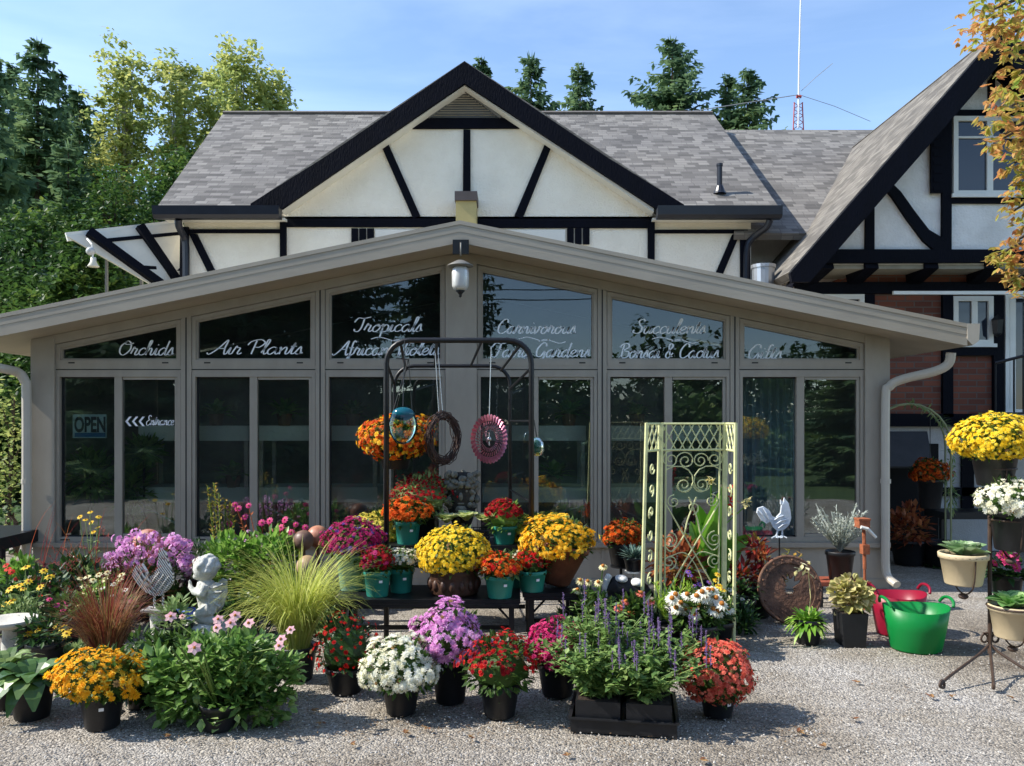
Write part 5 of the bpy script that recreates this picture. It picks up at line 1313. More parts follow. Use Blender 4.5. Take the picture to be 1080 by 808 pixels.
# pink flowers before windows two
t,b,rng,s = plant('pink_coneflower','loose stand of pink flowers on thin stems before the second window','pink flower',285,660,Y=6.95,pw=34,ph=26)
mb = MB(); fl = []
for x,y in ((248,532),(251,536),(262,533),(258,545),(276,551),(284,549),(300,548),(286,560),(307,561),(312,553),(322,556),(243,552),(296,556)):
    e = P(x,y,6.95+rng.uniform(-.15,.15)); fl.append((e,V((rng.uniform(-.5,.5),-.8,.5)))); mb.tube([b+V((0,0,.2)), b.lerp(e,.6), e], .004, 4)
    for i in range(10): f = e.lerp(b,rng.uniform(.08,.6)); mb.leaf(f, V((rng.uniform(-1,1),rng.uniform(-1,1),.2)), V((0,0,1)), .06, .02, .2)
mb.build('stems', g_brz, t); flowers(t, fl, .034, pt['hot'], 9, rng=rng, wid=.6)
for i,(px,pb,top,w,m,lab) in enumerate(((243,655,566,52,g_bright,'bright green bush beside the cherub statue'),(285,655,562,60,g_bright,'leafy green bush behind the golden sedge'),
      (262,668,574,34,g_lime,'yellow lime little shrub between the two green bushes'),(208,648,570,30,g_dark,'dark green clump behind the cherub'))):
    Y = 6.55+.08*i; t,b,rng,s = plant('leafy_shrub',lab,'shrub',px,pb,Y=Y,pw=32,ph=34)
    zt = Z_(top,Y); mb = MB(); foliage_ball(mb, V((b.x,b.y,zt*.66)), w*s*.55, w*s*.5, zt*.36, zt*.42, 620, .075 if m is g_bright else .04, .045 if m is g_bright else .012, rng, .35, .9); mb.build('foliage', m, t)
# three weathered balls
for (px,py,Y,r,c1,c2,lab) in ((320,570,6.6,.085,C(90,66,58),C(140,112,96),'dark brown weathered ball on a stem, left of the pair before the second window'),(335,566,6.75,.095,C(150,80,64),C(196,150,120),'reddish mottled ball just behind the dark brown one'),(324,597,6.3,.085,C(150,120,80),C(190,170,140),'tan stone ball low behind the golden sedge')):
    t = thing('garden_ball', lab, 'garden ball', (X_(px,Y),Y,0)); mb = MB(); c = P(px,py,Y); mb.ball(c, r, nu=20, nv=14); mb.build('ball', M(lab[:9].replace(' ','_'), c1, .45, .3, 9, .1, 30, col2=c2), t, True)
    mb = MB(); mb.tube([c-V((0,0,r*.9)), V((c.x,c.y,0))], .018, 7); mb.build('post', rustm, t)
# left bed: yellow daisies, snapdragons, pink, red
def stems_bed(name, label, cat, px, pb, Y, heads, r, m, nn, leafm, hn=9, wid=.5, droop=.15, base_r=.14, h0=.22, pw=36):
    t,b,rng,s = plant(name,label,cat,px,pb,Y=Y,pw=pw,ph=26); mb = MB(); fl = []
    for x,y in heads:
        e = P(x,y,Y+rng.uniform(-.12,.12)); fl.append((e,V((rng.uniform(-.4,.4),rng.uniform(-.9,-.2),.9)))); mb.tube([b+V((rng.uniform(-.05,.05),0,.12)), b.lerp(e,.6)+V((rng.uniform(-.02,.02),0,.03)), e-V((0,0,.006))], .0035, 4)
        for i in range(nn): f = e.lerp(b,rng.uniform(.1,.75)); mb.leaf(f, V((rng.uniform(-1,1),rng.uniform(-1,1),rng.uniform(-.2,.6))), V((0,0,1)), .07, .024, .2, .2, 3)
    foliage_ball(mb, b+V((0,0,h0)), base_r, base_r, .13, .12, 160, .06, .03, rng, .2, .9)
    mb.build('foliage', leafm, t); flowers(t, fl, r, m, hn, rng=rng, wid=wid, droop=droop); return t
stems_bed('yellow_daisy','stand of golden yellow flowers over the round dish at the left edge','yellow flower',22,700,5.6,[(27,598),(10,621),(20,617),(24,621),(42,619),(30,613),(5,637),(12,634),(52,608),(35,680),(66,662),(38,664),(72,665),(46,602)],.034,pt['amber'],7,g_sage,8)
stems_bed('red_geranium','red and orange blooms beside the black table at far left','red flower',12,680,6.0,[(8,600),(12,603),(6,596),(18,610),(44,627),(16,651),(30,650)],.03,pt['red'],10,g_dark,8,.7)
stems_bed('snapdragon','pale yellow snapdragon flowers behind the red grass','snapdragon',100,690,5.9,[(85,610),(92,608),(98,612),(104,606),(110,611),(88,625),(90,632),(76,628),(82,640),(88,650),(93,645),(126,611),(128,606),(100,622),(113,604),(89,618)],.03,pt['cream'],12,g_bright,7,.75)
stems_bed('pink_phlox','small hot pink flowers between the yellow daisies and the red grass','pink flower',68,700,5.7,[(60,638),(66,636),(58,642),(70,640),(138,634),(136,650),(52,632),(66,645)],.026,pt['hot'],8,g_mum,7,.75)
stems_bed('yellow_zinnia','yellow orange flowers on bare stems before the sill of the first window','yellow flower',97,640,6.9,[(84,545),(95,540),(104,545),(96,551),(103,556),(98,561),(90,548)],.03,pt['amber'],4,g_sage,8,.7)
# dark broad leaves between, filling the bed
for i,(px,pb,Y,top,w,m,lab) in enumerate(((45,690,6.0,600,70,g_dark,'dark broad leaved clump under the yellow daisies'),(118,672,6.3,600,52,g_mum,'low green clump behind the snapdragons'),(80,655,6.6,585,56,g_dark,'dark leafy clump against the taupe wall below the first window'),
      (180,672,6.4,620,46,g_mum,'low green clump behind the tin rooster'),(20,640,6.7,590,40,g_bright,'bright leafy clump beside the left downspout'),(205,690,6.0,650,44,g_dark,'dark low clump in front of the cherub plinth'),
      (338,690,6.2,620,36,g_dark,'dark leafy clump in the shade below the left end of the bench'))):
    t,b,rng,s = plant('bedding_clump',lab,'foliage plant',px,pb,Y=Y,group='green clumps filling the left bed'); zt = Z_(top,Y)
    mb = MB(); foliage_ball(mb, V((b.x,b.y,zt*.5)), w*s*.55, w*s*.4, zt*.48, zt*.48, 380, .085, .04, rng, .2, .9)
    for k in range(8): mb.tube([b,b+V((rng.uniform(-.1,.1),rng.uniform(-.1,.1),zt*.5))], .004, 4)
    mb.build('foliage', m, t)
t = thing('grass_tuft', 'thin dark red grass shoots against the taupe wall left of the phlox', 'grass', (X_(62,6.7),6.7,0)); b = ORG[t]; rng = random.Random(8); mb = MB()
for k in range(26):
    a = rng.uniform(-1.2,1.2); e = mb.blade(b+V((rng.uniform(-.3,.5),0,.1)), (math.sin(a),-.2), rng.uniform(.5,.95), .006, rng.uniform(.3,1.0), 6, rng.uniform(.8,1))
mb.build('blades', g_red, t)
# more of the crowd in the left bed and round the benches
stems_bed('yellow_daisy','yellow daisies low between the birdbath dish and the red grass','yellow flower',48,715,5.2,[(40,664),(54,668),(60,660),(70,668),(66,676),(30,668)],.03,pt['amber'],8,g_dark,9)
stems_bed('white_phlox','white and cream flowers between the tin rooster and the red grass','white flower',122,690,5.85,[(118,628),(126,634),(112,636),(132,622),(108,620),(120,616),(134,640)],.026,pt['white'],10,g_mum,6,.7)
stems_bed('pink_cosmos','pink flowers over the leaves just left of the cherub plinth','pink flower',184,690,5.6,[(176,652),(186,660),(192,650),(170,660),(182,668)],.028,pt['pink'],9,g_sage,7,.7)
stems_bed('lilac_aster','small lilac flowers among the stalks before the second window','purple flower',268,655,6.75,[(262,560),(270,566),(258,570),(280,572),(290,568),(274,576)],.024,pt['lilac'],9,g_mum,8,.6)
def burgundy_stems(px, Y, top, label, n, m, spread=.16):
    t = thing('burgundy_foliage', label, 'foliage plant', (X_(px,Y),Y,0), 'dark red leaved stems in the left bed'); b = ORG[t]; rng = random.Random(px); mb = MB(); zt = Z_(top,Y)
    for k in range(n):
        e = b+V((rng.uniform(-1,1)*spread,rng.uniform(-.1,.1),zt*rng.uniform(.72,1.0))); p0 = b+V((rng.uniform(-.05,.05),0,.02)); mb.tube([p0,p0.lerp(e,.6)+V((rng.uniform(-.02,.02),0,0)),e], .0045, 4)
        for i in range(22): mb.leaf(p0.lerp(e,rng.uniform(.3,1)), V((rng.uniform(-1,1),rng.uniform(-1,1),rng.uniform(-.3,.7))), V((0,0,1)), rng.uniform(.05,.09), .022, .2, .2, 3)
    mb.build('foliage', m, t)
burg = LEAF('burgundy_leaf',[C(60,24,34),C(96,36,44),C(130,60,56)],.35,.45)
burgundy_stems(132,6.1,585,'dark burgundy stems in front of the lilac phlox',9,burg)
burgundy_stems(60,6.35,590,'dark burgundy leaves against the wall left of the first window',8,burg)
burgundy_stems(182,6.55,600,'dark burgundy leaves between the phlox and the cherub',7,burg)
for i,(px,Y,top,w,m,lab) in enumerate(((165,5.35,668,60,g_mum,'mid green leafy clump before the tin rooster pedestal'),(275,6.0,610,56,g_dark,'dark leaves behind the right side of the cherub'),(300,6.4,590,60,g_mum,'leafy clump behind the top of the golden sedge'),
      (340,5.9,640,40,g_sage,'grey green clump between the golden sedge and the bench'),(70,5.35,690,50,g_sage,'sage green clump between the large hosta and the red grass'),(15,6.2,640,50,g_mum,'green clump behind the birdbath dish'),(250,5.2,690,40,g_dark,'dark clump right of the pink anemone flowers'),
      (640,5.7,650,50,g_dark,'dark leafy clump below the black and white ornament'),(690,5.9,630,44,g_dark,'dark leafy clump at the left foot of the trellis'),(770,6.0,640,40,g_dark,'dark clump in the shade right of the trellis foot'),(612,6.2,640,34,g_mum,'green clump at the right end of the short bench'),(735,6.2,610,54,g_mum,'leafy clump filling the trellis behind the white coneflowers'))):
    t,b,rng,s = plant('bedding_clump',lab,'foliage plant',px,690,Y=Y,group='green clumps filling the display'); zt = Z_(top,Y)
    mb = MB()
    for k in range(7):
        c = b+V((rng.uniform(-.5,.5)*w*s,rng.uniform(-.3,.3)*w*s,zt*rng.uniform(.3,.8))); foliage_ball(mb, c, w*s*.3,w*s*.26,zt*.2,zt*.25, 70, rng.uniform(.05,.09), rng.uniform(.02,.04), rng, .1, 1.0); mb.tube([b,c], .004, 4)
    mb.build('foliage', m, t)
# bird bath dish
t = thing('bird_bath', 'round pale stone bird bath dish at the left edge', 'bird bath', (X_(10,5.3),5.3,0)); b = ORG[t]; z = Z_(656,5.3)
mb = MB(); mb.lathe([(0,z-.03),(.1,z-.03),(.165,z-.005),(.172,z+.02),(.16,z+.022),(.14,z+.005),(0,z)], b, 30); mb.build('dish', M('pale_stone', C(204,198,186), .85, .15, 8, .2, 60), t, True)
mb = MB(); mb.lathe([(.1,0),(.1,.02),(.05,.05),(.04,z-.03)], b, 18); mb.build('pedestal', grey_st, t, True)

# ------------------------------------------------ corrugated tin rooster
def outline(ptsz, Y, th, px=True, puff=0):
    mb = MB(); mb.prism([ptx(a,b2,Y) for a,b2 in ptsz], Y-th/2, Y+th/2); return mb
tin = M('whitewashed_tin', C(196,194,188), .5, .5, 12, .3, 60, metal=.25, col2=C(120,116,112))
def striped():
    m, nt = newmat('striped_tin'); L = nt.links.new
    o_ = nd(nt,'ShaderNodeOutputMaterial'); b_ = nd(nt,'ShaderNodeBsdfPrincipled', i_Roughness=.5)
    tc = nd(nt,'ShaderNodeTexCoord'); mp = nd(nt,'ShaderNodeMapping'); mp.inputs['Rotation'].default_value = (0,R(35),0)
    wv = nd(nt,'ShaderNodeTexWave', i_Scale=22.0, i_Distortion=1.2, i_Detail=2.0); L(tc.outputs['Object'], mp.inputs[0]); L(mp.outputs[0], wv.inputs[0])
    rp = ramp(nt, [C(90,84,80),C(206,204,198),C(232,230,226)], pos=[.1,.4,.8]); L(wv.outputs['Fac'], rp.inputs[0]); L(rp.outputs[0], b_.inputs['Base Color'])
    bp = nd(nt,'ShaderNodeBump', i_Strength=.8, i_Distance=.01); L(wv.outputs['Fac'], bp.inputs['Height']); L(bp.outputs[0], b_.inputs['Normal']); L(b_.outputs[0], o_.inputs[0]); return m
def rooster(label, Y, body, wing_l, comb, beak, legs, foot, post, m, ribs):
    bx = [ptx(a,b2,Y) for a,b2 in body]; cx = sum(p[0] for p in bx)/len(bx)
    t = thing('metal_rooster', label, 'rooster ornament', (cx,Y,0))
    mb = MB(); mb.prism(bx, Y-.014, Y+.014)
    mb.build('body', m, t)
    for a, b2 in ribs:
        pass
    mb = MB()
    for (x0,y0),(x1,y1) in ribs: mb.tube([P(x0,y0,Y-.016),P((x0+x1)/2,(y0+y1)/2-1,Y-.026),P(x1,y1,Y-.016)], .006, 5)
    mb.build('feathers', m, t)
    mb = MB(); mb.prism([ptx(a,b2,Y) for a,b2 in comb], Y-.01, Y+.01); mb.build('comb', m, t)
    for a,b2,c_ in legs:
        mb = MB(); mb.tube([P(*a,Y),P(*b2,Y)], .009, 6)
        for dx in (-5,0,5): mb.tube([P(*b2,Y),P(b2[0]+dx,b2[1]+2.5,Y-.02)], .006, 5)
        mb.build('leg', m, t)
    return t
t = rooster('whitewashed corrugated tin rooster on a white stand in the left bed', 5.75,
    [(140,606),(143,597),(150,594),(154,600),(158,608),(163,606),(167,596),(168,586),(172,582),(176,585),(179,596),(183,604),(183,614),(178,622),(170,628),(162,628),(154,624),(146,616)],
    None, [(167,586),(168,578),(171,581),(173,577),(176,585)], None, [((163,627),(163,640),0),((172,626),(172,640),0)], None, None, striped(),
    [((143,601),(155,621)),((147,597),(159,625)),((152,600),(163,626)),((158,618),(168,604)),((162,622),(173,606)),((166,626),(178,608)),((171,627),(181,613))])
mb = MB(); q = P(167,641,5.75); mb.box(q.x-.10,q.x+.10,5.68,5.82,q.z-.02,q.z-.004); mb.build('plate', tin, t)
mb = MB(); mb.lathe([(.045,0),(.06,q.z-.02),(0,q.z-.02)], V((q.x,5.75,0)), 14); mb.build('pedestal', white, t)
wr = M('grey_white_iron', C(206,214,222), .5, .25, 14)
t = rooster('white cut-out metal rooster on a thin stake before the right windows', 6.9,
    [(798,541),(799,536),(805,534),(811,538),(814,544),(818,546),(823,541),(824,533),(827,528),(831,530),(833,538),(834,546),(832,553),(827,558),(820,560),(815,556),(812,550),(808,552),(803,549)],
    None, [(823,532),(823,527),(826,529),(827,525),(829,528),(831,530)], None, [((820,559),(819,565),0),((825,558),(825,565),0)], None, None, wr,
    [((800,538),(808,549)),((805,536),(812,549)),((816,549),(826,544)),((818,553),(829,548)),((821,557),(830,552))])
mb = MB(); q = P(822,566,6.9); mb.tube([(q.x,6.9,0),(q.x,6.9,q.z)], .007, 6); mb.build('stake', blackm, t)

# ------------------------------------------------ praying cherub
t = thing('cherub_statue', 'grey stone kneeling cherub praying on a round plinth', 'statue', (X_(216,5.75),5.75,0)); s = 5.75/F
def cp(px, py, dy=0): return P(px,py,5.75+dy)
mb = MB()
mb.ball(cp(217,599,0), 13*s, 12.5*s, 13.5*s, 18, 12)                      # head
rng = random.Random(2)
for k in range(40):                                                       # curls
    d = V((rng.uniform(-.4,1),rng.uniform(-1,1),rng.uniform(-.1,1))).normalized(); mb.ball(cp(217,599)+d*12.5*s, 3.6*s, nu=7, nv=5)
mb.ball(cp(205.5,601,0), 2.2*s, 2*s, 2.6*s, 8, 6); mb.ball(cp(208,608,0), 5*s, 5*s, 3.5*s, 8, 6); mb.ball(cp(208.5,598,-.03), 2*s,2*s,1.6*s,6,5)  # nose, chin, brow
mb.ball(cp(218,601,-.085), 2.2*s, 1.5*s, 3*s, 6, 5)                       # ear
mb.tube([cp(217,609),cp(217,615)], [6*s,6.5*s], 10)
mb.tube([cp(217,613),cp(217,622),cp(219,634),cp(222,644)], [8.5*s,10.5*s,10*s,12*s], 14)    # trunk
for dy in (-1,1):
    o_ = dy*.075
    mb.tube([cp(217,617,o_),cp(213,627,o_*1.25),cp(205,625,o_*.7),cp(200,618,o_*.2)], [4.6*s,4*s,3.2*s,2.4*s], 10)    # arm to praying hands
    mb.tube([cp(222,642,o_*.9),cp(211,647,o_),cp(207,650,o_)], [7.5*s,6.6*s,5.5*s], 10)                   # thigh
    mb.tube([cp(207,650,o_),cp(218,654,o_),cp(232,655,o_)], [5.4*s,5*s,3.2*s], 10)                         # shin
mb.tube([cp(201,621),cp(200,611)], [2.8*s,1.2*s], 8)
ob = mb.build('body', grey_st, t)
baked(ob, ('REMESH', dict(mode='VOXEL', voxel_size=.0075)), ('SMOOTH', dict(factor=.5, iterations=3)))
for dy in (-.07,.07):
    mb = MB(); pts = [(224,618),(231,612),(236,614),(236,628),(232,642),(226,650),(224,640),(223,628)]
    mb.prism([ptx(a,b2,5.75) for a,b2 in pts], 5.75+dy-.008, 5.75+dy+.008)
    for k in range(4): mb.tube([P(225,620+k*5,5.75+dy-.01),P(235-k,616+k*8,5.75+dy-.012)], .008, 5)
    mb.build('wing', grey_st, t)
z1 = Z_(655,5.75); mb = MB(); mb.lathe([(.17,0),(.2,.02),(.17,.05),(.15,z1-.10),(.19,z1-.075),(.2,z1-.05),(.19,z1-.02),(.1,z1+.004),(0,z1+.004)], V((X_(213,5.75),5.75,0)), 26); mb.build('plinth', grey_st, t, True)
t = thing('blue_watering_can', 'small blue toy watering can beside the cherub plinth', 'watering can', P(199,655,5.9)); mb = MB(); q = ORG[t]
mb.lathe([(0,0),(.04,0),(.05,.06),(.05,.09),(.045,.09)], q, 14); mb.tube([q+V((-.04,0,.03)),q+V((-.09,0,.1))], .008, 6); mb.build('can', M('blue_paint', C(50,80,170), .35, .15), t, True)
mb = MB(); z_ = q.z; mb.lathe([(.08,-z_),(.08,-.0),(0,-.0)], q, 12); mb.build('stone_foot', grey_st, t)

# ------------------------------------------------ purple salvia in a black tray
b0 = base(664,777); s = b0.y/F; YS = b0.y+.12
t = thing('pot_tray', 'black nursery tray on the gravel under the purple salvia pots', 'tray', (X_(665,YS),YS,0))
x0, x1 = X_(607,b0.y), X_(720,b0.y+.1); xm_ = (x0+x1)/2
rot = Matrix.Rotation(R(-9),3,'Z'); ctr = V((xm_,YS+.14,0))
def rb(mb, xa, xb, ya, yb, za, zb, c=None):
    o_ = len(mb.v); mb.box(xa,xb,ya,yb,za,zb)
    for i in range(o_,len(mb.v)): q = rot@V(mb.v[i])+(c or ctr); mb.v[i] = tuple(q)
mb = MB(); w2, d2, hh = .27, .24, .075
rb(mb,-w2,w2,-d2,d2,0,.006); rb(mb,-w2,w2,-d2,-d2+.006,.0065,hh); rb(mb,-w2,w2,d2-.006,d2,.0065,hh); rb(mb,-w2,-w2+.006,-d2+.0065,d2-.0065,.0065,hh); rb(mb,w2-.006,w2,-d2+.0065,d2-.0065,.0065,hh)
rb(mb,-w2-.012,w2+.012,-d2-.012,-d2-.0005,hh-.008,hh); rb(mb,-w2-.012,-w2-.0005,-d2,d2,hh-.008,hh); rb(mb,w2+.0005,w2+.012,-d2,d2,hh-.008,hh)
mb.build('tray', blackp, t)
labs = ['front left purple salvia of the black tray','front right purple salvia of the black tray','back left purple salvia of the black tray, beside the magenta mum','back right purple salvia of the black tray, behind the coral mum']
rng = random.Random(77)
for k,(dx,dy) in enumerate(((-.13,-.12),(.13,-.12),(-.13,.115),(.13,.115))):
    c = rot@V((dx,dy,.0065))+ctr; t = thing('purple_salvia', labs[k]+', with purple flower spikes', 'salvia', c, 'purple salvias in the black tray')
    mb = MB(); a_ = .1; 
    rb(mb,-.115,.115,-.105,.105,0,.15,c); mb.cur = 1; rb(mb,-.105,.105,-.095,.095,.1505,.152,c); mb.build('pot', [blackp,soil], t)
    mb = MB(); mb2 = MB(); spk = []
    for i in range(48):
        a = rng.random()*6.28; r0 = .25*math.sqrt(rng.random()); hh2 = (.25 if dy < 0 else (.37 if dx < 0 else .27))+rng.uniform(-.07,.10)-r0*.35
        e = c+V((r0*math.cos(a)*1.3, r0*math.sin(a), .15+hh2)); p0 = c+V((rng.uniform(-.07,.07),rng.uniform(-.06,.06),.15))
        mb2.tube([p0, p0.lerp(e,.6)+V((0,0,.02)), e], .003, 4)
        for j in range(30):
            f = p0.lerp(e, rng.uniform(.06,.97))+V((rng.gauss(0,.012),rng.gauss(0,.012),0)); mb.leaf(f, V((rng.uniform(-1,1),rng.uniform(-1,1),rng.uniform(-.3,.6))), V((0,0,1)), rng.uniform(.035,.06), rng.uniform(.02,.032), .2, .15, 2)
        if rng.random() < .36: spk.append(e)
    mb.build('foliage', LEAF('salvia_leaf',[C(84,116,62),C(124,156,84),C(168,190,116)],.45,.55), t); mb2.build('stems', stem_m, t)
    for e in spk:
        mb = MB(); h3 = rng.uniform(.07,.14)
        mb.tube([e-V((0,0,.02)), e+V((0,0,h3))], .002, 4)
        for i in range(int(h3*330)):
            q = rng.random(); d = V((rng.uniform(-1,1),rng.uniform(-1,1),.4)); mb.diamond(e+V((0,0,h3*q)), d, V((0,0,1)), .016*(1.15-q*.6), .010)
        mb.build('flower_spike', LEAF('salvia_spike',[C(104,84,130),C(136,112,160),C(124,110,124)],.25,.6), t)

# ------------------------------------------------ coneflowers
def cone(label, px, pb, Y, heads, m, r, top, w, name, group=None):
    t,b,rng,s = plant(name,label,'coneflower',px,pb,Y=Y,pw=44,ph=34,group=group); mb = MB(); fl = []
    for x,y in heads:
        e = P(x,y,Y+rng.uniform(-.14,.12)); fl.append(e); mb.tube([b+V((rng.uniform(-.06,.06),0,.16)), b.lerp(e,.6), e], .004, 4)
        for i in range(9): f = e.lerp(b,rng.uniform(.1,.8)); mb.leaf(f, V((rng.uniform(-1,1),rng.uniform(-1,1),rng.uniform(-.4,.4))), V((0,0,1)), .09, .03, .2, .3, 3)
    foliage_ball(mb, b+V((0,0,.28)), w*s*.45, w*s*.4, .14, .14, 220, .09, .035, rng, .2, .9)
    mb.build('foliage', g_mum, t)
    for e in fl:
        mb = MB(); nr = V((rng.uniform(-.4,.4),rng.uniform(-.95,-.3),1)).normalized(); mb.daisy(e,nr,r*rng.uniform(.9,1.1),11,.38,.42); mb.daisy(e-nr*.002,nr,r*rng.uniform(.8,1),10,.5,.42)
        mb.cur = 1; q = Matrix.Rotation(0,3,'Z'); mb.ball(e+nr*.004, r*.36, r*.36, r*.32, 10, 6); mb.build('flower', [m, conem], t)
rng = random.Random(6)
hd = [(rng.uniform(707,764),628+rng.uniform(-6,19)) for _ in range(34)]+[(713,641),(727,634),(742,640),(750,631),(733,648),(718,652),(757,645),(768,642)]
cone('dense cream white coneflowers behind the coral mum, by the trellis foot',736,694,5.45,hd,pt['white'],.052,628,60,'white_coneflower')
cone('few pale coneflowers on tall stems left of the black and white animal ornament',626,702,5.45,[(636,597),(612,612),(620,613),(631,614),(617,627),(632,632),(609,622),(624,636)],pt['cream'],.036,600,40,'pale_coneflower')
cone('red brown spent coneflowers at the left foot of the trellis',668,700,5.35,[(660,634),(670,640),(676,625),(686,634),(652,640),(664,646),(682,643)],pt['coral'],.034,620,40,'spent_coneflower')
# green spiky plant & small purple/orange flowers before the trellis
t,b,rng,s = plant('needle_plant','light green needle leaved plant before the trellis','foliage plant',708,690,Y=5.6,pw=32,ph=26)
mb = MB()
for k in range(24):
    e = P(rng.uniform(690,730),rng.uniform(612,640),5.6+rng.uniform(-.1,.1)); p0 = b+V((0,0,.15)); mb.tube([p0,e], .004, 4)
    for i in range(20): f = p0.lerp(e,rng.uniform(.3,1)); mb.leaf(f, V((rng.uniform(-1,1),rng.uniform(-1,1),.7)), V((0,0,1)), .06, .009, .1, 0, 2)
mb.build('foliage', g_lime, t)
stems_bed('purple_aster','small purple and blue flowers just above the white coneflowers','purple flower',742,690,5.65,[(732,618),(738,616),(744,620),(735,624),(748,614),(726,603),(728,607)],.022,pt['purple'],5,g_mum,9)
stems_bed('orange_blanketflower','orange flowers at the right foot of the trellis','orange flower',757,690,5.7,[(758,618),(755,612),(752,622),(762,622),(757,606)],.03,pt['amber'],5,g_mum,9)
# black and white animal
t = thing('animal_ornament', 'black animal ornament with white patches and a white upright tail, behind the coneflowers', 'animal ornament', (X_(660,6.2),6.2,0)); s = 6.2/F
def ap_(px,py,dy=0): return P(px,py,6.2+dy)
mb = MB(); mb.tube([ap_(641,626),ap_(650,621),ap_(662,622),ap_(675,626),ap_(684,630)], [9*s,14*s,13*s,13*s,9*s], 14)
mb.ball(ap_(693,622,-.02), 10*s, 9*s, 9*s, 14, 9); mb.tube([ap_(697,624,-.03),ap_(704,627,-.04)], [6*s,4*s], 10)
for dx,dy in ((689,-.08),(690,.06)): mb.tube([ap_(dx,615,dy),ap_(dx-1,608,dy*1.2)], [3*s,1*s], 7)
for px,dy in ((646,-.07),(646,.07),(680,-.07),(680,.07)): mb.tube([ap_(px,630,dy),ap_(px-1,650,dy),V((X_(px,6.2),6.2+dy,0))], [6*s,4*s,4*s], 9)
ob = mb.build('body', M('black_fur', C(26,26,28), .6, .3, 20), t); baked(ob, ('REMESH', dict(mode='VOXEL', voxel_size=.012)), ('SMOOTH', dict(factor=.5, iterations=3)))
wf = M('white_fur', C(226,226,222), .7, .08)
mb = MB(); mb.tube(catmull([ap_(642,630,-.02),ap_(638,622,-.03),ap_(640,612,-.03),ap_(643,606,-.02)],4), [3.2*s]*8+[3.6*s]*4+[2*s], 9); mb.build('tail', wf, t, True)
for px,py,rx,rz in ((655,610.5,7,4),(671,614.5,8,4.5)):
    mb = MB(); mb.ball(ap_(px,py,-.02), rx*s, 11*s, rz*s, 14, 8); mb.build('patch', wf, t, True)
# bronze mum & blue-grey plant on iron stands
st = thing('plant_stand', 'thin iron stand carrying the bronze mum beside the trellis', 'plant stand', (X_(655,6.75),6.75,0)); b = ORG[st]; zt = Z_(596,6.75)
mb = MB(); mb.tube([b,b+V((0,0,zt-.02))], .012, 6); mb.lathe([(0,0),(.09,0),(.09,-.015),(0,-.015)], b+V((0,0,zt-.001)), 16); mb.build('pole', blackm, st)
mb = MB()
for a in (0,2.1,4.2): mb.tube([b+V((0,0,.12)),b+V((.16*math.cos(a),.16*math.sin(a),.006))], .009, 5)
mb.build('feet', blackm, st)
mum('bronze orange mum in a black pot on a thin iron stand left of the trellis', 657,0,549,578,42,32,'bronze',6.75,zt,name='bronze_mum',br=.02,cover=.9,second=('orange',lambda d:.35))
st = thing('plant_stand', 'low white wire stand under the blue grey plant at the trellis', 'plant stand', (X_(668,6.35),6.35,0)); b = ORG[st]; zt = Z_(602,6.35)
mb = MB(); mb.tube([b,b+V((0,0,zt-.02))], .01, 6); mb.lathe([(0,0),(.07,0),(.07,-.012),(0,-.012)], b+V((0,0,zt-.001)), 16)
for a in (0,2.1,4.2): mb.tube([b+V((0,0,.1)),b+V((.13*math.cos(a),.13*math.sin(a),.006))], .008, 5)
mb.build('stand', white, st)
t,b,rng,s = plant('blue_grey_plant','little blue grey spiky plant beside the left leg of the trellis','foliage plant',668,0,Y=6.35,z=zt,pw=20,ph=14)
mb = MB()
for k in range(150): a = rng.random()*6.28; mb.leaf(b+V((0,0,.1)), V((math.cos(a),math.sin(a),rng.uniform(.1,1.6))), V((0,0,1)), rng.uniform(.1,.17), .012, .2, .1, 3)
mb.build('foliage', g_blue, t)
# canna and coleus behind the trellis
t,b,rng,s = plant('canna_plant','tall broad leaved canna with red and cream blooms behind the trellis','canna',748,680,Y=6.55,pw=46,ph=40)
mb = MB()
for (x0,y0,x1,y1) in ((742,600,758,520),(748,590,742,538),(738,600,720,560),(752,600,778,560),(746,620,770,585),(756,590,792,562),(740,640,728,596),(752,640,766,610),(748,600,752,548),(752,560,764,508),(735,600,716,556),(740,590,728,548),(744,580,736,530),(756,600,782,580),(758,610,784,604),(750,600,764,552),(732,620,714,590)):
    p = P(x0,y0,6.55+rng.uniform(-.05,.05)); e = P(x1,y1,6.55+rng.uniform(-.12,.12)); mb.leaf(p, e-p, V((.3,-.8,.3)), (e-p).length, (e-p).length*.30+.03, .25, .05, 7)
for x in (742,750,757): mb.tube([b+V((0,0,.2)),P(x,545,6.55)], .011, 6)
mb.tube([P(757,545,6.55),P(770,512,6.5)], .006, 5); mb.tube([P(757,560,6.55),P(786,534,6.5)], .005, 5); mb.tube([P(750,545,6.55),P(750,508,6.5)], .005, 5)
mb.build('foliage', LEAF('canna_leaf',[C(70,124,36),C(110,164,50),C(150,200,80)],.45,.35,.5), t)
mb = MB()
for k in range(26):
    p = P(770+rng.uniform(-1,4),512+k*1.15,6.5); mb.leaf(p, V((rng.uniform(-1,1),rng.uniform(-1,.3),rng.uniform(-.3,1))), V((0,0,1)), .045, .028, .3)
mb.build('red_flower', pt['red'], t)
for (x,y) in ((786,530),(750,507)):
    mb = MB()
    for k in range(14): mb.leaf(P(x+rng.uniform(-3,3),y+rng.uniform(-3,3),6.5), V((rng.uniform(-1,1),rng.uniform(-1,.3),rng.uniform(-.6,1))), V((0,0,1)), .05, .032, .3)
    mb.build('cream_flower', pt['cream'], t)
t,b,rng,s = plant('coleus_plant','bronze coleus filling the lower half of the trellis','coleus',714,690,Y=6.3,pw=40,ph=36)
mb = MB(); foliage_ball(mb, b+V((0,0,.46)), .2, .2, .22, .26, 300, .095, .055, rng, .25, .8)
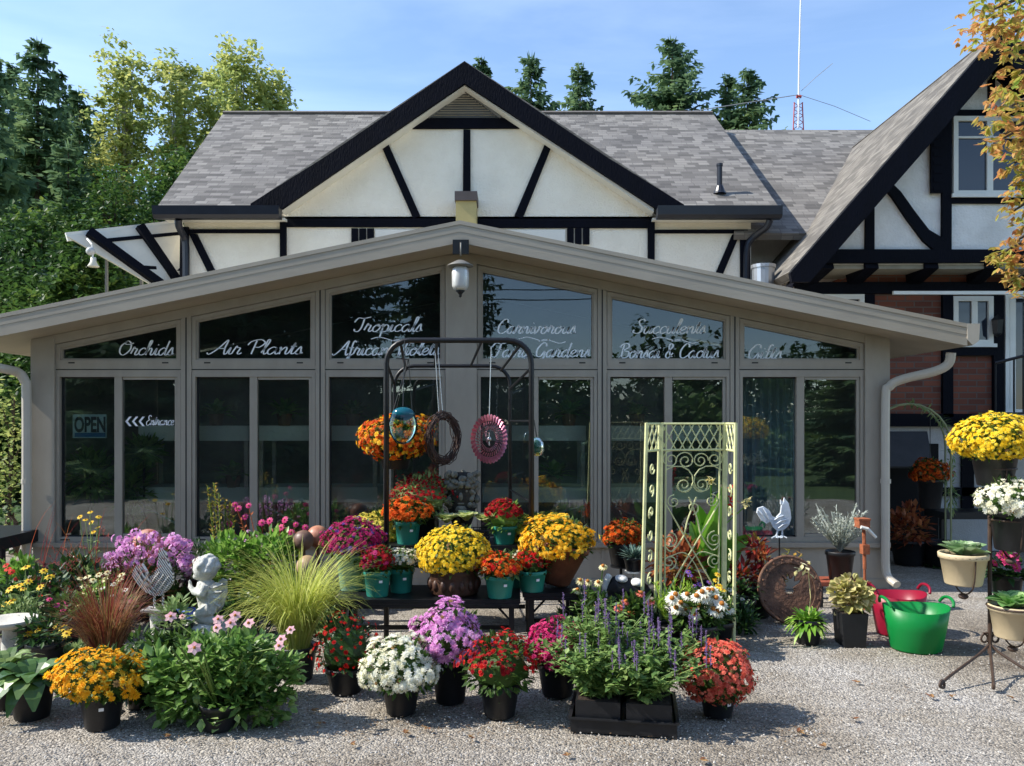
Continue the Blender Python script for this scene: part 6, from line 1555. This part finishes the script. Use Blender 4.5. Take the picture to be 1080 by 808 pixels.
for k in range(8): mb.tube([b+V((0,0,.2)),b+V((rng.uniform(-.12,.12),rng.uniform(-.1,.1),.5))], .005, 4)
mb.build('foliage', g_brz, t)
t,b,rng,s = plant('coleus_plant','dark red coleus with yellow edges between the trellis and the rusty disc','coleus',796,660,Y=6.55,pw=40,ph=34)
mb = MB()
for (x,y,r,n) in ((797,578,.09,60),(805,590,.08,45),(784,606,.11,90),(802,606,.08,50),(775,612,.07,40)): foliage_ball(mb, P(x,y,6.5), r, r, r*.8, r*.7, n, .08, .036, rng, .2, .9); mb.tube([b+V((0,0,.2)),P(x,y,6.5)], .005, 4)
mb.build('foliage', g_red, t)
t,b,rng,s = plant('white_bacopa','small white flowers in a black pot in the shade left of the rusty disc','white flower',778,664,Y=6.25,pw=36,ph=28)
mb = MB(); foliage_ball(mb, b+V((0,0,.27)), .17, .15, .1, .1, 170, .05, .025, rng, .2, .9); mb.build('foliage', g_dark, t)
flowers(t, [(P(x,y,6.12+rng.uniform(-.05,.05)),V((0,-.7,.7))) for x,y in ((776,628),(783,632),(786,640),(774,640),(770,622),(790,634),(779,645),(766,634))], .022, pt['white'], 6, rng=rng)
t,b,rng,s = plant('wall_shrub','thin yellow green twigs of a shrub against the sill left of the rooster stake','shrub',812,640,Y=7.2,pw=30,ph=24)
mb = MB()
for x,y in ((800,566),(806,572),(838,586),(846,584),(833,580),(790,566),(822,596),(842,600)):
    e = P(x,y,7.2); mb.tube([b+V((0,0,.18)),b.lerp(e,.5)+V((0,0,.05)),e], .004, 4)
    for i in range(9): mb.leaf(b.lerp(e,rng.uniform(.4,1)), V((rng.uniform(-1,1),rng.uniform(-1,1),.3)), V((0,0,1)), .06, .03, .2)
mb.build('foliage', LEAF('yellowing',[C(0,0,0)]*2), t)

# ------------------------------------------------ rusty disc
t = thing('rusty_disc', 'big rusty iron disc with a toothed hole leaning in front of the wall', 'iron disc', (X_(833,6.35),6.35,0)); b = ORG[t]; Rr = .262
mm = Matrix.Rotation(R(8),3,'Z') @ Matrix.Rotation(R(-14),3,'X'); c = V((b.x,6.35,Rr*.975))
def D(r, a, y=0): return c+mm@V((r*math.cos(a), y, r*math.sin(a)))
mb = MB(); N = 64
for i in range(N):
    a0, a1 = 2*math.pi*i/N, 2*math.pi*(i+1)/N
    hole = lambda a: Rr*(.40 if -0.6 < a-1.0 < 1.1 else .16)*(1+.22*math.sin(a*13))
    for ra, rb_, y0 in ((lambda a: Rr*.80, lambda a: Rr, -.012),(hole, lambda a: Rr*.80, 0.0)):
        v = [D(ra(a0),a0,y0),D(rb_(a0),a0,y0),D(rb_(a1),a1,y0),D(ra(a1),a1,y0),D(ra(a0),a0,y0+.02),D(rb_(a0),a0,y0+.02),D(rb_(a1),a1,y0+.02),D(ra(a1),a1,y0+.02)]
        mb.add(v, [(0,1,2,3),(7,6,5,4),(1,5,6,2),(0,3,7,4)])
mb.build('disc', rustm, t)
mb = MB(); mb.tube([D(Rr*.99,2*math.pi*i/48,-.002) for i in range(49)], .014, 8); mb.build('rim', rustm, t, True)
for k in range(18):
    a = 2*math.pi*k/18; mb = MB(); mb.ball(D(Rr*.9,a,-.014), .009, nu=8, nv=5); mb.build('rivet', rustm, t)
# plants right of it
t,b,rng,s = plant('lime_hosta','small lime green hosta in a black pot before the rusty disc','hosta',852,678,pw=30,ph=26)
mb = MB()
for k in range(90):
    q = k/90; a = k*2.4; mb.leaf(b+V((.02*math.cos(a),.02*math.sin(a),.13)), V((math.cos(a),math.sin(a),2.0-1.9*q)), V((0,0,1)), rng.uniform(.15,.24), rng.uniform(.03,.045), .25, .3+.5*q, 5)
mb.build('leaves', LEAF('lime_leaf',[C(96,146,40),C(130,180,60),C(190,214,110)],.4,.4,.4), t)
mb = MB(); e = P(852,598,b.y); mb.tube([b+V((0,0,.15)),b.lerp(e,.6)+V((.02,0,0)),e], .003, 4)
for k in range(12): mb.leaf(e+V((rng.uniform(-.08,.02),0,rng.uniform(-.05,.03))), V((rng.uniform(-1,1),-.4,rng.uniform(-1,.3))), V((0,0,1)), .05, .03, .3)
mb.build('dry_bloom', pt['cream'], t)
t,b,rng,s = plant('cream_kale','cream coloured kale in a square black pot right of the lime hosta','kale',902,683)
mb = MB(); mb.prism([(b.x-.075,0),(b.x+.075,0),(b.x+.095,.235),(b.x-.095,.235)], b.y, b.y+.17); mb.cur = 1; mb.box(b.x-.085,b.x+.085,b.y+.005,b.y+.165,.236,.238); mb.build('pot', [blackp,soil], t)
mb = MB()
for (dx,dz,r) in ((0,.33,.12),(-.06,.38,.10),(.07,.37,.10),(0,.43,.09),(-.04,.28,.09),(.09,.31,.08),(.03,.35,.1)):
    for k in range(46):
        d = V((rng.gauss(0,1),rng.gauss(0,1),rng.gauss(0,1))).normalized(); mb.leaf(b+V((dx,.085,dz))+d*r*.55, d+V((0,0,.3)), V((rng.uniform(-1,1),rng.uniform(-1,1),1)), r*.62, r*.5, .4, .2, 3)
mb.build('leaves', LEAF('cream_leaf',[C(176,172,96),C(210,204,140),C(226,206,160)],.4,.5), t)
# rusty shelf with the silver plant and the old pump
Ysh = 6.95; zs = Z_(611,Ysh)
t = thing('rusty_shelf', 'rust red plank shelf on dark legs under the silver leaved plant', 'shelf', (X_(884,Ysh),Ysh,0))
red_pl = M('rust_red_plank', C(150,78,56), .75, .3, 10, .2, 50)
mb = MB(); mb.box(X_(857,Ysh),X_(912,Ysh),Ysh-.13,Ysh+.13,zs-.035,zs); mb.build('plank', red_pl, t)
for px in (861,908):
    for dy in (-.1,.1):
        mb = MB(); mb.box(X_(px,Ysh)-.015,X_(px,Ysh)+.015,Ysh+dy-.015,Ysh+dy+.015,0,zs-.036); mb.build('leg', blackm, t)
t,b,rng,s = plant('silver_plant','silver leaved bushy plant in a black pot on the rusty shelf','silver plant',886,0,Y=6.95,z=zs,pw=29,ph=30)
mb = MB()
for k in range(75):
    a = rng.random()*6.28; rr = .26*math.sqrt(rng.random()); e = b+V((rr*math.cos(a)*1.05,rr*math.sin(a)*.8,.30+rng.uniform(.05,.32)+.05*(e_:=math.cos(a))**2)); p0 = b+V((0,0,.24))
    mb.tube([p0,p0.lerp(e,.5)+V((0,0,.02)),e], .003, 4)
    for i in range(22): mb.leaf(p0.lerp(e,rng.uniform(.15,1)), V((rng.uniform(-1,1),rng.uniform(-1,1),.6)), V((0,0,1)), .035, .011, .2)
mb.build('foliage', g_silv, t)
t = thing('rusty_pump', 'small rusty hand pump with a white spout at the end of the shelf', 'pump', (X_(912,6.75),6.75,0)); rus = M('orange_rust', C(160,92,60), .8, .4, 20, .3, 50)
def q_(px,py,dy=0): return P(px,py,6.75+dy)
mb = MB(); mb.tube([V((X_(912,6.75),6.75,0)),q_(912,600)], .012, 6); mb.tube([q_(912,600),q_(911,556)], .016, 8); mb.build('post', rus, t)
mb = MB(); p = q_(910,552); mb.box(p.x-.05,p.x+.04,6.70,6.80,p.z-.035,p.z+.03); mb.box(p.x-.055,p.x+.045,6.695,6.805,p.z+.0305,p.z+.045); mb.build('head', rus, t)
mb = MB(); mb.tube([q_(908,556,-.06),q_(915,558,-.06),q_(924,567,-.06)], [.014,.016,.012], 8); mb.build('spout', white, t)
mb = MB(); p = q_(912,578); mb.box(p.x-.028,p.x+.028,6.715,6.785,p.z-.05,p.z+.03); mb.build('clamp', rus, t)
# tubs
def tub(label, px, pb, m, w, h, lean, seed):
    b = base(px,pb); t = thing('trug_tub', label, 'tub', b); s = b.y/F; rb_, rt, hh = w*s*.37, w*s*.5, h*s
    mb = MB(); n = 34
    def rim(k, z, rad):
        a = 2*math.pi*k/n; ca = math.cos(a); hump = .05*hh*max(0,(abs(ca)-.6)/.4)**1.5 if z == 1 else 0
        return b+V((rad*ca, rad*.92*math.sin(a), hh*z+hump-(.03*hh*(1-abs(ca)) if z == 1 else 0)))
    levels = [(0.0,0),(0.0,rb_),(.03,rb_*1.03),(.5,(rb_+rt)/2*1.02),(1,rt),(1,rt-.008),(.5,(rb_+rt)/2-.006),(.04,rb_-.006),(.04,0)]
    vs = [rim(k,z,r) for z,r in levels for k in range(n)]; fs = []
    for i in range(len(levels)-1):
        for k in range(n): k2 = (k+1)%n; fs.append((i*n+k,i*n+k2,(i+1)*n+k2,(i+1)*n+k))
    mb.add(vs, fs); mb.build('bucket', m, t, True)
    for sg in (-1,1):
        mb = MB(); pts = [b+V((sg*rt*.97, dy, hh*1.06)) for dy in (-.09,)]+[b+V((sg*rt*1.02,-.07,hh*1.16)),b+V((sg*rt*1.04,-.03,hh*1.22)),b+V((sg*rt*1.04,.03,hh*1.22)),b+V((sg*rt*1.02,.07,hh*1.16)),b+V((sg*rt*.97,.09,hh*1.06))]
        mb.tube(catmull(pts,4), .011, 7); mb.build('handle', m, t, True)
def plast(name, col):
    m, nt = newmat(name); o_ = nd(nt,'ShaderNodeOutputMaterial'); b_ = nd(nt,'ShaderNodeBsdfPrincipled', i_Roughness=.4); b_.inputs['Base Color'].default_value = col
    tr = nd(nt,'ShaderNodeBsdfTranslucent'); tr.inputs[0].default_value = col; mx = nd(nt,'ShaderNodeMixShader'); mx.inputs[0].default_value = .4
    nt.links.new(b_.outputs[0],mx.inputs[1]); nt.links.new(tr.outputs[0],mx.inputs[2]); nt.links.new(mx.outputs[0],o_.inputs[0]); return m
tub('bright green flexible garden tub with loop handles', 966,684, plast('green_plastic', C(20,150,72)), 66,44,0,1)
tub('raspberry red flexible garden tub behind the green one', 947,668, plast('red_plastic', C(168,28,60)), 56,42,0,2)

# ------------------------------------------------ wrought iron plant stand on the right
Yp = 5.0; s = Yp/F
iron = M('brown_iron', C(70,54,44), .6, .35, 20)
t = thing('wrought_iron_stand', 'brown wrought iron plant stand with scrolled feet and ring holders at the right edge', 'plant stand', (X_(1044,Yp),Yp,0)); b = ORG[t]
mb = MB(); mb.tube([b+V((0,0,.14)),b+V((0,0,1.25))], .013, 8); mb.build('pole', iron, t)
for ex,ey,dy in ((992,727,-.28),(1048,722,-.30),(1096,722,-.2)):
    e = V((X_(ex,Yp+dy),Yp+dy,.012)); mb = MB(); d = (e-V((b.x,b.y,e.z)))
    pts = [b+V((0,0,.20)), b+d*.25+V((0,0,.15)), b+d*.8+V((0,0,.075)), b+d*1.0+V((0,0,.035))]
    du = d.normalized(); ce = b+d*.98+V((0,0,.035))
    for k in range(1,9): a = k*.75; rr = .032*(1-k*.07); pts.append(ce+du*(rr*math.sin(a)*-1+.0)+V((0,0,.0-rr*math.cos(a)*1+.0)))
    mb.tube(catmull(pts,3), .009, 6); mb.build('foot', iron, t)
mb = MB()
for sg in (-1,1):
    pts = [b+V((sg*(.015+.035*q_2)*1.0,0,.24-.0*q_2))+V((sg*.03*math.sin(q_2*6),0,.03*math.cos(q_2*6))) for q_2 in [k/10 for k in range(11)]]; mb.tube(pts, .007, 5)
mb.build('scroll', iron, t)
holders = [(1016,586,5.0,24,'l'),(1068,640,4.85,24,'r'),(1050,494,5.05,20,'t'),(1066,548,4.9,20,'r')]
for (px,py,Y,r,_) in holders:
    c = P(px,py,Y); mb = MB(); rr = r*s*.96
    mb.tube([c+V((rr*math.cos(a*.2618),rr*math.sin(a*.2618),0)) for a in range(25)], .007, 6)
    mb.tube([c+V((rr if c.x < b.x else -rr,0,0)), V((b.x,b.y,c.z-.05))], .008, 6); mb.build('ring_holder', iron, t)
    mb = MB(); mb.tube(catmull([c+V((0,-rr,0)), c+V((0,-rr*.8,-.18)), c+V((0,0,-.24)), c+V((0,rr*.8,-.18)), c+V((0,rr,0))],4), .005, 5); mb.ball(c+V((0,0,-.255)), .03, .03, .02, 10, 6); mb.build('cradle', iron, t)
def stand_pot(name, label, cat, px, ptop, Y, pw, ph, m):
    zt = Z_(ptop,Y); b = V((X_(px,Y),Y,zt-ph*Y/F)); t = thing(name,label,cat,b); pot(t,b,pw*Y/F/2,ph*Y/F,m,.78); return t,b,random.Random(px)
def cabbage(t, b, h, r, rng, m):
    mb = MB()
    for k in range(34):
        q = k/34; a = k*2.4; mb.leaf(b+V((.02*math.cos(a),.02*math.sin(a),h-.02)), V((math.cos(a),math.sin(a),2.2-1.7*q+rng.uniform(-.2,.2))), V((rng.uniform(-.3,.3),rng.uniform(-.3,.3),1)), r*(.7+.45*q), r*(.5+.2*q), .45, .15+.1*q, 6)
    mb.build('leaves', m, t)
cabm = LEAF('cabbage_leaf',[C(110,146,96),C(150,180,128),C(196,206,176)],.35,.5)
t,b,rng = stand_pot('cabbage_planter','beige pot of ornamental cabbage held out to the left of the iron stand','planter',1016,583,5.0,46,33,beigep); cabbage(t,b,33*s,.155,rng,cabm)
t,b,rng = stand_pot('cabbage_planter','beige pot of ornamental cabbage hung low on the right of the iron stand','planter',1069,638,4.85,46,34,beigep); cabbage(t,b,34*s,.15,rng,LEAF('cabbage_green',[C(96,146,76),C(140,184,110),C(190,214,150)],.35,.5))
mum('big rounded yellow mum at the top of the iron stand', 1049,0,438,486,80,44,'yellow',5.05,Z_(512,5.05),name='stand_mum',br=.0145,n=1700,lump=.11,zmin=-.8)
mum('white mum on the iron stand below the big yellow one', 1068,0,505,546,66,44,'white',4.9,Z_(580,4.9),name='stand_mum',br=.018,tagw=True)
t,b,rng = stand_pot('pink_cyclamen','hot pink flowers in a dark pot between the two beige planters','pink flower',1062,605,5.1,30,30,blackp)
mb = MB(); foliage_ball(mb, b+V((0,0,.2)), .1,.1,.07,.05,120,.07,.05,rng,.3,.8); mb.build('foliage', g_dark, t)
flowers(t, [(P(1060+rng.uniform(-13,13),591+rng.uniform(-10,10),5.0+rng.uniform(-.06,.06)),V((rng.uniform(-.5,.5),-.7,.6))) for _ in range(18)], .028, pt['hot'], 6, rng=rng, wid=.8)

# ------------------------------------------------ at the back right
t = thing('wire_arbor', 'pale wire garden arbor with vines in the shade beside the gabled wing', 'arbor', (X_(960,8.6),8.6,0)); vg = M('pale_wire', C(140,148,110), .6, .2)
for k,Y in enumerate((8.3,8.75)):
    mb = MB(); xa, xb = X_(915,Y), X_(1003-6*k,Y); zt = Z_(426,Y); zc = Z_(470,Y); xm = (xa+xb)/2
    pts = [(xa,Y,0),(xa,Y,zc)]+[(xm+(xb-xa)/2*math.cos(math.pi-q*math.pi/12),Y,zc+(zt-zc)*math.sin(q*math.pi/12)) for q in range(1,12)]+[(xb,Y,zc),(xb,Y,0)]
    mb.tube(pts, .011, 6); mb.build('hoop', vg, t)
mb = MB(); rng = random.Random(4)
for k in range(240):
    a = rng.uniform(0,1.6); Y = rng.uniform(8.3,8.75); xm, hw = X_(958,Y), X_(1003,Y)-X_(958,Y)
    p = V((xm+hw*math.cos(a), Y, Z_(470,Y)+(Z_(426,Y)-Z_(470,Y))*math.sin(a))) if rng.random() < .5 else V((xm+hw+rng.uniform(-.05,.05),Y,rng.uniform(.6,1.35)))
    mb.leaf(p, V((rng.uniform(-1,1),rng.uniform(-1,1),rng.uniform(-1,.4))), V((0,0,1)), .09, .02, .2)
mb.build('vine', g_sage, t)
t = mum('dull orange mum hanging in the shade under the wire arbor', 981,0,484,510,36,26,'bronze',8.5,Z_(536,8.5),name='hanging_basket',cat='hanging basket',br=.022,second=('orange',lambda d:.4)); b = ORG[t]
mb = MB(); mb.tube([b+V((0,0,.3)), V((X_(981,8.5),8.5,Z_(432,8.5)))], .004, 4); mb.build('hanger', blackm, t)
for i,(px,Y,top,w,m,lab) in enumerate(((958,8.9,532,44,g_brz,'yellowish shrub in the dark doorway under the arbor'),(990,8.8,600,30,g_dark,'dark low plant at the foot of the arbor'))):
    t,b,rng,s = plant('doorway_shrub',lab,'shrub',px,0,Y=Y,z=0,pw=36,ph=26); zt = Z_(top,Y); mb = MB(); foliage_ball(mb, b+V((0,0,zt*.58)), w*s*.5,w*s*.5,zt*.42,zt*.4,380,.09,.05,rng,.2,.9); mb.build('foliage', m, t)
# black table at far left
t = thing('garden_table', 'black garden table edge cut off by the left side of the photo', 'table', (X_(-10,7.3),7.3,0)); zt = Z_(563,7.3)
mb = MB(); mb.box(X_(-60,7.3),X_(20.5,7.3),7.0,7.9,zt-.11,zt); mb.build('table_top', blackm, t)
for px in (18,-56):
    for yy in (7.06,7.84): mb = MB(); x = X_(px,7.3); mb.box(x-.03,x+.03,yy-.03,yy+.03,0,zt-.1105); mb.build('leg', blackm, t)
# houseplants behind the first window
for i,(px,py,Y,w,h,lab) in enumerate(((95,500,7.92,34,40,'leafy houseplant inside behind the OPEN sign'),(140,520,7.92,26,60,'trailing houseplant inside behind the entrance arrow pane'),(152,476,7.92,16,14,'hanging houseplant inside the second pane of the first window'))):
    b = V((X_(px,Y),Y,.06)); t = thing('houseplant',lab,'houseplant',b); rng = random.Random(px); mb = MB(); s = Y/F
    foliage_ball(mb, P(px,py,Y), w*s*.6, .12, h*s*.5, h*s*.5, 260, .14, .06, rng, .2, .9); mb.build('foliage', g_bright, t)
    mb = MB(); mb.lathe([(0,0),(.1,0),(.13,.2),(.12,.2)], b, 14); mb.tube([b+V((0,0,.1)),P(px,py,Y)], .012, 6); mb.build('pot', blackp, t)
# fallen leaves on the gravel
rng = random.Random(12); lm_ = LEAF('dry_leaf',[C(96,62,44),C(134,94,64),C(160,128,84),C(110,60,46)],.15,.9)
spots = [(452,770),(426,776),(368,788),(500,780),(842,775),(872,790),(900,760),(984,738),(1000,736),(1066,738),(740,804),(600,800),(180,778),(340,764),(330,752),(905,722)]
for i,(px,py) in enumerate(spots):
    c = base(px+rng.uniform(-3,3),py); a = rng.random()*6.28; mb = MB()
    for k in (-.8,0,.8): mb.leaf(c+V((0,0,.012)), V((math.cos(a+k),math.sin(a+k),.12)), V((0,0,1)), rng.uniform(.025,.045), .02, rng.uniform(.2,.7), rng.uniform(-.3,.2), 3)
    tag(mb.build('fallen_leaf', lm_, None, origin=c), 'dry curled brown leaf lying on the bare gravel', 'leaf', 'fallen leaves on the gravel')

rng = random.Random(41); mb = MB()
for i in range(900):
    cx, cy = rng.choice(((352,758),(372,770),(505,775),(455,768),(640,790),(845,770),(800,720),(960,735),(160,775),(300,765),(560,765),(700,770)))
    py = cy+rng.gauss(0,9)
    if py < 690: continue
    c = base(cx+rng.gauss(0,26), py)
    a = rng.random()*6.28; mb.diamond(c+V((0,0,.008)), V((math.cos(a),math.sin(a),rng.uniform(-.1,.4))), V((0,0,1)), rng.uniform(.008,.024), rng.uniform(.004,.010))
tag(mb.build('leaf_litter', LEAF('litter',[C(70,54,42),C(110,84,60),C(140,116,84)],.1,.9)), kind='stuff')
# ================================================================== camera, sun, sky
cd = bpy.data.cameras.new('camera'); cam = bpy.data.objects.new('camera', cd); COL.objects.link(cam)
cam.location = (0,0,CH); cam.rotation_euler = (R(90),0,0)
cd.sensor_fit = 'HORIZONTAL'; cd.sensor_width = 36; cd.lens = 36*F/1080; cd.shift_y = (HY-404)/1080
cd.clip_start = .05; cd.clip_end = 2000; SC.camera = cam

AZ, EL = R(SUN_BACK), R(SUN_EL)                # the sun: to the left and a little behind the wall plane
sd = V((-math.cos(AZ)*math.cos(EL), math.sin(AZ)*math.cos(EL), math.sin(EL)))
ld = bpy.data.lights.new('sun', 'SUN'); ld.energy = SUN_E; ld.angle = R(.53); ld.color = (1,.95,.86)
lo = bpy.data.objects.new('sun', ld); COL.objects.link(lo); lo.location = (-10,4,12)
lo.rotation_euler = (-sd).to_track_quat('-Z','Y').to_euler()
w = bpy.data.worlds.new('World'); SC.world = w; w.use_nodes = True; nt = w.node_tree; nt.nodes.clear(); L = nt.links.new
out = nd(nt,'ShaderNodeOutputWorld'); bg = nd(nt,'ShaderNodeBackground'); bg.inputs[1].default_value = SKY_E
sk = nd(nt,'ShaderNodeTexSky'); sk.sky_type = 'NISHITA'; sk.sun_disc = False; sk.sun_elevation = EL
sk.sun_rotation = math.atan2(sd.x, sd.y); sk.altitude = 200; sk.air_density = 1.0; sk.dust_density = .3; sk.ozone_density = 2.6
# thin high cirrus in the sky
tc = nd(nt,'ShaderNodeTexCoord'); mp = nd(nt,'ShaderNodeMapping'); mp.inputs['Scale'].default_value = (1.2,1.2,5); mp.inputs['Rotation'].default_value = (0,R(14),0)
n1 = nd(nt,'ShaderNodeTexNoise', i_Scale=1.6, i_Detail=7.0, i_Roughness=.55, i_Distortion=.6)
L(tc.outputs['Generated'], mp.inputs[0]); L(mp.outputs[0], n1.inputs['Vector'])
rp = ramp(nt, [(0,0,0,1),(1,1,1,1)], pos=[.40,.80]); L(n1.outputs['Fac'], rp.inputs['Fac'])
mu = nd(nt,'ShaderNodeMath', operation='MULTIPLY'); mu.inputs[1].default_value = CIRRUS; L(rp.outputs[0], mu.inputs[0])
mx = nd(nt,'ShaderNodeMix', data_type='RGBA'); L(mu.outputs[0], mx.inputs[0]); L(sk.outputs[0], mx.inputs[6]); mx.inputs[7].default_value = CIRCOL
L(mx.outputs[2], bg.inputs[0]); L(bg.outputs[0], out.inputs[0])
vs = SC.view_settings; vs.view_transform = 'Standard'; vs.look = 'None'; vs.gamma = 1; vs.exposure = EXPO; vs.use_curve_mapping = False
SC.render.film_transparent = False
SC.cycles.max_bounces = 8; SC.cycles.transparent_max_bounces = 12; SC.cycles.caustics_reflective = False; SC.cycles.caustics_refractive = False
